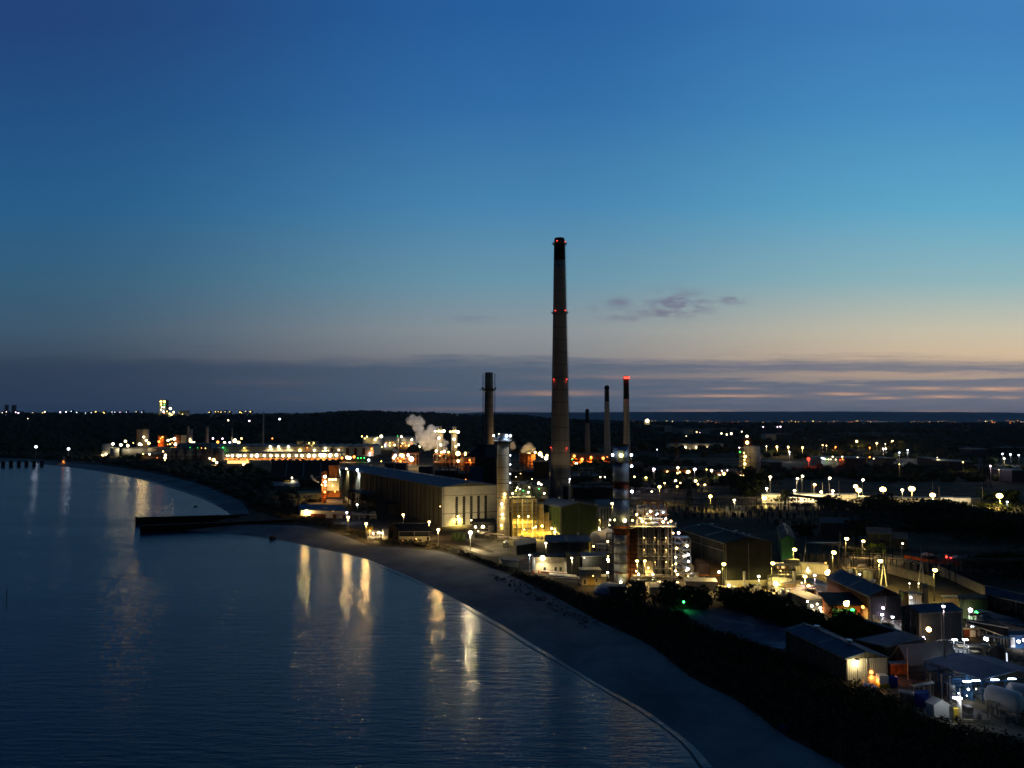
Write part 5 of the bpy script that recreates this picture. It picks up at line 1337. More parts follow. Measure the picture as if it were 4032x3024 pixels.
# workshop strip by the foot of the pale gable
t, F = bld('yard_shed', 'dark open shed in front of the pale gable, lamps along its roof', 'shed', ('g', 165, 1050), ('g', 180, 1085), ('g', 425, 1085), ('g', 180, 985), 'clad_dark', 'roof_dark', 'flat')
for (x_, y_, r_, e_) in ((200, 1037, .5, 1800), (280, 1037, .8, 4000), (225, 1082, .5, 1500), (155, 963, .25, 500)): lamp_on(t, P('g', x_, y_, F['B'].y - 3), 'white', r_, e_)
for k, (x_, y_, lab) in enumerate([(1905, 905, 'first green vertical tank by the seaward yard fence'), (1950, 905, 'second green vertical tank by the seaward yard fence'), (2000, 905, 'third green vertical tank by the seaward yard fence')]):
    g = G('f', x_, y_); t = thing('green_tank', lab, 'tank', g, 'green tanks in the garden yard'); part(MB().cyl(g.x, g.y, 0, 3.4, 1.3, n=14), 'shell', 'clad_green', t, True); part(MB().lathe(g.x, g.y, [(1.35, 3.4), (.9, 3.8), (.1, 4.0)], 14), 'lid', 'clad_green', t)

# street lamps around the shore roads
post_row('bright KIND lamp on a post along the shore road', 'shore road lamps', 8, 'warm', 4000, [('f', 750, 655, 'warm', 1.2), ('f', 945, 725, 'warm', 1.3), ('f', 1350, 628, 'warm', 1.0), ('f', 1632, 706, 'warm', 1.0), ('f', 1730, 790, 'warm', 1.7), ('f', 2080, 820, 'white', 4.2)], k=1.05, open_=True)
post_row('small KIND lamp on a short post by the outlet yard', 'outlet yard lamps', 6, 'cool', 1500, [('f', 848, 518, 'cool', .6), ('f', 735, 604, 'cool', 1.0)], k=.8)

# ================================================================== BETWEEN THE BEACH AND THE STRIPED STACK
t, F = bld('small_block_hut', 'lone small cream block hut on the edge of the dune scrub', 'hut', ('g', 455, 1430), ('g', 485, 1462), ('g', 668, 1478), ('g', 485, 1408), 'cream_paint', 'roof_pale', 'flat')
lamp_on(t, P('g', 587, 1437, F['B'].y - 1), 'yellow', .09, 120)
t, F = bld('control_building', 'low beige control building with small square windows', 'control building', ('g', 815, 1500), ('g', 850, 1535), ('g', 1200, 1535), ('g', 850, 1365), 'clad_beige', 'roof_dark', 'flat')
for (a_, b_) in ((.26, .33), (.60, .67), (.76, .83)): face_box(t, F, 'BC', a_, b_, .8, 2.2, 'glass_dark', 'window')
face_box(t, F, 'BC', .9, .99, 0, 4.4, 'white_paint', 'door')
lamp_on(t, P('g', 930, 1375, F['B'].y - 1.4), 'white', .85, 3600, 'floodlight')
t, F = bld('switch_room', 'dark narrow switch room with a lamp post, next to the grey filter house', 'switch room', ('g', 1180, 1530), ('g', 1260, 1570), ('g', 1345, 1575), ('g', 1260, 1350), 'clad_dark', 'roof_dark', 'flat')
t, F = bld('filter_house', 'grey green ribbed filter house lit by two side lamps', 'filter house', ('g', 1345, 1540), ('g', 1365, 1585), ('g', 1640, 1575), ('g', 1365, 1365), 'clad_grey', 'roof_pale', 'flat')
for (x_, y_, k_, e_) in ((1400, 1400, 'cool', 0), ): pass
light(P('g', 1410, 1395, F['B'].y - 2.5), 'white', 1100)
lamp_on(t, P('g', 1385, 1372, F['B'].y - 2.0), 'white', .14, 0)
t, F = bld('guard_room', 'small cream room with a large door in front of the grey filter house', 'plant room', ('g', 1330, 1640), ('g', 1355, 1672), ('g', 1568, 1672), ('g', 1355, 1515), 'cream_paint', 'cream_paint', 'flat')
face_box(t, F, 'BC', .34, .66, 0, 3.7, 'clad_yellow', 'door'); face_box(t, F, 'BC', .12, .22, .5, 1.9, 'glass_dark', 'window'); face_box(t, F, 'BC', .72, .80, 1.2, 2.4, 'steel_dark', 'switch_box')
lamp_on(t, F['B'].lerp(F['C'], .5) + Vector((0, -5.5, 4.6)), 'warm', .12, 1300)
t, F = bld('low_annexe', 'low cream wall block between the guard room and the stack foot', 'annexe', ('g', 1570, 1640), ('g', 1572, 1668), ('g', 1625, 1668), 2.6, 'cream_paint', 'cream_paint', 'flat')
t, F = bld('barrel_store', 'long grey store with a rounded roof end beside the white vessel', 'store', ('g', 960, 1260), ('g', 985, 1325), ('g', 1452, 1325), ('g', 985, 1200), 'clad_grey', 'roof_steel', 'gable2', 1.6)
face_box(t, F, 'BC', .96, 1.0, 2, 5, 'yellow_paint', 'door')
lamp_on(t, P('g', 1485, 1247, F['B'].y - 1), 'yellow', .34, 1800)
t, F = bld('tented_store', 'small dim building with a pale roof beside the grey round ended store', 'store', ('g', 640, 1290), ('g', 650, 1345), ('g', 860, 1310), 4, 'clad_dark', 'roof_pale', 'flat')
# round-ended vessel
a_, b_ = G('g', 1500, 1240), G('g', 1700, 1240)
Yv = a_.y; zc_ = P('g', 1505, 1155, Yv).z; rv = 3.3
t = thing('pressure_vessel', 'large white horizontal vessel with a dished end, seaward of the striped stack', 'tank', (a_.x, Yv, 0))
part(MB().capsule((P('g', 1500, 1155, Yv).x, Yv - 2, zc_), (P('g', 1690, 1155, Yv).x, Yv + 7, zc_), rv, 24), 'shell', 'white_paint', t, True)
part(MB().box(a_.x + 3, Yv, 0, 1.2, 4, zc_ - rv + .6).box(b_.x - 6, Yv + 5, 0, 1.2, 4, zc_ - rv + .6), 'saddle', 'concrete', t)
part(railing(MB(), [(a_.x + 2, Yv - 4.5), (a_.x + 14, Yv - 4.5)], 2.2, r=.06), 'railing', 'steel_dark', t)
t = thing('parked_truck', 'dark parked truck under the white vessel', 'truck', G('g', 1580, 1290)); o_ = G('g', 1580, 1290)
part(MB().box(o_.x, o_.y, .9, 6, 2.4, 2.0), 'body', 'car_white', t); part(MB().box(o_.x - 4.0, o_.y, .7, 1.8, 2.3, 2.2), 'cab', 'car_dark', t)
for s in (-3.8, -1.4, 2.2): part(MB().tube((o_.x + s, o_.y - 1.3, .5), (o_.x + s, o_.y - .9, .5), .5, 10), 'wheel', 'tyre', t)
# stacks of pipes on the ground
for n_, (x_, y_, lab, m_) in enumerate([(1080, 1545, 'bundle of red and white pipes lying by the control building, first from the sea', 'red_paint'), (1180, 1580, 'bundle of pale pipes lying by the control building, second from the sea', 'white_paint'), (1250, 1605, 'bundle of pale pipes by the switch room, third from the sea', 'white_paint')]):
    g = G('g', x_, y_); t = thing('pipe_bundle', lab, 'pipes', g, 'pipe bundles on the ground')
    for k in range(5): part(MB().tube((g.x - 6, g.y + 1.5 + k * .5, .35 + .3 * (k % 2)), (g.x + 4, g.y - 2.2 + k * .5, .35 + .3 * (k % 2)), .24, 7), 'pipe', 'red_paint' if (k + n_) % 3 == 0 else 'white_paint', t, True)
for (x_, y_, lab) in [(830, 1535, 'first'), (890, 1535, 'second'), (950, 1530, 'third')]:
    g = G('g', x_, y_); t = thing('bollard', 'small orange bollard before the control building, %s from the sea' % lab, 'bollard', g, 'orange bollards')
    part(MB().cyl(g.x, g.y, 0, 1.0, .25, n=8), 'post', 'mesh_orange', t); part(MB().cyl(g.x, g.y, 1.0, 1.15, .3, n=8), 'cap', 'white_paint', t)
post_row('KIND lamp post among low buildings before the striped stack', 'lamps by the low buildings', 6.5, 'white', 2200, [('g', 790, 1347, 'cool', .6), ('g', 965, 1215, 'white', 1.2, 7), ('g', 1248, 1380, 'white', 1.0)], k=.9)
# white dome shelter
g = G('h', 640, 1240); rr_ = (G('h', 775, 1240) - G('h', 395, 1240)).length / 2; cx_ = G('h', 585, 1240).x
t = thing('dome_shelter', 'pale blue grey dome roof at the foot of the striped stack', 'shelter', (cx_, g.y, 0))
zt_ = P('h', 600, 1108, g.y + 3).z
part(MB().lathe(cx_, g.y + 5, [(rr_, .2), (rr_ * .95, zt_ * .3), (rr_ * .78, zt_ * .62), (rr_ * .5, zt_ * .87), (rr_ * .22, zt_ * .97), (.05, zt_)], 28), 'dome', 'stack_steel', t, True)
part(MB().box(G('h', 660, 1305).x, g.y - 2.6, 0, (G('h', 750, 1305) - G('h', 572, 1305)).length, 2.5, 4.1), 'porch', 'clad_grey', t)
part(MB().box(G('h', 660, 1305).x, g.y - 2.8, 4.1, (G('h', 760, 1305) - G('h', 555, 1305)).length, 3.4, .3), 'porch_roof', 'roof_steel', t)
# lit basin and wall, cooler
t, F = bld('low_tank_wall', 'long low pale bund wall inland of the zigzag stair tower', 'wall', ('h', 1370, 1130), ('h', 1385, 1175), ('h', 1720, 1180), ('h', 1390, 1085), 'concrete', 'concrete', 'flat')
t, F = bld('round_ended_bunker', 'flat topped pale bunker in front of the recovery boiler', 'bunker', ('h', 985, 1190), ('h', 1000, 1250), ('h', 1170, 1250), 3.0, 'clad_beige', 'concrete', 'flat')
lamp_on(t, F['B'] + Vector((8, -2.0, 4.0)), 'warm', .12, 700)
t, F = bld('container', 'red shipping container near the tall pale vent pipe', 'container', ('h', 1735, 1195), ('h', 1740, 1210), ('h', 1880, 1235), ('h', 1740, 1142), 'red_paint', 'cream_paint', 'flat', over=.05)
t, F = bld('container', 'pale container next to the red shipping container', 'container', ('h', 1885, 1215), ('h', 1890, 1235), ('h', 1945, 1238), 2.6, 'cream_paint', 'white_paint', 'flat', over=.05)
t, F = bld('container', 'pale yellow cabin in the lit yard between the red container and the round tank', 'container', ('h', 1950, 1215), ('h', 1960, 1235), ('h', 2010, 1235), 2.6, 'cream_paint', 'clad_yellow', 'flat', over=.05)
g = G('h', 2022, 1190); t = thing('vent_pipe', 'tall pale vent pipe with dark cap in front of the dark hall, free standing', 'vent pipe', g)
part(MB().cyl(g.x, g.y, 0, P('h', 2022, 960, g.y).z, .42, n=12), 'pipe', 'white_paint', t, True); part(MB().cyl(g.x, g.y, P('h', 2022, 960, g.y).z, P('h', 2022, 940, g.y).z, .6, n=12), 'cap', 'steel_dark', t); part(MB().cyl(g.x, g.y, 0, .8, 1.2, n=12), 'base', 'concrete', t)
g = G('i', 627, 1160); t = thing('vent_pipe', 'tall pale vent pipe in front of the low round tank', 'vent pipe', g)
part(MB().cyl(g.x, g.y, 0, P('i', 627, 960, g.y).z, .5, n=12), 'pipe', 'white_paint', t, True); part(MB().cyl(g.x, g.y, P('i', 627, 960, g.y).z, P('i', 627, 938, g.y).z, .65, n=12), 'cap', 'steel_dark', t)

# ================================================================== DARK HALL AND INLAND YARD
KA = P('h', 1322, 505, 280); KA.z = 0
KB = G('h', 1815, 1135); KC = G('i', 395, 1125); hk = Hz('h', 1812, 662, KB)
t, F = building('dark_hall', 'big unlit dark steel hall with small white roof vents, inland of the recovery boiler', 'industrial hall', KA, KB, KC, hk, 'clad_dark', 'roof_dark', 'gable', 2.0, over=.5)
for k, (x_, y_) in enumerate([(1525, 480), (1630, 525), (1780, 525), (1870, 575), (2005, 570), (2070, 590)]):
    p = P('h', x_, y_, KB.y + 30 - k * 4); part(MB().cyl(p.x, p.y, p.z - 1.6, p.z + .9, .55, n=10), 'roof_vent', 'white_paint', t)
part(MB().tube(on_face('h', 1400, 620, F['A'], F['B'], .4), on_face('h', 1805, 745, F['A'], F['B'], .4), .12, 4), 'gutter', 'steel_grey', t)
face_box(t, F, 'BC', 0.0, 1.0, 0, 2.2, 'clad_beige', 'plinth', .2)
face_box(t, F, 'AB', .55, .9, 0, 7.5, 'clad_brown', 'lean_to', 4.0)
for (x_, y_, k_, r_, e_) in [(1853, 1120, 'white', .42, 1800), (1745, 975, 'white', .4, 1500)]: lamp_on(t, P('h', x_, y_, KB.y - 3), k_, r_, e_)
g = G('h', 1655, 1090)
t = thing('steel_portal', 'thin green portal frame against the dark hall side wall', 'steel frame', g)
part(MB().tube((g.x, g.y, 0), (g.x, g.y, P('h', 1640, 890, g.y).z), .25, 5).tube(P('h', 1470, 855, g.y), P('h', 1645, 890, g.y), .2, 4).tube(P('h', 1645, 890, g.y), P('h', 1800, 930, g.y - 4), .2, 4), 'frame', 'clad_green', t)
# bright green building
t, F = bld('bright_green_building', 'bright green steel building lit by a street lamp behind the dark hall', 'industrial building', Vector((P('i', 345, 600, 330).x, 318, 0)), ('i', 492, 892), ('i', 632, 885), ('i', 510, 620), 'clad_bright_green', 'roof_dark', 'gable', 1.6)
face_box(t, F, 'AB', .85, .9, 1, 2.4, 'white_paint', 'window'); face_box(t, F, 'AB', .85, .9, 3.2, 4.6, 'white_paint', 'window')
lamp_on(t, P('i', 600, 890, F['B'].y - 3.5), 'white', .55, 3800)
# pipe bridge with lit kiosks
g = G('i', 500, 1040)
t = thing('pipe_bridge', 'lit elevated pipe bridge between the dark hall and the long shed', 'pipe bridge', g)
x0_, x1_ = P('i', 398, 990, g.y).x, P('i', 705, 990, g.y).x
part(steel_frame(x0_, x1_, g.y, g.y + 3, 0, 4.6, 5, 1, 1, .25), 'trestle', 'cream_paint', t); part(MB().box((x0_ + x1_) / 2, g.y + 1.5, 4.7, x1_ - x0_, 3.4, .5), 'deck', 'white_paint', t)
part(MB().capsule((P('i', 540, 970, g.y).x, g.y + 1, 6.0), (P('i', 690, 970, g.y).x, g.y + 1, 6.0), .9), 'vessel', 'cream_paint', t, True)
part(MB().tube((x0_, g.y - 1, 1.5), (x1_ + 3, g.y - 1, 1.5), .3, 7).tube((x0_, g.y - 1, 2.6), (x1_, g.y - 1, 2.6), .2, 7), 'pipe', 'galvanised', t, True)
for (x_, y_, k_, r_, e_) in ((480, 960, 'yellow', .12, 900), (560, 1000, 'warm', .1, 900)): lamp_on(t, P('i', x_, y_, g.y - 2), k_, r_, e_)
t, F = bld('lit_kiosk', 'small dark kiosk with glowing orange windows below the bright green building', 'kiosk', ('i', 425, 955), ('i', 430, 962), ('i', 570, 962), ('i', 430, 900), 'clad_brown', 'roof_dark', 'flat')
for (u0, u1, k_) in ((.1, .25, 'warm'), (.4, .7, 'warm')): face_box(t, F, 'BC', u0, u1, 1, 2.2, 'window_' + k_, 'window')
tank('i', 400, 660, 1062, 1205, 'tank_white', 'low wide round tank lit yellow beside the vent pipe', name='round_tank', lamps=[('i', 430, 1110, 'warm', .85, 5500), ('i', 415, 1090, 'yellow', .4, 0), ('i', 468, 1112, 'green', .25, 150)])
a_, b_ = P('i', 465, 1195, G('i', 550, 1230).y), P('i', 630, 1195, G('i', 550, 1230).y)
t = thing('fuel_tank', 'pale horizontal fuel tank in front of the low round tank', 'tank', (a_.x, a_.y, 0)); part(MB().capsule((a_.x, a_.y, a_.z), (b_.x, b_.y, b_.z), 1.45, 20), 'shell', 'white_paint', t, True)
part(MB().box(a_.x + 2, a_.y, 0, .5, 2, .8).box(b_.x - 2, b_.y, 0, .5, 2, .8), 'saddle', 'concrete', t)
rnd = random.Random(19)
for n_, (x0, x1, yb, yt, m_, nm, lab) in enumerate([(658, 700, 1245, 1175, 'cream_paint', 'switch_cabinet', 'tall cream cabinet beside the pale horizontal fuel tank'), (775, 852, 1250, 1190, 'rust', 'compressor_housing', 'rusty compressor housing under the blazing twin floodlights'), (715, 765, 1270, 1245, 'rust', 'skip', 'low rusty skip in the lit yard before the compressor housing'), (870, 930, 1255, 1190, 'clad_beige', 'pump_skid', 'pale pump skid at the corner of the long shed'),
                                                 (100, 180, 1200, 1150, 'cream_paint', 'site_cabin', 'cream site cabin at the foot of the dark hall, nearest the vent pipe'), (190, 270, 1195, 1150, 'clad_beige', 'site_cabin', 'beige site cabin at the foot of the dark hall, next to the cream one')]):
    t, F = bld(nm, lab, nm.replace('_', ' '), ('i', x0 - 4, yb - 14), ('i', x0, yb), ('i', x1, yb), ('i', x0, yt), m_, 'roof_pale', 'flat', over=.08)
    face_box(t, F, 'BC', .3, .6, .1, 1.8, 'steel_grey', 'door')
g = G('i', 780, 1235); t = thing('pump_rack', 'knot of yellow lit pipes and valves under the twin floodlights', 'pipe rack', g)
part(pipework(g.x - 9, g.x + 8, g.y, g.y + 5, .2, 3.4, 22, rnd, (.1, .22)), 'pipes', 'yellow_paint', t); part(steel_frame(g.x - 8, g.x + 7, g.y, g.y + 5, 0, 3.8, 4, 1, 1, .18), 'frame', 'steel_grey', t)
lamp_on(t, P('i', 785, 1130, g.y), 'warm', .5, 3800); lamp_on(t, P('i', 710, 1090, g.y + 4), 'white', .16, 400)
# retaining wall with glare
t, F = bld('retaining_wall', 'tall pale retaining wall brightly lit behind the long blue roofed shed', 'wall', ('i', 600, 960), ('i', 640, 985), ('i', 1000, 1005), ('i', 640, 890), 'concrete', 'concrete', 'flat', over=.05)
lamp_on(t, P('i', 985, 985, F['C'].y - 4), 'warm', .75, 3600); lamp_on(t, P('i', 1000, 965, F['C'].y - 4), 'white', .5, 0); lamp_on(t, P('i', 775, 930, F['B'].y - 1), 'white', .3, 1200)
t, F = bld('boundary_wall', 'long low concrete boundary wall running away beyond the A-frame masts', 'wall', ('i', 1640, 985), ('i', 2150, 1130), ('i', 2160, 1132), 3.0, 'concrete', 'concrete', 'flat', over=.05)
t, F = bld('boundary_wall', 'long low block wall continuing past the big dark box building', 'wall', ('j', 1270, 720), ('j', 1790, 960), ('j', 1800, 962), 3.0, 'concrete', 'concrete', 'flat', over=.05)

# long shed with blue roof
LA, LB, LC_ = G('i', 988, 1262), G('i', 1447, 1500), G('i', 1800, 1492)
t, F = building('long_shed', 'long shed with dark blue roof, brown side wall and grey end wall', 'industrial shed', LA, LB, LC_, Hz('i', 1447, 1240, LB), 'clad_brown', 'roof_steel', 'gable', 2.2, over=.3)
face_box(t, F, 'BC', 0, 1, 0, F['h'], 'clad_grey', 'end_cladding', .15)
face_box(t, F, 'AB', .78, .97, 0, 3.3, 'white_paint', 'roller_door', .15)
for (x_, y_, k_, r_, e_) in [(1322, 1328, 'orange', .42, 900), (1425, 1355, 'orange', .42, 900)]: lamp_on(t, on_face('i', x_, y_, F['A'], F['B'], 1.4), k_, r_, e_)
lamp_on(t, on_face('i', 1565, 1352, F['B'], F['C'], 1.4), 'pink', .36, 900)
t, F = bld('seaward_gable_shed', 'grey gable ended shed joined to the seaward end of the long shed', 'shed', G('i', 835, 1215) + Vector((0, 6, 0)), ('i', 840, 1235), ('i', 985, 1262), ('i', 985, 1105), 'clad_grey', 'roof_steel', 'flat')
# canopy with green lit bay
t, F = bld('green_lit_workshop', 'open workshop with orange wall and green lit bay below the long shed', 'workshop', ('i', 940, 1400), ('i', 1030, 1478), ('i', 1345, 1478), ('i', 1030, 1335), 'orange_steel', 'roof_dark', 'mono', 1.4, over=2.5)
face_box(t, F, 'BC', .05, .85, .3, 2.9, 'clad_bright_green', 'glazed_bay', .1)  # green lamplight of the opening put into the panel colour
mb = MB()
for k in range(9): face_box(t, F, 'BC', .05 + k * .1, .06 + k * .1, .3, 2.9, None, None, .2, mb=mb)
part(mb, 'bay_posts', 'galvanised', t)
face_box(t, F, 'BC', .0, .35, 0, .9, 'white_paint', 'bench', 1.2)
for (x_, y_, k_, r_, e_) in [(1195, 1320, 'warm', .75, 2600), (1262, 1388, 'green', .45, 1400), (1215, 1300, 'white', .3, 0)]: lamp_on(t, P('i', x_, y_, F['B'].y - 2.2), k_, r_, e_)
t, F = bld('carport', 'low pale canopy with two tube lights above the tree row', 'canopy', ('r', 700, 420), ('r', 1040, 560), ('r', 1310, 560), 3.0, 'clad_grey', 'roof_pale', 'flat')
for (x_, y_, r_, e_) in [(1030, 436, .26, 600), (1172, 474, .26, 600), (1095, 500, .36, 1100), (1218, 532, .36, 1100)]: lamp_on(t, P('r', x_, y_, F['B'].y - 1), 'white', r_, e_, 'tube_light')
# ramp walkway
a_, b_ = G('s', 150, 850), G('s', 500, 960)
t = thing('ramp_walkway', 'railed ramp walkway sloping down beside the long shed end wall', 'walkway', a_)
part(MB().prism([a_[:2], b_[:2], (b_.x + .6, b_.y + 2), (a_.x + .6, a_.y + 2)], 0, .9), 'ramp', 'concrete', t); part(railing(MB(), [a_, b_], .9, r=.07), 'railing', 'galvanised', t); part(railing(MB(), [(a_.x + .6, a_.y + 2), (b_.x + .6, b_.y + 2)], .9, r=.07), 'railing', 'galvanised', t)
# cabins behind the dark box
t, F = bld('white_cabin', 'brightly lit white cabin behind the big dark box building', 'cabin', ('s', 590, 620), ('s', 600, 650), ('s', 708, 650), ('s', 600, 465), 'white_paint', 'roof_pale', 'flat')
lamp_on(t, P('s', 618, 506, F['B'].y - 2), 'cool', .3, 700)
mb = MB(); [face_box(t, F, 'BC', .2 + .25 * k, .23 + .25 * k, 0, F['h'], None, None, .2, mb=mb) for k in range(3)]; part(mb, 'pipes', 'galvanised', t)
t, F = bld('white_cabin', 'plain pale cabin beside the brightly lit one', 'cabin', ('s', 710, 620), ('s', 715, 650), ('s', 780, 650), ('s', 715, 480), 'white_paint', 'roof_pale', 'flat')
t, F = bld('blue_tower', 'narrow dark blue tower between the A-frame masts and the dark box', 'tower', ('s', 775, 620), ('s', 790, 660), ('s', 850, 660), ('s', 790, 375), 'clad_grey', 'roof_dark', 'flat')
t, F = bld('dark_store', 'dark store with one yellow lit window behind the end of the long shed', 'store', ('s', 470, 600), ('s', 480, 625), ('s', 590, 625), ('s', 480, 460), 'clad_brown', 'roof_dark', 'flat'); face_box(t, F, 'BC', .05, .45, 2, 4.5, 'clad_green', 'window')
light(P('s', 500, 520, F['B'].y - 2), 'yellow', 260)  # yellow light added before the window, no fitting
t, F = bld('pale_screen_block', 'plain cream block standing behind the big dark box building', 'building', ('s', 1030, 660), ('s', 1042, 690), ('s', 1260, 690), ('s', 1042, 520), 'clad_beige', 'roof_pale', 'flat')
light(P('s', 1150, 600, F['B'].y - 9), 'warm', 1500)  # warm light added in front of the wall, no fitting
t, F = bld('olive_block', 'olive green building with one green lamp inland of the dark box', 'building', ('s', 1255, 780), ('s', 1262, 830), ('s', 1615, 830), ('s', 1262, 530), 'clad_green', 'roof_dark', 'flat')
lamp_on(t, P('s', 1472, 703, F['B'].y - 2), 'green', .4, 500); lamp_on(t, P('s', 1398, 670, F['B'].y - 2), 'pink', .5, 900); face_box(t, F, 'BC', .3, .45, 0, 3.2, 'white_paint', 'door')
# big dark box
BA, BB, BC_ = G('j', 885, 1440), G('j', 1090, 1520), G('j', 1555, 1490)
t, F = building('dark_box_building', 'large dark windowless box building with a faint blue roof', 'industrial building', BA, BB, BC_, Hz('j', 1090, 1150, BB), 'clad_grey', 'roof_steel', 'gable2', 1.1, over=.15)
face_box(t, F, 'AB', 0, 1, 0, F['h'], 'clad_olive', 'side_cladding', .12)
for k in (.25, .75): face_box(t, F, 'AB', k - .05, k + .05, 3.0, 4.6, 'glass_dark', 'window', .2)
lamp_on(t, on_face('j', 1117, 1305, F['A'], F['B'], 1.5) + Vector((2, -1, 0)), 'warm', .55, 1500, 'floodlight')
lamp_on(t, P('j', 1117, 1420, F['B'].y - 2), 'pink', .42, 700)
part(MB().cyl(P('j', 1103, 1480, F['B'].y - 2.5).x, F['B'].y - 2.5, 0, P('j', 1103, 1430, F['B'].y - 2.5).z, .3, n=8), 'downpipe', 'cream_paint', t)
# inland large dark roofs at the edge
t, F = bld('wide_store', 'wide unlit store with a dark blue roof at the inland edge, furthest back', 'store', ('j', 1810, 1180), ('j', 1815, 1215), ('j', 2500, 1400), ('j', 1815, 930), 'clad_dark', 'roof_steel', 'gable2', 1.5)
t, F = bld('wide_store', 'low grey walled store with dark blue roof, between the back store and conveyor', 'store', ('j', 1560, 1200), ('j', 1700, 1255), ('j', 2300, 1420), ('j', 1700, 1215), 'concrete', 'roof_steel', 'mono', 1.5)
# raised conveyor with dark panels
a_, b_ = G('s', 1340, 950), G('s', 1900, 1160)
t = thing('conveyor', 'inclined dark conveyor gallery with pale edges beside the railed tank', 'conveyor', a_)
za, zb_ = 2.5, 5.0
part(MB().add([(a_.x, a_.y, za), (b_.x, b_.y, za), (b_.x, b_.y, zb_), (a_.x, a_.y, za + .4), (a_.x + 1, a_.y + 3, za), (b_.x + 1, b_.y + 3, za), (b_.x + 1, b_.y + 3, zb_), (a_.x + 1, a_.y + 3, za + .4)], [(0, 1, 2, 3), (4, 7, 6, 5), (3, 2, 6, 7), (0, 4, 5, 1), (1, 5, 6, 2), (0, 3, 7, 4)]), 'gallery', 'roof_dark', t)
part(MB().tube((a_.x, a_.y - .1, za + .5), (b_.x, b_.y - .1, zb_ + .1), .14, 4).tube((a_.x, a_.y - .1, za), (b_.x, b_.y - .1, za), .14, 4), 'edge_rail', 'galvanised', t)
mb = MB(); [mb.tube(a_.lerp(b_, k / 6) + Vector((0, 0, 0)), a_.lerp(b_, k / 6) + Vector((0, 0, za)), .16, 5) for k in range(7)]; part(mb, 'trestle', 'steel_grey', t)
lamp_on(t, P('s', 1425, 897, a_.y - 1), 'cool', .38, 500)
g = G('s', 1600, 1130); t = thing('floodlight_tower', 'KIND'.replace('KIND', 'blazing cool floodlight on a sloping prop above the railed tank'), 'floodlight', g)
part(MB().tube(g, P('s', 1602, 1050, g.y), .12, 6).tube(G('s', 1660, 1150), P('s', 1602, 1050, g.y), .1, 5), 'mast', 'steel_dark', t); lamp_on(t, P('s', 1602, 1048, g.y - .5), 'cool', .5, 1300)
# railed tank
t, (tx, ty, tr_, tz) = tank('s', 1098, 1475, 1190, 1400, 'tank_grey', 'grey round tank with a lit white railing and two flat lamps on top', name='railed_tank', dome=.03, rail=False)
part(railing(MB(), ring_pts(tx, ty, tr_ - .1, 18), tz + .1, 1.25, .07, closed=True), 'railing', 'white_paint', t)
for (x_, y_) in ((1190, 1062), (1330, 1060)):
    p = P('s', x_, y_, ty - tr_ * .4); part(MB().tube((p.x - .3, p.y, tz), (p.x - .3, p.y, p.z), .07, 5), 'lamp_pole', 'galvanised', t); part(MB().box(p.x, p.y, p.z, 1.1, .5, .15), 'lamp_head', 'lamp_cool', t); light(p + Vector((0, 0, -.5)), 'cool', 420, t)
part(steel_frame(tx + tr_ + .3, tx + tr_ + 2.2, ty - 2, ty - .5, 0, tz, 1, 1, 3, .1, brace=False, floors=True), 'stair', 'cream_paint', t)
# blue walled building + tube lights
t, F = bld('blue_walled_building', 'low building with a bright blue wall panel at the inland edge', 'building', ('s', 1895, 1120), ('s', 1900, 1170), ('s', 2300, 1180), ('s', 1900, 1010), 'blue_steel', 'roof_steel', 'flat')
face_box(t, F, 'BC', .04, .2, .3, 2.8, 'white_paint', 'door'); lamp_on(t, P('s', 2027, 1082, F['B'].y - 1.5), 'cool', .34, 500); lamp_on(t, P('s', 2095, 1065, F['B'].y - 1.5), 'pink', .3, 200)
t, F = bld('dark_gable_hut', 'small black gable ended hut between the railed tank and the blue wall', 'hut', ('s', 1650, 1300), ('s', 1665, 1350), ('s', 1840, 1330), ('s', 1665, 1215), 'black_paint', 'roof_dark', 'gable', 1.2)
g = G('s', 1870, 1375); t = thing('light_column', 'short glowing white light column before the wide blue canopy', 'light column', g); part(MB().cyl(g.x, g.y, 0, P('s', 1870, 1225, g.y).z, .12, n=8), 'pole', 'white_paint', t); part(MB().cyl(g.x, g.y - .2, P('s', 1870, 1350, g.y).z, P('s', 1870, 1230, g.y).z, .1, n=8), 'tube_light', 'window_cool', t); light(g + Vector((0, -1, 2)), 'cool', 150)
g = G('s', 1400, 1015); t, F = bld('skip_cabin', 'small white and red cabin under the conveyor', 'cabin', ('s', 1310, 1005), ('s', 1315, 1022), ('s', 1490, 1022), 2.0, 'red_paint', 'cream_paint', 'flat'); face_box(t, F, 'BC', .45, .85, 0, 1.8, 'white_paint', 'door'); light(P('s', 1390, 985, F['B'].y - 2), 'warm', 160)  # warm light at the end is added, without a fitting

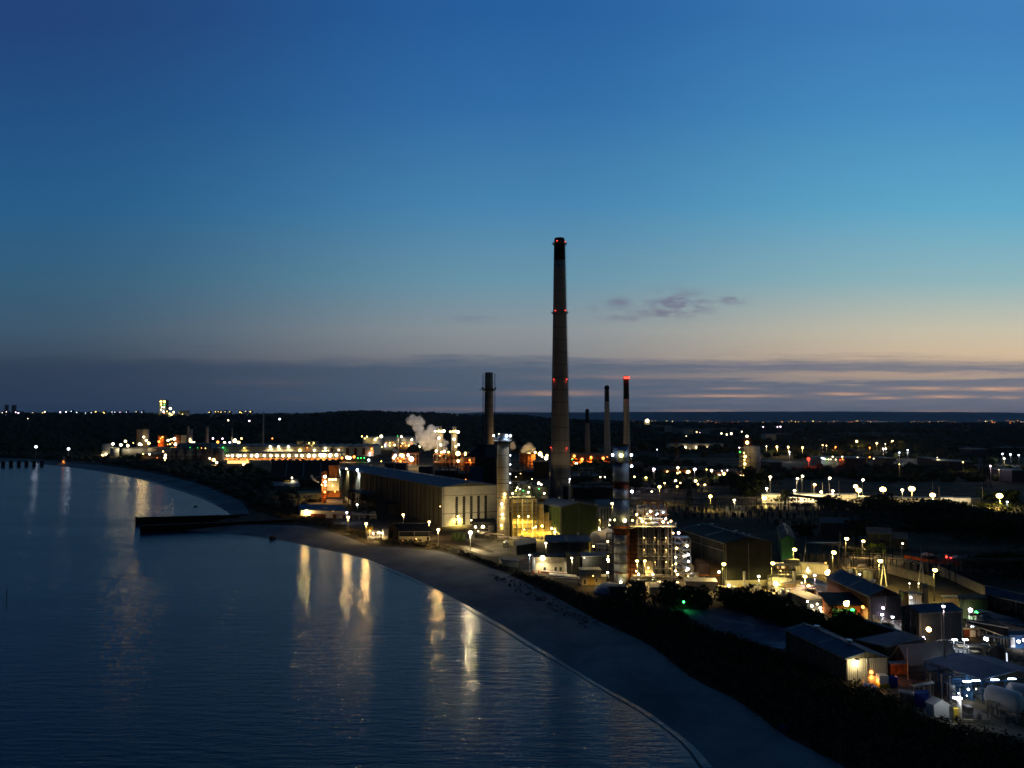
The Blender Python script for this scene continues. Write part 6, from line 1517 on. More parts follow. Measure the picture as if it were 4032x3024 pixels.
# ================================================================== NEAR CORNER
WA, WB, WC = G('l', 1645, 885), G('k', 282, 765), G('k', 727, 752)
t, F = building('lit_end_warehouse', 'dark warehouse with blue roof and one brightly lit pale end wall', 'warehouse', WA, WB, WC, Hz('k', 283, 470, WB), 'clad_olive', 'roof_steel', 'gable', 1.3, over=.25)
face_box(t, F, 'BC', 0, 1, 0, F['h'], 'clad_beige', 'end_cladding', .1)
face_box(t, F, 'BC', .49, .55, 0, 2.2, 'steel_grey', 'door', .16)
post_row('KIND lamp on a thin post before the pale end wall of the near warehouse', 'warehouse end lamps', 4.6, 'warm', 900, [('k', 398, 505, 'white', .9, 5.6)], k=1.0, open_=True)
g = G('k', 588, 755); t = thing('bulkhead_lamp', 'glowing orange lamp on a short post by the warehouse end door', 'lamp', g); part(MB().tube(g, (g.x, g.y, P('k', 588, 630, g.y).z), .09, 6).tube((g.x, g.y, P('k', 588, 630, g.y).z), P('k', 555, 612, g.y), .07, 5), 'pole', 'cream_paint', t); lamp_on(t, P('k', 550, 616, g.y - .3), 'orange', .36, 520)
t, F = bld('long_low_roof', 'long low narrow blue roof running behind the near warehouse', 'shed', ('j', 490, 1370), ('j', 1100, 1550), ('j', 1130, 1540), 2.6, 'clad_dark', 'roof_steel', 'mono', .8)
t, F = bld('flat_blue_roof', 'broad flat dark blue roof between the near warehouse and the dark box', 'shed', ('k', 380, 420), ('k', 700, 500), ('k', 1140, 400), 3.4, 'clad_dark', 'roof_steel', 'flat', over=.1)
t, F = bld('small_canopy', 'small lit canopy with a bright cool lamp between the blue roofs', 'canopy', ('k', 640, 425), ('k', 680, 440), ('k', 880, 432), ('k', 680, 385), 'clad_green', 'roof_pale', 'flat', over=.2)
for (x_, y_, k_, r_, e_) in ((752, 405, 'cool', .42, 500), (692, 434, 'cool', .2, 150), (830, 428, 'warm', .3, 260)): lamp_on(t, P('k', x_, y_, F['B'].y - 1), k_, r_, e_)
# pale conical stock shed
cA = G('k', 1180, 560); t, F = bld('pale_hip_roof', 'wide pale grey sloping roof beside the railed tank', 'store', ('k', 770, 560), ('k', 960, 620), ('k', 1490, 575), ('k', 960, 560), 'clad_grey', 'roof_pale', 'gable2', 3.4, over=.4)
face_box(t, F, 'AB', 0, 1, 0, 2.6, 'rust', 'side_cladding', .1)
t, F = bld('rust_walled_shed', 'low rust coloured shed wall glowing orange beyond the warehouse door', 'shed', ('k', 730, 620), ('k', 760, 650), ('k', 945, 640), ('k', 760, 540), 'rust', 'roof_pale', 'flat', over=.1)
light(P('k', 840, 600, F['B'].y - 4), 'orange', 260)  # orange light added for the glow on the wall, no fitting
t, F = bld('blue_lean_to', 'small blue roofed lean-to in front of the pale sloping roof', 'lean-to', ('k', 1130, 680), ('k', 1160, 720), ('k', 1430, 720), ('k', 1160, 625), 'steel_grey', 'roof_steel', 'mono', .9)
# wide canopy on posts
cA, cB, cC = G('k', 1140, 730), G('k', 1760, 960), G('k', 2500, 900)
t = thing('wide_canopy', 'wide dark blue canopy roof on slim posts over the blue lit machinery', 'canopy', (cB.x, cB.y, 0))
zc0 = P('k', 1755, 705, cB.y).z
D_ = cA + cC - cB
for (p, q, r_, s_) in ((cA, cB, cC, D_),):
    up_ = Vector((0, 0, zc0)); rid1 = p.lerp(s_, .5) + Vector((0, 0, zc0 + 1.3)); rid2 = q.lerp(r_, .5) + Vector((0, 0, zc0 + 1.3))
    part(MB().add([p + up_, q + up_, rid2, rid1, p + up_ + Vector((0, 0, .2)), q + up_ + Vector((0, 0, .2)), rid2 + Vector((0, 0, .2)), rid1 + Vector((0, 0, .2))], [(0, 3, 2, 1), (4, 5, 6, 7), (0, 1, 5, 4), (1, 2, 6, 5), (3, 0, 4, 7)]), 'roof', 'roof_steel', t)
    part(MB().add([s_ + up_, r_ + up_, rid2, rid1, s_ + up_ + Vector((0, 0, .2)), r_ + up_ + Vector((0, 0, .2)), rid2 + Vector((0, 0, .2)), rid1 + Vector((0, 0, .2))], [(0, 1, 2, 3), (4, 7, 6, 5), (0, 4, 5, 1), (1, 5, 6, 2), (3, 7, 4, 0)]), 'roof', 'roof_steel', t)
    for k in range(5):
        c = p.lerp(q, k / 4); part(MB().cyl(c.x, c.y, 0, zc0, .13, n=8), 'post', 'blue_steel', t)
    for k in range(1, 4):
        c = q.lerp(r_, k / 3); part(MB().cyl(c.x, c.y, 0, zc0, .13, n=8), 'post', 'blue_steel', t)
    part(MB().tube(q + up_ - Vector((0, 0, .4)), r_ + up_ - Vector((0, 0, .4)), .16, 4).tube(p + up_ - Vector((0, 0, .4)), q + up_ - Vector((0, 0, .4)), .16, 4), 'beam', 'blue_steel', t)
    for (x_, y_) in ((1690, 710), (1895, 702), (2080, 692), (1590, 720)):
        a2 = P('k', x_, y_, cB.y - .2); part(MB().box(a2.x, a2.y, a2.z, 1.5, .3, .14), 'tube_light', 'lamp_cool', t); light(a2 + Vector((0, 2.5, -.8)), 'cool', 130, t)
for (x_, y_) in ((1363, 557), (1465, 560)):
    a2 = P('k', x_, y_, 165); part(MB().box(a2.x, a2.y, a2.z, 1.0, .4, .2), 'tube_light', 'lamp_cool', t); light(a2 + Vector((0, -1, -.7)), 'cool', 120, t)
g = G('k', 1640, 925)
t = thing('machinery_bay', 'jumble of blue lit tanks and pipes under the wide canopy', 'machinery', g)
rnd = random.Random(23)
part(pipework(g.x - 5, g.x + 5, g.y, g.y + 4, .1, 4.2, 24, rnd, (.06, .16)), 'pipes', 'blue_steel', t)
part(MB().cyl(g.x - 3, g.y + 2, 0, 2.6, .8, n=12).cyl(g.x + 1, g.y + 2.4, 0, 3.2, .7, n=12).box(g.x + 3.4, g.y + 2, 0, 1.6, 1.4, 1.8), 'vessels', 'galvanised', t)
part(steel_frame(g.x - 5, g.x + 5, g.y - .3, g.y + 4, 0, 4.2, 4, 1, 2, .14), 'frame', 'blue_steel', t)
for (x_, y_, k_, r_, e_) in ((1607, 803, 'cool', .2, 380), (1500, 845, 'cool', .1, 120), (1690, 800, 'white', .1, 150), (1590, 872, 'cool', .1, 150)): lamp_on(t, P('k', x_, y_, g.y - .8), k_, r_, e_)
# big horizontal vessels
for (a1, a2_, b1, b2_, rr1, lab) in [(1850, 870, 2140, 950, 3.0, 'long white bullet tank on saddles by the canopy, nearest the yard edge'), (2080, 830, 2400, 870, 2.6, 'pale bullet tank behind the long white one')]:
    pa, pb = P('k', a1, a2_, 148), P('k', b1, b2_, 140)
    t = thing('bullet_tank', lab, 'tank', (pa.x, pa.y, 0), 'bullet tanks by the canopy')
    zc_ = 3.6; sc_ = (CAMZ - zc_) / (CAMZ - pa.z); pa2 = Vector((pa.x * sc_, pa.y * sc_, zc_)); sc2 = (CAMZ - zc_) / (CAMZ - pb.z); pb2 = Vector((pb.x * sc2, pb.y * sc2, zc_))
    t.location = (pa2.x, pa2.y, 0)
    part(MB().capsule(pa2, pb2, rr1 * .72, 22), 'shell', 'white_paint', t, True)
    for f in (.2, .8): c = pa2.lerp(pb2, f); part(MB().box(c.x, c.y, 0, .6, 2.6, zc_ - 1.4), 'saddle', 'concrete', t)
# white tent, yellow box, drums, containers, lit pole
g1, g2, g3 = G('k', 1150, 1075), G('k', 1235, 1112), G('k', 1400, 1112)
t, F = building('marquee', 'small white canvas marquee beside the brightly lit pole', 'tent', g1, g2, g3, 2.3, 'canvas_white', 'canvas_white', 'gable', 1.0, over=.15)
t, F = bld('yellow_box', 'yellow equipment box between the marquee and the lit pole', 'equipment box', ('k', 1445, 1140), ('k', 1455, 1160), ('k', 1515, 1160), ('k', 1455, 1095), 'yellow_paint', 'yellow_paint', 'flat', over=.05); face_box(t, F, 'BC', .2, .8, .3, 1.3, 'steel_dark', 'door')
g = G('k', 1529, 1185)
t = thing('lit_mast', 'tall white mast with one flat lamp, brightest upright near the marquee', 'lamp mast', g)
zt_ = P('k', 1527, 790, g.y).z
part(MB().cyl(g.x, g.y, 0, zt_, .16, .12, n=10), 'pole', 'white_paint', t); 
part(ladder(MB(), g.x - .35, g.y, .5, zt_ * .8, -.4, 0, .03, .4, .5), 'ladder', 'galvanised', t)
a2 = P('k', 1488, 898, g.y); part(MB().tube((g.x, g.y, a2.z + .1), a2, .05, 5), 'arm', 'galvanised', t); part(MB().box(a2.x, a2.y, a2.z - .05, 1.6, .5, .16), 'lamp_head', 'lamp_cool', t)
light(a2 + Vector((0, -.2, -.5)), 'cool', 420, t); light((g.x + .5, g.y - 1.1, 3.2), 'white', 42, t)
for n_, (x_, y_, lab) in enumerate([(690, 770, 'blue plastic drum group by the warehouse corner, first from the sea'), (725, 772, 'blue plastic drum by the warehouse corner, second from the sea'), (760, 772, 'blue plastic drum by the warehouse corner, third from the sea'), (790, 768, 'blue plastic drum by the warehouse corner, fourth from the sea')]):
    g = G('k', x_, y_); t = thing('plastic_drum', lab.replace(' group', ''), 'drum', g, 'blue drums by the warehouse'); part(MB().lathe(g.x, g.y, [(.85, 0), (.95, .3), (.95, 1.9), (.8, 2.2), (.3, 2.35)], 14), 'shell', 'blue_plastic', t, True); part(MB().cyl(g.x, g.y, 2.35, 2.5, .3, n=10), 'lid', 'black_paint', t)
g = G('k', 670, 775); t = thing('chemical_tote', 'white tote on a yellow stand in front of the blue drums', 'tote', g); part(MB().box(g.x, g.y, .9, 2.0, 1.6, 1.8), 'bottle', 'white_paint', t); part(MB().box(g.x, g.y, 0, 2.4, 2.0, .9), 'stand', 'yellow_paint', t)
g = G('k', 540, 785); t = thing('tarpaulin_pile', 'low blue tarpaulin covered pile below the orange lamp', 'pile', g); part(MB().lathe(g.x, g.y, [(1.9, 0), (1.5, .5), (.6, .8), (.1, .9)], 10), 'cover', 'blue_plastic', t); part(MB().box(g.x, g.y, 0, 2.8, 1.6, .2), 'pallet', 'bark', t)
t, F = bld('small_sign_cabinet', 'small cabinet with a pale framed panel in the dark yard', 'cabinet', ('k', 1032, 900), ('k', 1040, 925), ('k', 1100, 925), ('k', 1040, 850), 'car_dark', 'clad_dark', 'flat', over=.02); face_box(t, F, 'BC', .1, .9, .9, 2.0, 'cream_paint', 'panel', .08)
t, F = bld('grey_container', 'long dull grey container beside the marquee', 'container', ('k', 850, 940), ('k', 860, 975), ('k', 1010, 1000), 2.4, 'clad_grey', 'roof_pale', 'flat', over=.02)
t, F = bld('blue_container', 'dark blue container behind the marquee', 'container', ('k', 1020, 960), ('k', 1030, 1000), ('k', 1180, 990), 2.4, 'blue_plastic', 'blue_plastic', 'flat', over=.02)
g = G('k', 1670, 1200); t = thing('barrier', 'low yellow barrier at the dune edge inland of the lit mast', 'barrier', g); part(MB().box(g.x, g.y, .5, 6.4, .15, .35).box(g.x, g.y, 1.0, 6.4, .15, .2), 'rail', 'cream_paint', t)
for s in (-3, 0, 3): part(MB().box(g.x + s, g.y, 0, .15, .15, 1.2), 'post', 'cream_paint', t)
rnd = random.Random(2)
for n_, (x_, y_, h_) in enumerate([(950, 710, 7.5), (1200, 950, 6), (1323, 925, 5.5), (1415, 950, 5.5)]):
    g = G('k', x_, y_); t = thing('steel_pole', 'thin pale pole in the yard by the canopy, %s from the sea' % ORD[n_], 'pole', g, 'thin poles by the canopy'); part(MB().cyl(g.x, g.y, 0, h_, .1, n=7), 'shaft', 'galvanised', t); part(MB().cyl(g.x, g.y, 0, .3, .25, n=7), 'base', 'concrete', t)

# ================================================================== INLAND: SUBSTATION, ROAD, LIT YARD
def a_mast(gl, gr_, top, label, group='A-frame line masts'):
    Y = gl.y; pt = P(*top, (gl.y + gr_.y) / 2)
    t = thing('line_mast', label, 'mast', ((gl.x + gr_.x) / 2, Y, 0), group)
    for q_ in (gl, gr_): part(MB().tube(q_, pt, .22, 6, .16), 'leg', 'white_paint', t)
    part(MB().tube(gl.lerp(pt, .55), gr_.lerp(pt, .55), .1, 5), 'brace', 'galvanised', t)
    part(MB().tube(pt, pt + Vector((0, 0, 5)), .12, 5, .05), 'spire', 'galvanised', t)
    return t, pt


t, p1_ = a_mast(G('i', 730, 872), G('i', 768, 872), ('i', 750, 700), 'slim A-frame mast holding the horizontal beam, seaward one'); t2, p2_ = a_mast(G('i', 1118, 760), G('i', 1140, 760), ('i', 1128, 640), 'slim A-frame mast holding the horizontal beam, inland one')
mb = MB().tube(P('i', 752, 657, p1_.y), P('i', 1126, 657, p2_.y), .35, 5); single(mb, 'gantry_beam', 'galvanised', 'long thin horizontal beam carried between two A-frame masts', 'beam', P('i', 752, 657, p1_.y))
a_mast(G('i', 1570, 1130), G('i', 1635, 1130), ('i', 1600, 870), 'pale A-frame mast below the second bright lamp'); a_mast(G('i', 1975, 1145), G('i', 2050, 1140), ('i', 2010, 850), 'tallest pale A-frame mast behind the dark box building')
a_mast(G('i', 1205, 1075), G('i', 1250, 1080), ('i', 1235, 960), 'short bright A-frame mast behind the long blue roofed shed')

# equipment bays: gantry with insulators, copied across the dark substation
def make_bay():
    t = thing('switchgear_bay', 'x', 'switchgear')
    mb = MB()
    for x in (-8, 0, 8): mb.tube((x, 0, 0), (x, 0, 9), .13, 4); mb.tube((x, 0, 9), (x, 0, 12), .06, 4)
    mb.tube((-8, 0, 9), (8, 0, 9), .15, 4); mb.tube((-8, 0, 8.4), (8, 0, 8.4), .08, 4)
    part(mb, 'gantry', 'steel_dark', t)
    mb = MB()
    for k in range(6): x = -7.2 + k * 2.9; part(MB().tube((x, 3, 0), (x, 3, 2.4), .11, 4).lathe(x, 3, [(.1, 2.4), (.24, 2.7), (.12, 3.1), (.24, 3.5), (.1, 4.0)], 5), 'insulator', 'clad_grey', t)
    mb = MB()
    for k in range(3): part(MB().tube((-6 + k * 5, 3, 4), (-6 + k * 5, 10, 4), .06, 3).tube((-6 + k * 5, 10, 2.6), (-6 + k * 5, 10, 4), .1, 4).box(-6 + k * 5, 10, 0, 1.2, 1.2, 2.6), 'busbar', 'clad_grey', t)
    return t


def copy_tree(o, par=None):
    c_ = o.copy(); COL.objects.link(c_); c_.parent = par
    for ch in list(o.children): copy_tree(ch, c_)
    return c_


bay = make_bay(); spots = []
for row, (r_, y_, x0, x1, n_) in enumerate([('e', 1110, 60, 1250, 8), ('e', 1165, 0, 1280, 9), ('e', 1230, 80, 1000, 6), ('i', 900, 820, 1120, 3), ('i', 965, 1340, 1640, 3), ('j', 740, 1250, 1700, 4), ('j', 830, 1500, 2150, 5), ('d', 1500, 560, 1280, 5), ('h', 330, 1260, 2150, 7), ('h', 400, 1380, 2100, 5)]):
    for k in range(n_): spots.append((row, k, G(r_, x0 + (x1 - x0) * k / max(1, n_ - 1), y_ + 6 * ((k * 7) % 3 - 1))))
RN = ['row along the lit yard fence', 'second row before the lit yard', 'third row in the dark substation', 'lit group behind the tall retaining wall', 'dim group behind the long shed roof', 'row behind the long block wall', 'row at the inland edge behind the wall', 'back row beyond the pipe rack', 'row close behind the recovery boiler', 'row just over the dark hall roof']
for n_, (row, k, g) in enumerate(spots):
    o = bay if n_ == 0 else copy_tree(bay)
    o.location = g; o.rotation_euler = (0, 0, .3 * math.sin(n_ * 2.1)); o['label'] = 'unlit switchgear bay, %s in the %s' % (ORD[k], RN[row]); o['group'] = 'switchgear bays of the substation'
for n_, (x_, y_, lab) in enumerate([(500, 1320, 'long dim flat roofed building in the dark ground, nearest the substation'), (895, 1420, 'dim pale gable building beside the small green lit bush'), (1110, 1415, 'smaller dim pale building next to the gable one')]):
    w_ = (250, 200, 120)[n_]; t, F = bld('dim_building', lab, 'building', ('e', x_ - 6, y_ - 20), ('e', x_, y_), ('e', x_ + w_, y_ + 8), 7.5 if n_ < 2 else 5, 'clad_grey', 'roof_pale', 'gable2', 1.8)
# lit compound wall and sheds along the inland yard
YW = G('e', 800, 1040).y
for n_, (x0, x1, yb, yt, m_, lab, en) in enumerate([(0, 160, 1030, 962, 'cream_paint', 'low glaring cream building at the seaward end of the lit yard', 3), (220, 500, 1022, 960, 'white_paint', 'long glaring white building in the lit yard, behind a dark pipe', 4), (505, 800, 1030, 965, 'cream_paint', 'cream building in the lit yard behind the round dark bush', 3), (805, 1150, 1040, 985, 'cream_paint', 'low cream wall building behind the two largest bushes', 2), (1160, 1500, 1045, 990, 'clad_beige', 'dim beige wall building under the two brightest lamps', 1), (1510, 1620, 1050, 985, 'white_paint', 'pale shed beside the white box trailer', 1), (1622, 1765, 1050, 990, 'white_paint', 'glaring white box trailer at the inland end of the lit yard', 1), (1768, 1855, 1048, 1000, 'clad_grey', 'grey box trailer next to the glaring white one', 0)]):
    t, F = bld('yard_building', lab, 'building', ('e', x0 - 3, yb - 12), ('e', x0, yb), ('e', x1, yb), ('e', x0, yt), m_, 'roof_pale', 'flat', over=.2)
    windows(t, F, 'BC', max(2, int((x1 - x0) / 50)), .03, .97, 1.0, 2.6, .35, 'glass_dark', 'steel_grey')
    for k in range(en): light(F['B'].lerp(F['C'], (k + .5) / en) + Vector((0, -7, 5.5)), 'white', 4200 if n_ in (0, 1, 2) else 2600, t)  # lights added before each front to brighten it, no fittings
a_, b_ = G('i', 720, 235), G('i', 1100, 285)
t = thing('overhead_duct', 'long dark overhead duct crossing in front of the glaring white building', 'duct', a_); part(MB().tube(P('i', 560, 135, 440), P('i', 1100, 190, 425), .8, 8), 'duct', 'steel_dark', t)
mb = MB(); [mb.tube(P('i', 560 + 108 * k, 135 + 11 * k, 440 - 3 * k), Vector((P('i', 560 + 108 * k, 135, 440 - 3 * k).x, 440 - 3 * k, 0)), .25, 5) for k in range(6)]; part(mb, 'trestle', 'steel_dark', t)
post_row('very bright floodlight on a mast in the lit yard', 'glaring yard floodlights', 9, 'warm', 26000, [('e', 20, 985, 'yellow', .8, 6), ('e', 818, 918, 'warm', .9), ('e', 790, 887, 'warm', .5), ('e', 1020, 910, 'warm', 1.5), ('e', 1265, 905, 'warm', 1.5), ('e', 1440, 960, 'warm', .9), ('e', 2005, 965, 'yellow', 1.4)], name='floodlight_mast', cat='floodlight mast', k=2.1)
post_row('tall pale street lamp along the back of the lit yard', 'tall lamps of the lit yard', 17, 'white', 9000, [('e', 70, 810), ('e', 300, 825), ('e', 343, 803), ('e', 573, 820), ('e', 853, 835), ('e', 445, 875, 'warm', 1.6, 13)], arm=.6, k=.95)
post_row('shorter white lamp of the lit yard below the tall street lamps', 'short lamps of the lit yard', 8, 'white', 6000, [('e', 40, 907), ('e', 275, 925), ('e', 500, 937), ('e', 598, 928), ('e', 1185, 920, 'white', 1.2, 11), ('e', 2070, 1022, 'cool', .3, 5), ('d', 1375, 1532, 'yellow', 2.5, 9), ('d', 1635, 1572, 'white', 1.2), ('d', 1988, 1445, 'white', .8)])
for n_, (x_, yt, yb) in enumerate([(515, 855, 1040), (652, 838, 950), (1443, 835, 960), (1498, 890, 1000), (1865, 895, 1040), (12, 845, 940), (420, 840, 950)]):
    g = G('e', x_, yb); t = thing('power_pole', 'thin unlit pole in the lit yard, %s from the sea' % ORD[[5, 0, 0, 0, 0, 0, 0][0] and 0 or sorted([12, 420, 515, 652, 1443, 1498, 1865]).index(x_)], 'pole', g, 'unlit poles of the lit yard')
    part(MB().cyl(g.x, g.y, 0, P('e', x_, yt, g.y).z, .3, .2, n=7), 'shaft', 'cream_paint', t); part(MB().box(g.x, g.y, P('e', x_, yt, g.y).z - 1.2, 2.2, .2, .2), 'crossarm', 'steel_dark', t)
post_row('street lamp on a tall grey post beside the substation access road', 'access road lamps', 10, 'warm', 5200, [('e', 715, 1332, 'warm', 1.2, 12), ('e', 855, 1353, 'warm', .7, 11), ('e', 1188, 1376, 'white', .12, 10), ('e', 607, 1448, 'yellow', 1.8), ('e', 275, 1423, 'yellow', 1.6), ('i', 1565, 855, 'yellow', 1.9), ('i', 2160, 955, 'yellow', 1.7), ('i', 395, 880, 'yellow', 1.5), ('h', 1797, 890, 'yellow', 1.3, 9)], arm=.5, k=1.45)
post_row('KIND post lamp in the yard before the dark hall', 'dark hall yard lamps', 7, 'white', 2600, [('h', 2177, 1025, 'white', 1.0), ('i', 850, 1015, 'pink', .9, 8), ('i', 745, 1025, 'warm', 3.2, 8.5), ('h', 937, 857, 'warm', 1.0, 9), ('h', 853, 857, 'yellow', 1.6, 9)], k=1.05)
post_row('small flat cool lamp on a short post beside the ramp walkway', 'ramp lamps', 4, 'cool', 420, [('s', 243, 738), ('s', 380, 770)], k=1.1)
post_row('tall thin post with a pinkish lamp in front of the dark box building', 'dark box lamps', 16, 'pink', 800, [('s', 1043, 632, 'pink', 1.0, 17)], k=1.1)
post_row('lamp between the long shed roof and the A-frame masts', 'roof yard lamps', 7, 'white', 1200, [('i', 1340, 1005, 'white', .8, 5), ('s', 600, 333, 'white', .2, 6)], k=.8)
post_row('bright KIND lamp on a tall mast close beside the striped stack', 'mast lamp beside the stack', 20, 'warm', 3600, [('g', 1690, 783, 'warm', 1.2, 20)], k=1.2)
post_row('KIND lamp on a tall mast behind the striped stack', 'masts behind the stack', 15, 'pink', 6000, [('q', 773, 298, 'pink', 1.1, 20), ('q', 870, 602, 'yellow', 2.2, 12), ('q', 1485, 298, 'pink', 1.2, 14), ('q', 1190, 272, 'white', .9, 12), ('q', 1778, 317, 'white', .8, 12), ('q', 1690, 305, 'yellow', .08, 12), ('d', 2027, 1322, 'white', 1.0, 16)])
for n_, (x_, yb, yt, lab) in enumerate([(1250, 1080, 960, 'first bright white bushing post behind the long shed roof'), (1312, 1095, 950, 'second bright white bushing post behind the long shed roof')]):
    g = G('i', x_, yb); t = thing('bushing_post', lab, 'post', g, 'bushing posts'); part(MB().cyl(g.x, g.y, 0, P('i', x_, yt, g.y).z, .32, .28, n=10), 'shaft', 'white_paint', t); part(MB().lathe(g.x, g.y, [(.35, P('i', x_, yt, g.y).z), (.55, P('i', x_, yt, g.y).z + .3), (.2, P('i', x_, yt, g.y).z + .8)], 10), 'cap', 'steel_grey', t)
# lattice pylons
for n_, (r_, x_, yt, yb, lab) in enumerate([('d', 1005, 905, 1300, 'orange lit lattice pylon rising from the long pipe rack'), ('d', 1145, 1400, 1600, 'short lattice mast in the dark ground before the pipe rack'), ('e', 1385, 400, 640, 'thin dark lattice pylon far inland against the plain'), ('e', 1880, 620, 900, 'thin dark lattice pylon beyond the inland end of the yard'), ('e', 765, 430, 570, 'slanting dark lattice crane far inland')]):
    Y = G(r_, x_, yb).y; x = P(r_, x_, yb, Y).x; zt_ = P(r_, x_, yt, Y).z; wb = zt_ * .10 + .8
    t = thing('lattice_pylon', lab, 'pylon', (x, Y, 0))
    mb = MB()
    lean = -12 if 'slanting' in lab else 0
    for sx2 in (-1, 1):
        for sy2 in (-1, 1): mb.tube((x + sx2 * wb, Y + sy2 * wb, 0), (x + sx2 * .4 + lean, Y + sy2 * .4, zt_), .28, 4)
    n2c = 9
    for k in range(n2c):
        f0, f1 = k / n2c, (k + 1) / n2c; w0, w1 = wb + (.4 - wb) * f0, wb + (.4 - wb) * f1
        mb.tube((x - w0 + lean * f0, Y - w0, zt_ * f0), (x + w1 + lean * f1, Y - w1, zt_ * f1), .16, 4); mb.tube((x + w0 + lean * f0, Y - w0, zt_ * f0), (x - w1 + lean * f1, Y - w1, zt_ * f1), .16, 4)
    part(mb, 'lattice', 'rust' if n_ == 0 else 'steel_dark', t)
    if not lean:
        mb = MB()
        for f in (.72, .84, .95): mb.tube((x - wb * 1.3, Y, zt_ * f), (x + wb * 1.3, Y, zt_ * f), .25, 4)
        part(mb, 'crossarms', 'rust' if n_ == 0 else 'steel_dark', t)
# cars and barrier mesh on the access road
def car(r, x, y, label, m='car_white', rz=0.0, brake=False):
    g = G(r, x, y); t = thing('parked_car' if not brake else 'stopped_car', label, 'car', g); t.rotation_euler = (0, 0, 0)
    c_, s_ = math.cos(rz), math.sin(rz)
    prof = [(-2.2, .35), (-2.2, .9), (-1.3, 1.0), (-.7, 1.45), (.8, 1.45), (1.5, 1.0), (2.2, .95), (2.2, .35)]
    vs = []
    for side in (-.88, .88):
        for (a, b) in prof: w_ = side * (1 if b < 1.2 else .82); vs.append((g.x + a * c_ - w_ * s_, g.y + a * s_ + w_ * c_, b))
    n = len(prof); part(MB().add(vs, [tuple(range(n)), tuple(range(2 * n - 1, n - 1, -1))] + [(i, (i + 1) % n, n + (i + 1) % n, n + i) for i in range(n)]), 'body', m, t)
    for a in (-1.4, 1.4):
        for w_ in (-.9, .9):
            x0, y0 = g.x + a * c_ - w_ * s_, g.y + a * s_ + w_ * c_; part(MB().tube((x0 + .1 * s_, y0 - .1 * c_, .33), (x0 - .1 * s_, y0 + .1 * c_, .33), .33, 12), 'wheel', 'tyre', t)
    for side in (-.7, .7):
        part(MB().box(g.x - 2.22 * c_ - side * s_, g.y - 2.22 * s_ + side * c_, .65, .12, .3, .18), 'tail_light', 'lamp_red' if brake else 'red_paint', t)
    if brake: light((g.x - 2.9 * c_, g.y - 2.9 * s_, .9), 'red', 220, t)
    return t


t = car('j', 1368, 545, 'car with glowing red brake lights stopped on the access road', 'car_dark', 1.45, True)
lamp_on(t, G('j', 1366, 533, 1.2), 'red', .45, 0, 'brake_light'); 
car('j', 1472, 560, 'white car on the access road just behind the red brake lights', 'car_white', .2)
car('j', 1215, 550, 'dark car parked before the one with red brake lights', 'car_dark', 0)
car('j', 1150, 525, 'pale car parked furthest seaward on the access road', 'car_white', .1)
car('j', 1975, 525, 'pale lone car far along the access road', 'car_white', .1)
car('e', 1640, 1062, 'dark car beside the glaring white box trailer', 'car_dark', 0); car('e', 1700, 1068, 'pale car in front of the glaring white box trailer', 'car_white', .2); car('e', 1800, 1070, 'pale car below the grey box trailer', 'car_white', -.2)
a_, b_, c_ = G('j', 900, 545), G('j', 1200, 600), G('j', 1620, 640)
t = thing('barrier_mesh', 'long strip of orange barrier mesh along the access road', 'barrier', a_)
for p, q in ((a_, b_), (b_, c_)): part(MB().prism([(p.x, p.y), (q.x, q.y), (q.x, q.y + .12), (p.x, p.y + .12)], .1, 1.3), 'mesh', 'mesh_orange', t)
mb = MB(); [mb.tube(a_.lerp(b_, k / 8), a_.lerp(b_, k / 8) + Vector((0, 0, 1.5)), .06, 4) for k in range(9)]; part(mb, 'stakes', 'steel_grey', t)
# chain-link fence round the substation
for n_, (pts, lab) in enumerate([([('i', 0, 305), ('i', 560, 285), ('i', 1100, 300)], 'pale mesh fence along the seaward part of the lit yard'), ([('i', 1160, 815), ('i', 1640, 835), ('j', 1270, 710)], 'mesh fence along the sandy bank by the green lit bush')]):
    P3 = [G(*p) for p in pts]; t = thing('mesh_fence', lab, 'fence', P3[0]); part(railing(MB(), P3, 0, 2.2, .05, 4), 'posts', 'galvanised', t)
lm = bpy.data.materials
# ================================================================== TREES one can tell apart
rnd = random.Random(91)
TL = [('l', 270, 410, 9, 11, 4, 'dark bush beside the dome shelter at the striped stack foot'), ('l', 600, 460, 11, 12, 4, 'dark round bush above the small green light'), ('l', 720, 450, 9, 9, 5, 'dark bush inland of the small green light'), ('l', 860, 450, 8, 10, 6, 'dark bush before the low pale bund wall'), ('l', 1100, 450, 7.5, 11, 4, 'single round bush in front of the red container'),
      ('l', 1260, 470, 9, 10, 5, 'leafy tree before the site cabins, first of the long row'), ('l', 1340, 500, 10, 10, 6, 'tallest leafy tree of the long row, before the site cabins'), ('l', 1430, 520, 10, 11, 4, 'leafy tree of the long row below the low round tank'), ('l', 1540, 560, 9, 12, 5, 'leafy tree of the long row below the fuel tank'), ('l', 1640, 590, 8, 12, 6, 'leafy tree of the long row below the compressor housing'), ('l', 1750, 610, 7, 11, 4, 'leafy tree of the long row below the tube lit canopy'),
      ('l', 1850, 640, 7, 11, 5, 'leafy tree of the long row, inland of the tube lit canopy'), ('l', 1950, 660, 6, 10, 6, 'small leafy tree near the ramp end of the long row'), ('r', 1560, 800, 6.5, 9, 4, 'leafy tree below the green lit workshop'), ('r', 1680, 830, 6, 9, 5, 'leafy tree at the seaward foot of the ramp walkway'), ('r', 1450, 880, 5, 10, 6, 'low dark bush between the leafy trees and blue roof'), ('r', 1800, 920, 4.5, 9, 4, 'low dark bush at the end of the narrow blue roof'), ('r', 2000, 900, 4, 8, 5, 'low hedge bush with orange rim light by the ramp'), ('r', 2130, 930, 4, 8, 6, 'second low hedge bush with orange rim light by the ramp')]
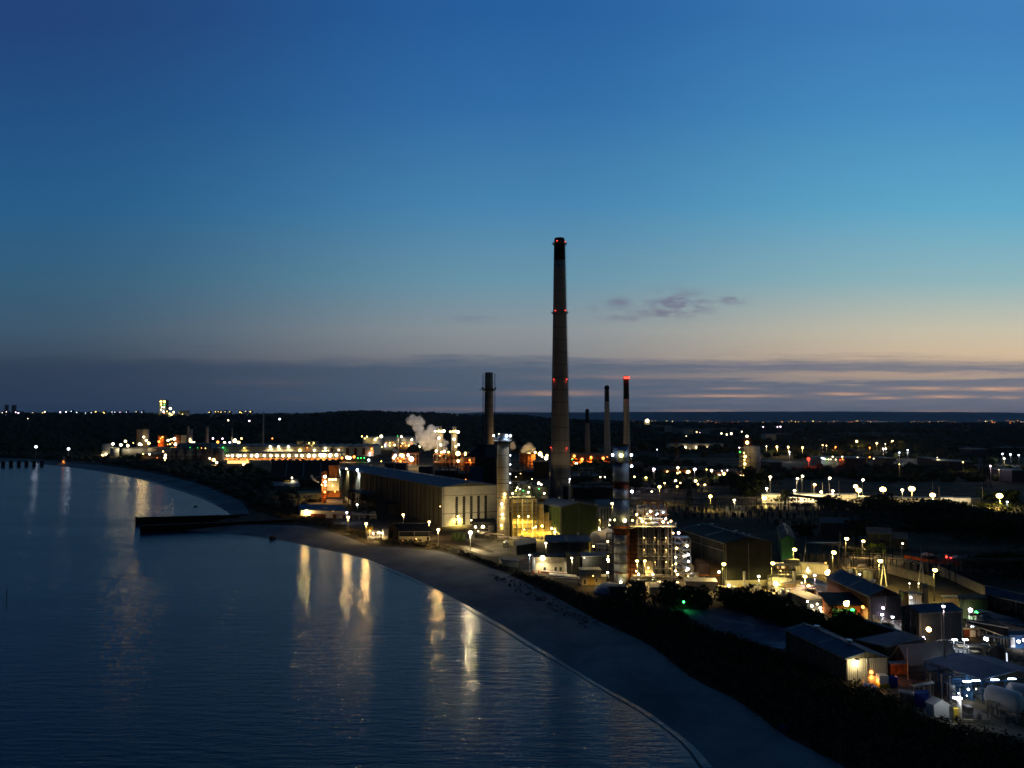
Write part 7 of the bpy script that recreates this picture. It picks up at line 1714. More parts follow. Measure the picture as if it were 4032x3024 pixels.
for (r_, x_, y_, h_, w_, v_, lab) in TL: tree(G(r_, x_, y_), h_, w_, v_, lab, 'trees along the yards', rz=rnd.random() * 6, name='bush' if v_ > 3 else 'tree')
TL = [('e', 570, 1078, 12, 20, 4, 'round dark bush before the cream building of the lit yard'), ('e', 665, 1085, 8, 14, 5, 'small dark bush next to the round one before the lit yard'), ('e', 780, 1088, 8, 16, 6, 'low dark bush between the round bush and larger pair'), ('e', 905, 1095, 12, 22, 4, 'wide dark bush before the low cream wall, seaward of the pair'), ('e', 1090, 1098, 15, 28, 5, 'largest dark round bush before the lit yard'), ('e', 195, 1045, 13, 14, 1, 'dark tree splitting the two glaring buildings of the yard'), ('e', 375, 1062, 4, 10, 6, 'tiny bush in the glare of the long white building'), ('e', 290, 1060, 4, 9, 5, 'tiny bush at the seaward end of the long white building'),
      ('d', 1700, 1500, 18, 20, 0, 'dark tree below the round silo, seaward'), ('d', 1830, 1430, 22, 26, 1, 'large dark tree right below the round silo'), ('d', 1950, 1480, 18, 24, 2, 'dark tree between the round silo and the lit yard'), ('d', 1600, 1470, 14, 22, 3, 'dark tree before the brightest orange plant'), ('d', 1850, 1520, 16, 24, 4, 'broad dark bush under the large tree below the silo'),
      ('e', 1950, 1040, 12, 18, 3, 'olive tree lit by the last glaring floodlight, seaward side'), ('e', 2110, 1045, 13, 20, 2, 'olive tree lit by the last glaring floodlight, inland side')]
for (r_, x_, y_, h_, w_, v_, lab) in TL: tree(G(r_, x_, y_), h_, w_, v_, lab, 'trees about the lit yard', rz=rnd.random() * 6, name='bush' if v_ > 3 else 'tree', green='olive' in lab)
tree(G('e', 945, 1470), 7, 11, 3, 'small bright green bush lit beside the access road lamp', 'green lit bushes', green=True); tree(G('e', 760, 1465), 5, 14, 1, 'green lit low bush seaward of the small bright green one', 'green lit bushes', green=True)
light(G('e', 950, 1490) + Vector((0, -6, 6)), 'yellow', 2500)  # yellow light added over the bushes, without a post
BL = []
for n_, (r_, x_, y_, w_, h_) in enumerate([('e', 1420, 1120, 30, 12), ('e', 1560, 1140, 34, 14), ('e', 1500, 1200, 30, 12), ('e', 1650, 1250, 30, 12), ('e', 1800, 1220, 34, 13), ('e', 1950, 1260, 30, 13), ('e', 2060, 1300, 30, 13), ('e', 2150, 1290, 26, 10), ('e', 1380, 1250, 24, 9), ('j', 1950, 680, 26, 10), ('j', 2100, 720, 28, 11), ('j', 2150, 640, 24, 9), ('e', 350, 1300, 14, 8), ('e', 800, 1380, 18, 15)]):
    tree(G(r_, x_, y_), h_, w_, 4 + n_ % 3 if n_ != 13 else 2, 'unlit round bush in the dark inland scrub, %s from the sea' % ORD[sorted([1420, 1560, 1500, 1650, 1800, 1950, 2060, 2150, 1380, 4001, 4002, 4003, 350, 800]).index(x_ if r_ == 'e' else {1950: 4001, 2100: 4002, 2150: 4003}[x_])], 'bushes of the inland scrub', name='bush', rz=n_)
mnear = in_poly(line([(1480, 1095), (1600, 1100), (2230, 1100), (2400, 1160), (2300, 1200), (1650, 1190), (1480, 1150)]))
scrub('undergrowth', line([(1850, 1110), (2050, 1080), (2300, 1090), (2400, 1150), (2250, 1185), (2100, 1180), (2000, 1160), (1900, 1140)]), 900, 33, .55, (2, 4), 'leaf_dark', 22)
woods('forest', 900, in_poly(line([(1240, 1010), (1330, 985), (1560, 1010), (1650, 1020), (1900, 1010), (2300, 1020), (2400, 1040), (2000, 1042), (1700, 1035), (1480, 1060), (1250, 1050)])), 35, (3, 6))
woods('forest', 700, in_poly(line([(1420, 965), (1560, 955), (1900, 955), (2300, 960), (2400, 1010), (2000, 1000), (1700, 990), (1420, 985)])), 36, (4, 8))
woods('forest', 900, in_poly(line([(-400, 960), (0, 955), (215, 975), (330, 1000), (560, 1016), (600, 1035), (560, 1040), (440, 1018), (330, 1008), (200, 985), (0, 975), (-400, 978)])), 37, (3, 7))
for n_, (x_, y_) in enumerate([(640, 425), (1110, 465), (1480, 500)]): pass
# green lamp hanging in the bush
g = G('h', 1362, 1390); t = thing('green_lamp', 'single small green lamp glowing among the dark bushes', 'lamp', g); part(MB().tube(g, (g.x, g.y, P('h', 1360, 1310, g.y).z), .08, 6), 'pole', 'steel_dark', t); part(MB().box(g.x, g.y, P('h', 1360, 1310, g.y).z, .5, .4, .15), 'hood', 'steel_dark', t); lamp_on(t, P('h', 1360, 1300, g.y - 1.5), 'green', .34, 420)

# ================================================================== REFINERY ACROSS THE BAY
Yr = 1010.0
a_, b_ = P('n', 385, 640, Yr), P('p', 350, 600, Yr); hr_ = a_.z
t = thing('lamp_canopy', 'very long low canopy with a row of dazzling white lamps', 'canopy building', (a_.x, Yr, 0))
part(MB().prism([(a_.x, Yr), (b_.x, Yr), (b_.x, Yr + 22), (a_.x, Yr + 22)], 0, hr_ - 7.5), 'lower_wall', 'orange_steel', t)
part(MB().prism([(a_.x, Yr + 8), (b_.x, Yr + 8), (b_.x, Yr + 22), (a_.x, Yr + 22)], hr_ - 7.5, hr_), 'back_wall', 'clad_beige', t)
part(MB().prism([(a_.x - 2, Yr - 2), (b_.x + 2, Yr - 2), (b_.x + 2, Yr + 24), (a_.x - 2, Yr + 24)], hr_, hr_ + .9), 'roof', 'roof_pale', t)
part(steel_frame(a_.x, b_.x, Yr - .5, Yr + .5, 0, hr_, 24, 1, 3, .4, brace=False), 'frame', 'steel_dark', t)
for (x_, r_) in [(410, .8), (445, .8), (510, 1.5), (610, 1.6), (655, .9), (725, 1.4), (845, 1.5), (935, 2.0), (1065, 1.4), (1180, 1.5), (1285, 1.5), (1390, 1.5), (1495, 1.6), (1620, 1.4), (1720, 1.5), (1840, 1.9), (1935, 1.7), (2050, 1.7), (2110, 1.7), (2210, 1.8)]:
    lamp_on(t, P('n', x_, 682, Yr - 1.5), 'white', r_ * .8, 15000)
for (x_, r_) in [(45, 1.8), (85, 1.8), (120, 1.4), (205, 1.8), (300, 1.7)]: lamp_on(t, P('p', x_, 612, Yr - 1.5), 'white', r_ * .8, 14000)
# saw-tooth hall
Yt = 1110.0; x0_, x1_ = P('n', 0, 560, Yt).x, P('p', 890, 450, Yt).x; zt_ = P('p', 430, 445, Yt).z; ze_ = P('p', 430, 480, Yt).z
t = thing('sawtooth_hall', 'long refinery hall with a row of many small gable roofs', 'industrial hall', (x0_, Yt, 0)); nb = 19
part(MB().prism([(x0_, Yt), (x1_, Yt), (x1_, Yt + 60), (x0_, Yt + 60)], 0, ze_), 'wall', 'clad_beige', t)
for k in range(nb):
    xa_, xb2 = x0_ + (x1_ - x0_) * k / nb, x0_ + (x1_ - x0_) * (k + 1) / nb; xm = (xa_ + xb2) / 2
    part(MB().add([(xa_, Yt - .4, ze_ + .05), (xb2, Yt - .4, ze_ + .05), (xm, Yt - .4, zt_), (xa_, Yt + 60, ze_ + .05), (xb2, Yt + 60, ze_ + .05), (xm, Yt + 60, zt_)], [(0, 1, 2), (3, 5, 4), (0, 2, 5, 3), (1, 4, 5, 2), (0, 3, 4, 1)]), 'gable_roof', 'roof_pale', t)
mb = MB()
for k in range(5): c = x1_ - 16 - k * 13; mb.box(c, Yt - .3, 2, 5, .6, 11)
part(mb, 'doors', 'red_mud', t)
for (r_, x_, y_, k_, s_, e_) in [('n', 1168, 525, 'white', 1.0, 7000), ('n', 1312, 525, 'white', .85, 5500), ('n', 1483, 528, 'white', 1.0, 7000), ('n', 1683, 590, 'warm', 1.3, 8000), ('n', 1935, 588, 'white', .95, 6000), ('n', 2125, 553, 'white', .9, 5000), ('p', 125, 503, 'white', .85, 4500), ('p', 340, 530, 'white', .9, 6000), ('n', 345, 543, 'green', .75, 1200), ('n', 715, 550, 'yellow', .5, 2500), ('n', 40, 558, 'yellow', .4, 0), ('p', 830, 587, 'cool', .8, 3500), ('p', 858, 512, 'orange', .9, 5000), ('p', 858, 512, 'white', .7, 0), ('n', 1815, 545, 'orange', .5, 800)]:
    lamp_on(t, P(r_, x_, y_, Yt - 3), k_, s_, e_)
t = thing('roof_plant', 'yellow lit cabin and hopper standing above the small gable roofs', 'plant', (P('n', 1850, 500, 1130).x, 1130, 0)); a2 = P('n', 1750, 520, 1130); b2 = P('n', 1980, 440, 1130)
part(MB().prism([(a2.x, 1130), (b2.x, 1130), (b2.x, 1140), (a2.x, 1140)], 0, a2.z), 'base', 'clad_dark', t); part(steel_frame(a2.x, b2.x, 1128, 1140, a2.z, b2.z, 4, 1, 2, .5, brace=False, floors=True), 'frame', 'cream_paint', t)
c2 = P('n', 1680, 490, 1130); part(MB().lathe(c2.x, 1132, [(4.5, 20), (1.5, c2.z - 1), (6, c2.z + 4.5), (6, c2.z + 6)], 12), 'hopper', 'cream_paint', t)
for (x_, y_, e_) in ((1845, 465, 3500), (1925, 460, 2500), (1640, 500, 3500), (1800, 500, 2000)): lamp_on(t, P('n', x_, y_, 1127), 'yellow', .55, e_)
# tier of orange windows below canopy
t = thing('lower_works', 'low orange lit works with square bright windows below the long lamp canopy', 'works building', (P('n', 650, 930, 900).x, 900, 0)); a2 = P('n', 420, 880, 900); b2 = P('n', 820, 880, 900)
part(MB().prism([(a2.x, 900), (b2.x, 900), (b2.x, 915), (a2.x, 915)], 0, a2.z), 'wall', 'orange_steel', t)
for k in range(6):
    x = a2.x + (b2.x - a2.x) * (.1 + k * .15); f_ = part(MB().box(x, 899.7, 1, 7, .5, 5.4), 'window_frame', 'steel_dark', t); part(MB().box(x, 899.3, 1.6, 5.6, .3, 4.2), 'pane', 'window_warm', f_)
for (x_, y_, k_, s_, e_) in [(437, 912, 'white', 1.1, 5000), (912, 885, 'yellow', .6, 1500), (950, 910, 'green', .55, 900), (1073, 902, 'yellow', .6, 1500), (1123, 905, 'yellow', .5, 1200), (710, 838, 'warm', 1.2, 7000), (765, 758, 'orange', .6, 1500), (115, 728, 'white', .7, 2500), (185, 755, 'warm', 1.2, 4500), (235, 800, 'white', .9, 4000), (240, 860, 'orange', .8, 7000), (2085, 782, 'white', .5, 1000), (700, 900, 'orange', .5, 5000), (600, 890, 'orange', .5, 5000)]:
    lamp_on(t, P('n', x_, y_, 896), k_, s_, e_)
t = thing('orange_end_works', 'orange and green lit loading bay at the inland end of the lamp canopy', 'loading bay', (P('p', 600, 680, 960).x, 960, 0)); a2, b2 = P('p', 370, 650, 960), P('p', 830, 650, 960)
part(MB().prism([(a2.x, 960), (b2.x, 960), (b2.x, 975), (a2.x, 975)], 0, a2.z - 2), 'wall', 'clad_brown', t); part(steel_frame(a2.x, b2.x, 957, 960, 0, a2.z, 8, 1, 2, .5, brace=False, floors=True), 'frame', 'steel_dark', t)
for (x_, y_, k_, s_, e_) in [(388, 657, 'orange', 1.0, 5000), (470, 650, 'white', 1.3, 6000), (510, 655, 'white', 1.3, 6000), (580, 640, 'orange', 1.1, 5000), (640, 660, 'green', .6, 1500), (740, 655, 'green', .5, 1200), (690, 658, 'green', .5, 1200), (812, 690, 'cool', .9, 3500), (85, 708, 'white', .6, 1000), (1012, 710, 'yellow', .4, 400)]: lamp_on(t, P('p', x_, y_, 954), k_, s_, e_)
# digester towers and tanks at the seaward end
t = thing('digester_row', 'row of tall greenish digester vessels with a dark deck on top', 'digesters', (P('t', 1500, 600, 1000).x, 1000, 0)); zt_ = P('t', 1500, 460, 1000).z
for k in range(11):
    x = P('t', 1180 + k * 70, 600, 1000).x; part(MB().lathe(x, 1004 + 6 * (k % 2), [(6.5, 0), (6.5, zt_ * (.9 + .08 * (k % 3))), (3, zt_ * 1.0)], 14), 'vessel', 'tank_grey' if k > 4 else 'tank_white', t, True)
part(MB().prism([(P('t', 1290, 400, 1000).x, 998), (P('t', 1780, 400, 1000).x, 998), (P('t', 1780, 400, 1000).x, 1020), (P('t', 1290, 400, 1000).x, 1020)], zt_, P('t', 1500, 390, 1000).z), 'deck_house', 'blue_steel', t)
part(steel_frame(P('t', 1170, 500, 1000).x, P('t', 1900, 500, 1000).x, 994, 998, 0, zt_, 12, 1, 3, .5), 'frame', 'steel_dark', t)
for (x_, y_, k_, s_, e_) in [(1225, 658, 'warm', 1.0, 7000), (1275, 665, 'white', 1.2, 9000), (1250, 690, 'warm', .8, 3000), (1532, 706, 'white', .8, 3500), (1755, 607, 'white', .7, 3000), (1805, 628, 'orange', 1.2, 7000), (1855, 665, 'white', .9, 4000), (1860, 715, 'orange', .8, 8000), (1700, 690, 'orange', .5, 9000), (1600, 760, 'orange', .5, 5000), (1470, 450, 'green', .3, 300), (1635, 458, 'orange', .35, 500), (1692, 463, 'yellow', .35, 500), (1578, 455, 'green', .25, 200), (1435, 655, 'yellow', .4, 2500)]: lamp_on(t, P('t', x_, y_, 990), k_, s_, e_)
TK = [('t', 160, 300, 405, 600, 'tank_white', 'tall pale tank at the seaward tip of the refinery', 1040), ('t', 290, 400, 462, 590, 'tank_white', 'shorter pale tank beside the seaward tip tank', 1020), ('t', 395, 790, 470, 570, 'tank_grey', 'widest low grey tank with lamps along its rim', 1030), ('t', 790, 1080, 460, 600, 'tank_grey', 'brown grey tank next to the widest low one', 1030), ('t', 600, 1010, 545, 640, 'clad_brown', 'low brown tank in front of the widest grey one', 960)]
TKL = {0: [(175, 575, 'white', 1.3, 5000), (248, 545, 'white', 1.0, 4000), (195, 565, 'warm', 1.0, 0), (172, 600, 'white', .8, 0)], 2: [(350, 398, 'white', 1.3, 7000), (465, 412, 'white', 1.35, 7000), (530, 360, 'white', 1.2, 5000), (565, 425, 'white', 1.3, 7000), (560, 410, 'warm', .7, 0)], 3: [(735, 402, 'white', 1.4, 7000), (760, 410, 'white', 1.0, 0), (797, 298, 'white', 1.1, 5000), (832, 347, 'white', 1.2, 5000), (870, 388, 'warm', 1.4, 7000), (645, 383, 'yellow', .4, 1500), (1078, 508, 'warm', .7, 3000)], 4: [(880, 548, 'white', .8, 2500), (790, 545, 'yellow', .5, 1500), (1110, 560, 'white', 1.1, 4000), (1105, 600, 'white', 1.2, 4000), (1110, 640, 'warm', .9, 3500), (1050, 660, 'orange', .8, 4000), (990, 600, 'orange', .3, 5000)]}
for n_, (r_, xl, xr, yt, yb, m_, lab, Y) in enumerate(TK):
    l_, q_ = P(r_, xl, yt, Y), P(r_, xr, yt, Y); rad_ = (q_.x - l_.x) / 2; cx_ = (q_.x + l_.x) / 2; cy_ = Y + rad_
    t = thing('refinery_tank', lab, 'storage tank', (cx_, cy_, 0), 'refinery tanks by the far beach')
    part(MB().cyl(cx_, cy_, 0, l_.z, rad_, n=32), 'shell', m_, t, True); part(MB().lathe(cx_, cy_, [(rad_ + .3, l_.z), (rad_ + .3, l_.z + .5), (.1, l_.z + 1.6)], 32), 'roof', 'roof_pale', t)
    for (x_, y_, k_, s_, e_) in TKL.get(n_, []): lamp_on(t, P(r_, x_, y_, Y - 3), k_, s_ * .85, e_)
# silo tower, orange gantries, small chimneys
def tower(r, xl, xr, yt, Y, m, label, name='tower', lamps=(), rn=0, depth=None, cat='tower'):
    a2, b2 = P(r, xl, yt, Y), P(r, xr, yt, Y); cx_ = (a2.x + b2.x) / 2; w_ = b2.x - a2.x
    t = thing(name, label, cat, (cx_, Y, 0))
    if rn: part(MB().cyl(cx_, Y + w_ / 2, 0, a2.z, w_ / 2, w_ / 2 * rn, n=16), 'shaft', m, t, True); part(MB().cyl(cx_, Y + w_ / 2, a2.z, a2.z + 1, w_ / 2 * rn * 1.15, n=16), 'rim', 'steel_dark', t)
    else: part(MB().prism([(a2.x, Y), (b2.x, Y), (b2.x, Y + (depth or w_)), (a2.x, Y + (depth or w_))], 0, a2.z), 'wall', m, t); part(MB().prism([(a2.x - .3, Y - .3), (b2.x + .3, Y - .3), (b2.x + .3, Y + (depth or w_) + .3), (a2.x - .3, Y + (depth or w_) + .3)], a2.z, a2.z + .5), 'roof', 'roof_dark', t)
    for (x_, y_, k_, s_, e_) in lamps: lamp_on(t, P(r, x_, y_, Y - 3), k_, s_, e_)
    return t


tower('t', 738, 842, 185, 1150, 'concrete', 'pale round silo tower behind the seaward refinery tanks', 'silo_tower', rn=1.0, cat='silo'); tower('t', 695, 738, 188, 1165, 'concrete_chimney', 'darker half of the pale silo tower', 'lift_shaft', cat='shaft')
light(P('t', 790, 300, 1130), 'warm', 9000)  # light added to brighten the silo tower, no fitting
tower('t', 1005, 1090, 280, 1150, 'orange_steel', 'orange glowing boxed tower behind the brown grey tank', 'process_tower', lamps=[(1068, 300, 'orange', .9, 5000), (1018, 365, 'orange', 1.2, 6000), (1040, 320, 'orange', .6, 0)])
tower('t', 1245, 1335, 272, 1200, 'red_mud', 'reddish block behind the digester deck, seaward', 'process_tower', lamps=[(1240, 325, 'white', 1.5, 8000), (1150, 347, 'white', 1.2, 6000), (1193, 330, 'yellow', .8, 1500), (1113, 378, 'warm', 1.1, 4000), (1255, 403, 'white', 1.4, 7000), (1180, 400, 'warm', .7, 3000), (1145, 405, 'orange', .6, 3000), (1210, 380, 'orange', .5, 0)])
tower('t', 1340, 1405, 272, 1200, 'concrete', 'pale block behind the digester deck, next to the reddish one', 'process_tower')
tower('t', 1415, 1452, 140, 1180, 'concrete_chimney', 'short dark chimney behind the digester deck', 'short_chimney', rn=.9, cat='chimney'); tower('t', 1455, 1497, 185, 1190, 'concrete', 'short lit column beside the short dark chimney', 'short_chimney', rn=1.0, lamps=[(1462, 338, 'warm', 1.5, 8000), (1500, 370, 'white', .8, 3000), (1530, 372, 'white', .6, 0), (1465, 360, 'warm', .9, 0)], cat='column')
tower('t', 1690, 1735, 148, 1190, 'concrete_chimney', 'short dim chimney over the inland end of the digester deck', 'short_chimney', rn=.8, cat='chimney')
tower('t', 2070, 2085, 165, 1190, 'concrete', 'very thin pale chimney near the glaring roof lamps', 'short_chimney', rn=.8, cat='chimney', lamps=[(2120, 352, 'white', 2.0, 12000), (2175, 378, 'warm', 1.5, 8000), (1802, 318, 'pink', .8, 1500), (1940, 322, 'pink', .7, 1200), (1870, 372, 'orange', 1.4, 6000), (1870, 372, 'white', .7, 0), (1975, 375, 'white', .8, 2500), (1960, 376, 'white', .6, 0), (2043, 376, 'cool', .8, 2500)])
tower('n', 1035, 1062, -70, 1210, 'concrete', 'tall slender pale chimney standing alone above the small gable roofs', 'tall_slim_chimney', rn=.8, cat='chimney', lamps=[(668, 383, 'warm', .9, 2500), (1205, 383, 'orange', .7, 2000), (1205, 383, 'white', .6, 0)])
tank('b', 45, 340, 455, 512, 'tank_grey', 'very wide dim tank behind the tall slender pale chimney', name='wide_tank', rail=False)
for (r_, xl, xr, yt, Y, lab, ls) in [('p', 690, 985, 330, 1260, 'dim blue grey tank inland of the small gable roofs', [(705, 315, 'yellow', .8, 1500), (785, 320, 'yellow', .9, 2000), (750, 348, 'warm', .7, 0), (915, 365, 'warm', 1.6, 5000), (950, 335, 'yellow', .7, 1500), (1010, 315, 'white', 1.9, 9000)]), ('p', 990, 1270, 330, 1300, 'pale wide tank in front of the ridge, seaward of its twin', [(1015, 483, 'warm', 1.0, 2000), (1075, 440, 'cool', .6, 0), (1072, 470, 'cool', .9, 1500), (1145, 418, 'yellow', .7, 1500), (1145, 460, 'yellow', .8, 1500), (1090, 412, 'orange', .6, 2000), (1200, 412, 'orange', .5, 2000), (1222, 452, 'warm', 1.3, 5000)]), ('p', 1285, 1560, 330, 1320, 'pale wide tank in front of the ridge, twin nearest the steam', [(1330, 320, 'white', 1.3, 5000), (1270, 308, 'green', .5, 300), (1495, 368, 'white', 1.3, 5000), (1347, 428, 'warm', .8, 2500), (1322, 468, 'orange', .9, 4000), (1398, 462, 'orange', .8, 4000), (1447, 462, 'yellow', .9, 2500), (1500, 462, 'warm', 1.1, 4000), (1495, 430, 'red', .8, 1500), (1560, 490, 'white', 2.2, 12000), (1600, 488, 'white', 2.2, 9000), (1385, 420, 'orange', .6, 2500)])]:
    l_, q_ = P(r_, xl, yt, Y), P(r_, xr, yt, Y); rad_ = (q_.x - l_.x) / 2; cx_ = (q_.x + l_.x) / 2; cy_ = Y + rad_
    t = thing('refinery_tank', lab, 'storage tank', (cx_, cy_, 0), 'inland refinery tanks'); part(MB().cyl(cx_, cy_, 0, l_.z, rad_, n=32), 'shell', 'tank_white', t, True); part(MB().lathe(cx_, cy_, [(rad_ + .3, l_.z), (rad_ + .3, l_.z + .5), (.1, l_.z + 2.5)], 32), 'roof', 'roof_pale', t)
    for (x_, y_, k_, s_, e_) in ls: lamp_on(t, P(r_, x_, y_, Y - 4), k_, s_ * .85, e_)
rnd = random.Random(44)
terrace('orange lit pipe deck below the pale twin tanks and beside the steam', 'p', 1190, 1560, 590, 900, 25, 2, [(1233, 618, 'cool', 1.1, 5000), (1205, 655, 'white', .95, 4500), (1345, 622, 'warm', 1.5, 9000), (1320, 610, 'warm', 1.1, 0), (1437, 612, 'pink', 1.0, 4500), (1487, 672, 'white', 1.9, 12000), (1315, 710, 'orange', .8, 6000), (1270, 660, 'orange', .5, 8000), (1370, 660, 'orange', .5, 8000)])
terrace('dim works under the two round lit stacks and steam cloud', 'p', 1840, 2212, 600, 800, 20, 2, [(1880, 548, 'white', .75, 2500), (1962, 565, 'warm', .75, 2500), (2007, 556, 'white', .85, 2500), (2075, 565, 'yellow', .6, 1200), (1940, 620, 'warm', .3, 1500)], dens=16)
terrace('orange and yellow lit works between the round lit stacks and the dark steel stack', 'b', 1960, 2180, 640, 790, 20, 2, [(1998, 632, 'warm', 1.6, 9000), (2000, 698, 'white', .85, 3500), (2062, 628, 'yellow', .7, 2500), (2063, 645, 'yellow', .6, 0), (2120, 625, 'white', .6, 1500), (2163, 625, 'cool', .85, 2500), (2163, 655, 'warm', .8, 3500), (2100, 690, 'orange', .6, 9000)], dens=16)
# two lit twin stacks
for n_, (xc, lab) in enumerate([(1843, 'seaward one of two short round stacks with glaring lamp collars'), (1967, 'inland one of two short round stacks with glaring lamp collars')]):
    Y = 830.0; c_ = P('b', xc, 650, Y); zt_ = P('b', xc + 3, 393, Y).z; w_ = P('b', xc + 25, 600, Y).x - P('b', xc - 25, 600, Y).x
    t = thing('twin_stack', lab, 'chimney', (c_.x, Y, 0), 'two short stacks with lamp collars'); zc_ = P('b', xc, 440, Y).z
    part(MB().lathe(c_.x, Y, [(w_ / 2, 0), (w_ / 2, zc_), (w_ / 2 * .62, zc_ + 2), (w_ / 2 * .62, zt_)], 18), 'shaft', 'concrete', t, True)
    platform_ring(t, c_.x, Y, zc_ - 1.5, w_ / 2, w_ / 2 + 2.6, 'cream_paint')
    for (dx2, yy, k_, s_, e_) in ([(-42, 437, 'white', .6, 700), (-12, 437, 'yellow', .9, 2000), (12, 440, 'warm', .9, 2000), (32, 437, 'white', 1.15, 3000), (-10, 497, 'white', .95, 2000), (4, 557, 'white', .95, 2000)] if n_ == 0 else [(-36, 442, 'warm', .7, 700), (-14, 440, 'yellow', .8, 2000), (10, 438, 'warm', .9, 2000), (32, 445, 'white', 1.15, 3000), (-3, 507, 'white', 1.0, 2000), (36, 555, 'white', .8, 1500), (12, 570, 'warm', .9, 2000)]):
        lamp_on(t, P('b', xc + dx2, yy, Y - w_ / 2 - 2.6), k_, s_ * .9, e_)
# steam
def steam(name, label, blobs, Y, dens):
    mb = MB(); me = bpy.data.meshes.new(name)
    bm = bmesh.new()
    for (r_, x_, y_, rp) in blobs:
        c_ = P(r_, x_, y_, Y); R_ = rp / REG[r_][2] / FOC * Y
        for k in range(4):
            o_ = Vector((random.uniform(-1, 1), random.uniform(-1, 1), random.uniform(-1, 1))) * R_ * .45
            bmesh.ops.create_icosphere(bm, subdivisions=2, radius=R_ * random.uniform(.6, .85), matrix=Matrix.Translation(c_ + o_))
    bm.to_mesh(me); bm.free()
    o = link(bpy.data.objects.new(name, me)); rm = o.modifiers.new('r', 'REMESH'); rm.mode = 'VOXEL'; rm.voxel_size = .9
    dt = bpy.data.textures.new('puff', 'CLOUDS'); dt.noise_scale = 3.2; dm = o.modifiers.new('d', 'DISPLACE'); dm.texture = dt; dm.strength = 4.2; dm.mid_level = .5
    dg = bpy.context.evaluated_depsgraph_get(); me2 = bpy.data.meshes.new_from_object(o.evaluated_get(dg)); o.modifiers.clear(); o.data = me2
    m_ = bpy.data.materials.new(name); m_.use_nodes = True; nt = m_.node_tree; nt.nodes.remove(nt.nodes['Principled BSDF']); pv = nt.nodes.new('ShaderNodeVolumePrincipled'); pv.inputs['Color'].default_value = (.95, .93, .92, 1); pv.inputs['Density'].default_value = dens; pv.inputs['Anisotropy'].default_value = .1
    tcs = nt.nodes.new('ShaderNodeTexCoord'); nzs = nt.nodes.new('ShaderNodeTexNoise'); nzs.inputs['Scale'].default_value = .16; nzs.inputs['Detail'].default_value = 5; mrs = nt.nodes.new('ShaderNodeMapRange')
    mrs.inputs[1].default_value = .30; mrs.inputs[2].default_value = .56; mrs.inputs[3].default_value = 0; mrs.inputs[4].default_value = dens * 2.4
    nt.links.new(tcs.outputs['Object'], nzs.inputs['Vector']); nt.links.new(nzs.outputs[0], mrs.inputs[0]); nt.links.new(mrs.outputs[0], pv.inputs['Density'])
    nt.links.new(pv.outputs[0], nt.nodes['Material Output'].inputs['Volume']); me2.materials.clear(); me2.materials.append(m_)
    o['kind'] = 'thing'; o['label'] = label; o['category'] = 'steam'; return o


random.seed(5)
steam('steam_plume', 'large pale steam plume leaning seaward behind the two short lit stacks', [('p', 1440, 75, 60), ('p', 1530, 60, 80), ('p', 1620, 80, 95), ('p', 1600, 170, 90), ('p', 1650, 260, 110), ('p', 1700, 360, 120), ('p', 1760, 450, 90), ('p', 1780, 290, 120), ('p', 1840, 220, 90), ('p', 1830, 400, 110), ('p', 1950, 470, 90), ('p', 2000, 430, 70), ('p', 2020, 520, 50)], 870.0, .06)
for (x_, y_, Y_, k_, e_) in [(1650, 520, 840, 'warm', 60000), (1900, 560, 845, 'warm', 50000), (1600, 300, 835, 'cool', 36000), (1900, 200, 840, 'cool', 26000)]: light(P('p', x_, y_, Y_), k_, e_, r=3)  # unseen lights added around the plume to brighten it
steam('steam_puff', 'small lit steam puff over the orange brown boxed plant', [('c', 1010, 1020, 45), ('c', 1050, 1000, 50), ('c', 1040, 970, 30), ('c', 1080, 1040, 40), ('c', 1090, 990, 25)], 780.0, .12); light(P('c', 1060, 1060, 768), 'warm', 26000, r=2)  # warm light added to brighten this puff, no fitting
steam('steam_puff', 'round steam puff behind the beige round stack collar', [('c', 880, 980, 40), ('c', 890, 1010, 28), ('c', 870, 950, 28)], 640.0, .12); light(P('c', 850, 1020, 630), 'warm', 9000, r=2)  # unseen warm light added beside the puff
steam('steam_puff', 'thin orange tinted steam drifting below the pale twin tanks', [('p', 1170, 480, 35), ('p', 1220, 520, 40), ('p', 1260, 560, 40), ('p', 1300, 580, 25)], 930.0, .05)
steam('steam_puff', 'pale vertical steam wisp in front of the long lamp canopy', [('n', 1600, 640, 30), ('n', 1610, 700, 38), ('n', 1620, 760, 40), ('n', 1600, 600, 20)], 985.0, .10)

# ================================================================== FAR TOWN AND WORKS
def far_works(label, r, xl, xr, yt, D, m='clad_grey', lamps=(), name='far_building', roof='roof_pale', base=None, cat='building', k=1.0):
    row_ = pix(r, xl, yt)[1]
    if row_ > 1700 or (base == 0 and row_ > 1665): D = min(D, 50 * FOC / (row_ - 1650))     # roofs stand clear of the plain
    lamps = [(x_, min(y_, 1e9), k_, s_) for (x_, y_, k_, s_) in lamps]
    a2, b2 = P(r, xl, yt, D), P(r, xr, yt, D); z0 = (terrain_h(a2.x, D) if base is None else base) - 3
    t = thing(name, label, cat, ((a2.x + b2.x) / 2, D, z0))
    part(MB().prism([(a2.x, D), (b2.x, D), (b2.x, D + 30), (a2.x, D + 30)], z0, a2.z), 'wall', m, t); part(MB().prism([(a2.x - 1, D - 1), (b2.x + 1, D - 1), (b2.x + 1, D + 31), (a2.x - 1, D + 31)], a2.z, a2.z + 1), 'roof', roof, t)
    for (x_, y_, k_, s_) in lamps: lamp_on(t, P(r, x_, y_, D - 3), k_, s_ * D / 1000 * k, s_ * D * D * .004, far=True)
    return t


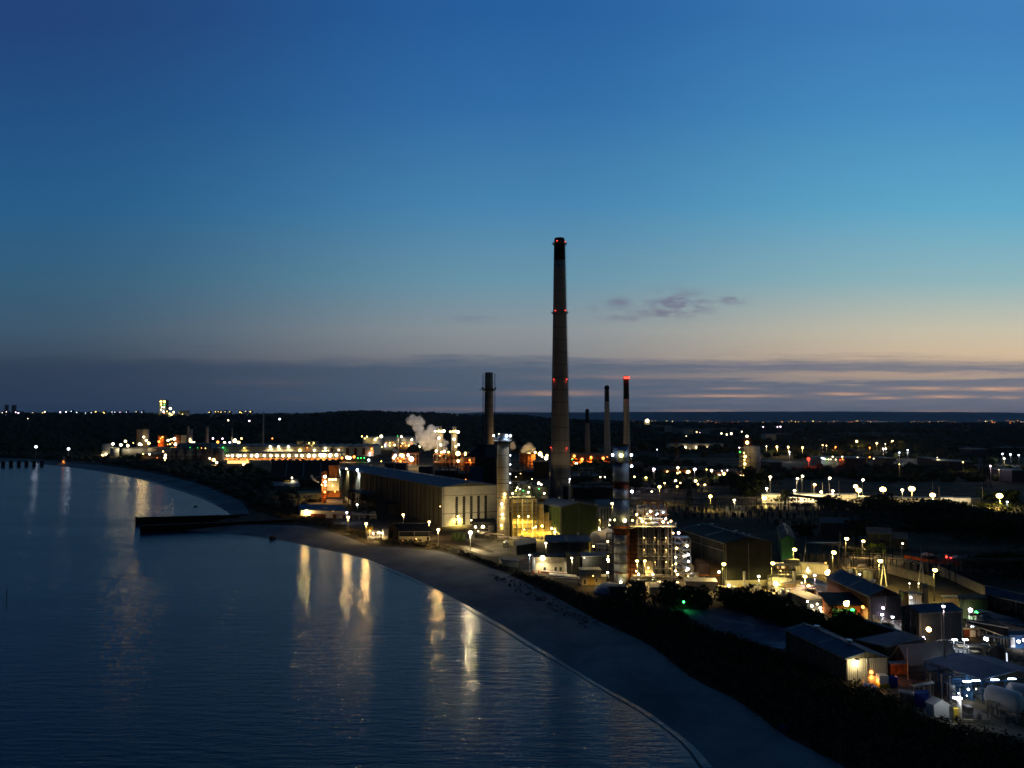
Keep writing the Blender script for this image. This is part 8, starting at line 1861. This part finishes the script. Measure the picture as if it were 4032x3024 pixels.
# cement works on the ridge
far_works('tall twin shafted works tower with lit floors on the seaward ridge', 'a', 1388, 1412, 162, 3300, lamps=[(1402, 180, 'yellow', 1.0), (1403, 205, 'yellow', .7), (1410, 228, 'white', .6), (1404, 250, 'white', .6)], name='works_tower', cat='tower')
far_works('second shaft of the lit works tower on the seaward ridge', 'a', 1420, 1442, 166, 3300, lamps=[(1432, 180, 'yellow', 1.0), (1432, 205, 'green', .5), (1430, 228, 'white', .6), (1425, 268, 'pink', .8), (1430, 282, 'orange', .6)], name='works_tower', cat='tower')
far_works('low bright works around the foot of the ridge tower', 'a', 1335, 1520, 285, 3280, lamps=[(1395, 312, 'warm', 1.2), (1360, 312, 'white', .5), (1340, 325, 'white', .6), (1483, 240, 'white', 1.1), (1478, 285, 'yellow', .8), (1495, 295, 'yellow', .8), (1512, 270, 'white', .7), (1455, 265, 'yellow', .5), (1270, 350, 'cool', .6), (1313, 347, 'cool', .45)], name='works_shed')
for n_, x_ in enumerate((1570, 1600, 1635)):
    a2, b2 = P('a', x_ - 16, 262, 3320), P('a', x_ + 16, 262, 3320); t = thing('works_silo', 'grey round works silo on the ridge, %s from the sea' % ORD[n_], 'silo', ((a2.x + b2.x) / 2, 3320, 40), 'ridge works silos'); part(MB().cyl((a2.x + b2.x) / 2, 3320, 40, a2.z, (b2.x - a2.x) / 2, n=14), 'shell', 'concrete', t, True); part(MB().cyl((a2.x + b2.x) / 2, 3320, a2.z, a2.z + 2, (b2.x - a2.x) / 2.4, n=14), 'roof', 'roof_pale', t)
    lamp_on(t, P('a', (1560, 1590, 1632)[n_], (300, 290, 318)[n_], 3290), ('yellow', 'yellow', 'pink')[n_], (1.2, 1.2, 3.6)[n_], 20000, far=True)
# town on the seaward horizon: each block with its lit front
town = [(20, 'white', .5), (45, 'white', 1.5), (55, 'pink', .8), (40, 'pink', .8), (110, None, 0), (137, 'pink', .9), (160, 'pink', 1.2), (178, 'pink', .8), (285, 'white', .3), (372, 'yellow', .8), (390, 'white', 1.2), (525, 'pink', 1.5), (575, 'pink', 1.2), (620, 'cool', .4), (668, 'cool', .6), (745, 'cool', .4), (795, 'cool', .4), (833, 'yellow', .9), (900, 'yellow', .7), (908, 'yellow', .6), (975, 'cool', .3), (1000, 'cool', .35), (1045, 'pink', .45), (1100, 'cool', .3), (1185, 'white', .3), (1235, 'cool', .3), (1822, 'yellow', .6), (1875, 'yellow', .55), (1900, 'yellow', .4), (1925, 'yellow', .6), (1960, 'white', .3), (2000, 'yellow', .3), (2090, 'yellow', .9), (2103, 'yellow', .6), (2180, 'yellow', .9), (2140, 'white', .35)]
rnd = random.Random(17)
for n_, (x_, k_, s_) in enumerate(town):
    D = 3450 + rnd.uniform(-120, 60); y_ = 275 + rnd.uniform(-8, 8); top = y_ - rnd.uniform(4, 18)
    if x_ in (45, 110): top = 208
    a2, b2 = P('a', x_ - rnd.uniform(4, 10), top, D), P('a', x_ + rnd.uniform(4, 10), top, D); z0 = terrain_h(a2.x, D) - 4
    t = thing('town_block', 'tiny town block on the seaward skyline, %s from the sea' % ORD[n_], 'building', (a2.x, D, z0), 'blocks of the skyline town')
    part(MB().prism([(a2.x, D), (b2.x, D), (b2.x, D + 20), (a2.x, D + 20)], z0, max(a2.z, z0 + 8)), 'wall', 'clad_grey', t)
    if k_: part(MB().ball(P('a', x_, y_ - 3, D - 8), 1.7 * s_ + .6, 8, 5), 'lamp', 'far_' + k_, t, True)
far_works('small bright kiosk with red and white lamps at the far end of the bay', 'a', 50, 130, 328, 3000, lamps=[(65, 340, 'red', .6), (92, 342, 'orange', .7), (118, 340, 'red', .5), (12, 335, 'warm', .4)], name='shore_works')
# lone lamps in the dark woods
def far_lamps(phrase, group, spots, D, base_r=1.0, energy=0):
    spots = sorted(spots, key=lambda s: pix(*s[:3])[0])
    for n_, (r_, x_, y_, k_, s_) in enumerate(spots):
        D1 = D * (1 + .03 * math.sin(n_ * 5)); row_ = pix(r_, x_, y_)[1]
        if row_ > 1690 and D > 1100: D1 = min(D1, 46 * FOC / (row_ - 1650))
        p = P(r_, x_, y_, D1); z0 = min(p.z - 6, terrain_h(p.x, p.y) - 1 if p.y > 1060 else 0)
        pos = Vector((p.x, p.y, z0)); h = p.z - z0
        lab = '%s, %s from the sea' % (phrase, ORD[n_]) if len(spots) > 1 else phrase
        t = thing('distant_lamp', lab, 'lamp', pos, group)
        part(MB().tube(pos, (p.x, p.y, p.z - .2), .25, 4), 'pole', 'steel_grey', t)
        part(MB().ball(p, base_r * 1.2 * s_ * p.y / 1000, 8, 5), 'lamp', ('far_' if D > 1500 else 'mid_') + k_, t, True)  # globe enlarged with distance so its size takes in the glare
        if energy: light(p + Vector((0, -3, -2)), k_, energy * s_, t)


far_lamps('small lamp alone in the dark woods across the bay', 'lamps in the seaward woods', [('a', 1988, 343, 'white', .9), ('a', 2172, 348, 'pink', .9), ('b', 445, 332, 'cool', 1.1), ('a', 242, 328, 'white', .4)], 2300, 1.0)
far_lamps('bright lamp on the dark point above the far beach', 'lamps on the dark point', [('a', 313, 573, 'cool', 1.3), ('a', 597, 592, 'cool', 1.3), ('a', 988, 698, 'white', .7), ('a', 1115, 707, 'orange', .5)], 1050, 1.05, 0)
far_lamps('pale lamp in the middle distance beyond the slim chimneys', 'middle distance lamps', [('d', 795, 1024, 'cool', .7), ('d', 1113, 880, 'white', .8), ('d', 1225, 832, 'warm', .8), ('d', 1258, 842, 'pink', .6), ('d', 1495, 848, 'white', 1.0), ('d', 1553, 860, 'white', 1.0), ('d', 1602, 850, 'white', 1.3), ('d', 1717, 828, 'white', .75), ('d', 1950, 777, 'pink', .7), ('d', 2105, 777, 'pink', .7), ('d', 2137, 775, 'pink', .9)], 1900, .95)
far_lamps('lamp on the dark plain inland of the round silo', 'plain lamps', [('e', 38, 552, 'white', .6), ('e', 127, 556, 'warm', 1.2), ('e', 222, 558, 'warm', 1.2), ('e', 343, 562, 'warm', 1.2), ('e', 232, 597, 'cool', .6), ('e', 512, 541, 'warm', .7), ('e', 545, 545, 'warm', .6), ('e', 622, 557, 'orange', .8), ('e', 800, 510, 'warm', 1.4), ('e', 970, 525, 'warm', 1.1), ('e', 1105, 513, 'warm', 1.7), ('e', 1045, 573, 'white', 1.1), ('e', 1022, 570, 'cool', .6), ('e', 910, 563, 'orange', .8), ('e', 1230, 583, 'cool', .7), ('e', 1160, 605, 'cool', .7), ('e', 1042, 532, 'white', .45), ('e', 1480, 645, 'white', .3)], 1500, .95, 12000)
far_lamps('cool lamp at the inland end of the dark plain', 'inland plain lamps', [('e', 2030, 615, 'cool', .8), ('e', 2098, 620, 'cool', .9), ('e', 2168, 625, 'cool', .8), ('e', 2045, 655, 'white', 1.0), ('e', 1928, 718, 'pink', .9), ('e', 1697, 686, 'warm', .7), ('e', 1160, 704, 'yellow', .5), ('e', 2000, 750, 'white', .3)], 1300, .95, 3000)
far_works('long pale warehouse with a row of wall lamps beyond the slim chimneys', 'd', 935, 1515, 965, 1480, 'clad_beige', [(1100, 1000, 'white', .6), (1155, 1027, 'white', .5), (1223, 998, 'white', .48), (1243, 1018, 'white', .4), (1337, 1005, 'white', .56), (1452, 1020, 'white', .56)], 'far_warehouse', base=0, k=1.7)
far_works('low shop strip with coloured lights inland of the round silo', 'e', 500, 640, 648, 1250, 'clad_grey', [(505, 650, 'cool', .4), (520, 655, 'cool', .5), (535, 660, 'white', .4), (550, 662, 'green', .3), (562, 662, 'white', .35), (582, 662, 'white', .3), (597, 640, 'white', .4), (622, 663, 'white', .3)], 'shop_strip', base=0, k=1.5)
far_works('second low shop strip with red and cool lights', 'e', 650, 885, 652, 1250, 'clad_grey', [(660, 668, 'red', .4), (680, 660, 'orange', .4), (700, 668, 'red', .4), (678, 640, 'white', .4), (770, 665, 'cool', .6), (785, 665, 'cool', .5), (807, 648, 'white', .45), (840, 660, 'pink', .3), (910, 643, 'orange', .5), (943, 655, 'white', .3), (722, 668, 'orange', .3)], 'shop_strip', base=0, k=1.5)
far_lamps('large solitary red beacon on the dark plain', 'red beacon', [('e', 393, 658, 'red', 1.8)], 1250, 1.1, 6000)
for n_, (xl, xr, yt, lab) in enumerate([(1430, 1505, 658, 'dim pale shed on the plain, first of two by the dark pylon'), (1510, 1570, 668, 'dim pale shed on the plain, second of two by the dark pylon'), (1600, 1760, 560, 'long dim warehouse roof far out on the inland plain'), (1770, 1910, 578, 'dim warehouse next to the long one on the plain'), (2050, 2200, 565, 'dim roof at the inland end of the plain'), (75, 165, 690, 'dim grey shed just inland of the round silo'), (30, 250, 450, 'faint pale roofs on the plain behind the silo'), (1580, 1780, 684, 'faint warm roof under the small warm lamp on the plain'), (2110, 2230, 760, 'pale arched shed at the inland edge of the plain'), (700, 880, 655, 'dim store behind the red lit shop strip'), (1040, 1110, 655, 'faint flat roof inland of the shop strips')]):
    D = 1650 if yt < 600 else (1000 if yt > 740 else 1250); far_works(lab, 'e', xl, xr, yt, D, 'clad_grey', name='dim_shed', base=0)
for n_, (xl, xr, yt, D, lab) in enumerate([(900, 960, 765, 2300, 'tiny pale block in the dark plain beyond the slim chimneys'), (1110, 1185, 810, 1900, 'small pale house block beside two middle distance lamps'), (660, 715, 700, 3300, 'tiny glowing hall on the far skyline inland of the chimneys'), (1980, 2090, 862, 1600, 'faint long shed behind the round silo top')]):
    t = far_works(lab, 'd', xl, xr, yt, D, 'clad_beige', name='distant_block', base=terrain_h(P('d', xl, yt, D).x, D))
    if n_ == 2: lamp_on(t, P('d', 688, 709, D - 10), 'white', 5, 0, far=True)
# suburb lights along the foot of the scarp: uncountable glints
mbs = {'warm': MB(), 'orange': MB(), 'white': MB(), 'yellow': MB()}
rnd = random.Random(29)
for k in range(300):
    x_ = rnd.uniform(2420, 4150); y_ = 1664 + rnd.gauss(0, 5.5); y_ = min(max(y_, 1655), 1685); D = rnd.uniform(5200, 7600)
    kd = rnd.choice(['warm', 'orange', 'white', 'yellow', 'orange']); p = P('o', x_ / 1.8228, y_ / 1.8228, D)
    p.z = max(p.z, 4); mbs[kd].ball(p, rnd.choice([1.3, 1.8, 2.4, 3.6]), 6, 4)

for k_, mb in mbs.items():
    emit('town_' + k_, LC[k_], 2.2 if k_ != 'white' else 2.8); o = setting(mb, 'suburb_lights', 'town_' + k_, 'stuff'); o['label'] = 'faint glinting suburb lights along the foot of the far hills'
mb = MB(); rnd = random.Random(30)
for k in range(120):
    x_ = rnd.uniform(-40, 1900); p = P('o', x_ / 1.8228, (1636 + rnd.gauss(0, 5)) / 1.8228, 3330); mb.ball(p, rnd.choice([.6, .9, 1.3]), 6, 4)
emit('town_dim', (.8, .85, 1), .8); o = setting(mb, 'suburb_lights', 'town_dim', 'stuff'); o['label'] = 'faint glinting lights scattered below the seaward skyline'

# ------------------------------------------------------------------ small plant scattered through the yards
rnd = random.Random(303)
def kit(kind, g, lab, grp):
    if kind == 'cabinet':
        w_, h_ = rnd.uniform(1.6, 3.2), rnd.uniform(1.8, 2.8); t = thing('equipment_cabinet', lab, 'cabinet', g, grp)
        w_, h_ = (w_ * .6, h_ * .6) if g.y < 200 else (w_, h_); part(MB().box(g.x, g.y, .2, w_, 1.4, h_), 'body', rnd.choice(['cream_paint', 'steel_grey', 'clad_green', 'white_paint']), t); part(MB().box(g.x - w_ * .22, g.y - .72, .4, w_ * .38, .06, h_ * .8).box(g.x + w_ * .22, g.y - .72, .4, w_ * .38, .06, h_ * .8), 'doors', 'steel_grey', t); part(MB().box(g.x, g.y, 0, w_ + .5, 1.9, .2), 'plinth', 'concrete', t)
    elif kind == 'drum_tank':
        r_, h_ = (rnd.uniform(.5, .8), rnd.uniform(1.0, 1.7)) if g.y < 200 else (rnd.uniform(1.0, 1.7), rnd.uniform(2.0, 4.0)); t = thing('process_tank', lab, 'tank', g, grp)
        part(MB().lathe(g.x, g.y, [(r_, .3), (r_, h_), (r_ * .7, h_ + .5), (.1, h_ + .7)], 16), 'shell', rnd.choice(['tank_white', 'tank_grey', 'galvanised']), t, True); part(MB().tube((g.x + r_ + .2, g.y, 0), (g.x + r_ + .2, g.y, h_ + .8), .12, 5).tube((g.x + r_ + .2, g.y, h_ + .8), (g.x, g.y, h_ + .8), .12, 5), 'pipe', 'galvanised', t); part(MB().cyl(g.x, g.y, 0, .3, r_ + .4, n=16), 'plinth', 'concrete', t)
    elif kind == 'pipe_rack':
        L_ = rnd.uniform(8, 16) * (.6 if g.y < 200 else 1); t = thing('pipe_rack', lab, 'pipe rack', g, grp); a_ = rnd.choice([0, .35, -.3]); q = [Vector((g.x - L_ / 2 * math.cos(a_), g.y - L_ / 2 * math.sin(a_), 0)), Vector((g.x + L_ / 2 * math.cos(a_), g.y + L_ / 2 * math.sin(a_), 0))]
        mb = MB()
        for k in range(5): c = q[0].lerp(q[1], k / 4); mb.tube(c, c + Vector((0, 0, 3.2)), .1, 4); mb.tube(c + Vector((0, -.8, 3.2)), c + Vector((0, 1.4, 3.2)), .1, 4); mb.tube(c + Vector((0, 1.2, 0)), c + Vector((0, 1.2, 3.2)), .1, 4)
        part(mb, 'frame', 'steel_grey', t)
        for k in range(4): off = Vector((0, -.5 + k * .5, 3.35)); part(MB().tube(q[0] + off, q[1] + off, .11 + .05 * (k % 2), 6), 'pipe', rnd.choice(['galvanised', 'white_paint', 'rust', 'cream_paint']), t, True)


for (r_, x0, x1, y0, y1, n_, where) in [('i', 420, 960, 1215, 1290, 12, 'in the lit yard below the low round tank'), ('i', 1160, 1700, 880, 1110, 9, 'on the sandy ground behind the long shed'), ('k', 900, 1240, 850, 960, 4, 'in the dim yard seaward of the wide canopy'), ('k', 1560, 2150, 1060, 1180, 5, 'in the yard corner inland of the lit mast'),
                                   ('s', 1350, 1900, 1180, 1330, 6, 'between the railed tank and the blue wall'), ('s', 1280, 1620, 850, 940, 5, 'below the green lamp on the olive block'), ('g', 480, 860, 1200, 1300, 7, 'on the paving seaward of the round ended store'), ('g', 150, 420, 1110, 1200, 6, 'on the paving before the pale gable'),
                                   ('h', 1400, 1700, 1100, 1130, 4, 'behind the low bund wall'), ('q', 400, 1050, 620, 760, 10, 'in the dark ground behind the recovery boiler'), ('f', 640, 1180, 600, 700, 8, 'on the ground along the olive hall wall')]:
    sp = sorted([(rnd.uniform(x0, x1), rnd.uniform(y0, y1)) for _ in range(n_)])
    for k, (x, y) in enumerate(sp):
        kd = ['cabinet', 'drum_tank', 'pipe_rack'][k % 3]; kit(kd, G(r_, x, y), '%s %s, %s from the sea' % ({'cabinet': 'cabinet', 'drum_tank': 'small upright tank', 'pipe_rack': 'low pipe rack'}[kd], where, ORD[k // 3]), 'small plant ' + where)
post_row('small KIND lamp among the low plant behind the recovery boiler', 'lamps behind the boiler', 5, 'white', 1500, [('q', 435, 430, 'yellow', .3), ('q', 635, 445, 'yellow', .5), ('q', 1150, 500, 'white', 1), ('q', 1500, 500, 'warm', 1.5), ('q', 735, 690, 'white', .2), ('q', 1660, 570, 'yellow', .4), ('q', 385, 680, 'cool', .8), ('q', 1180, 600, 'warm', .4), ('q', 960, 540, 'warm', .4), ('q', 1240, 540, 'warm', .4), ('q', 1540, 560, 'yellow', .3)])
post_row('small KIND yard lamp behind the long shed and A-frame masts', 'lamps of the sandy yard', 5, 'warm', 1600, [('i', 970, 880, 'orange', .6, 2.5), ('i', 885, 885, 'warm', .4, 2.5), ('i', 1410, 1080, 'yellow', .5, 3), ('j', 1065, 830, 'white', .2)], k=.8)
HAZE = True

# ------------------------------------------------------------------ air
hz = bpy.data.materials.new('haze'); hz.use_nodes = True; nt = hz.node_tree; nt.nodes.remove(nt.nodes['Principled BSDF'])
pv = nt.nodes.new('ShaderNodeVolumePrincipled'); pv.inputs['Color'].default_value = (.62, .76, 1, 1); pv.inputs['Density'].default_value = 1.7e-5; pv.inputs['Anisotropy'].default_value = .2
nt.links.new(pv.outputs[0], nt.nodes['Material Output'].inputs['Volume']); M['haze'] = hz
if HAZE:
    mb = MB().prism([(-34000, -300), (34000, -300), (34000, 33000), (-34000, 33000)], -21.5, 420)
    setting(mb, 'haze', 'haze', 'stuff')

# ------------------------------------------------------------------ render
sc.render.engine = 'CYCLES'
c = sc.cycles
c.use_denoising = True
c.use_light_tree = True
c.use_adaptive_sampling = True; c.adaptive_threshold = .02; c.adaptive_min_samples = 16
c.max_bounces = 5; c.diffuse_bounces = 2; c.glossy_bounces = 2; c.transmission_bounces = 2; c.volume_bounces = 0; c.transparent_max_bounces = 4
c.sample_clamp_indirect = 2.0; c.sample_clamp_direct = 0.0
c.caustics_reflective = False; c.caustics_refractive = False
c.filter_width = 1.55
c.volume_step_rate = 4; c.volume_max_steps = 64
sc.view_settings.view_transform = 'Standard'; sc.view_settings.look = 'None'; sc.view_settings.exposure = 0; sc.view_settings.gamma = 1
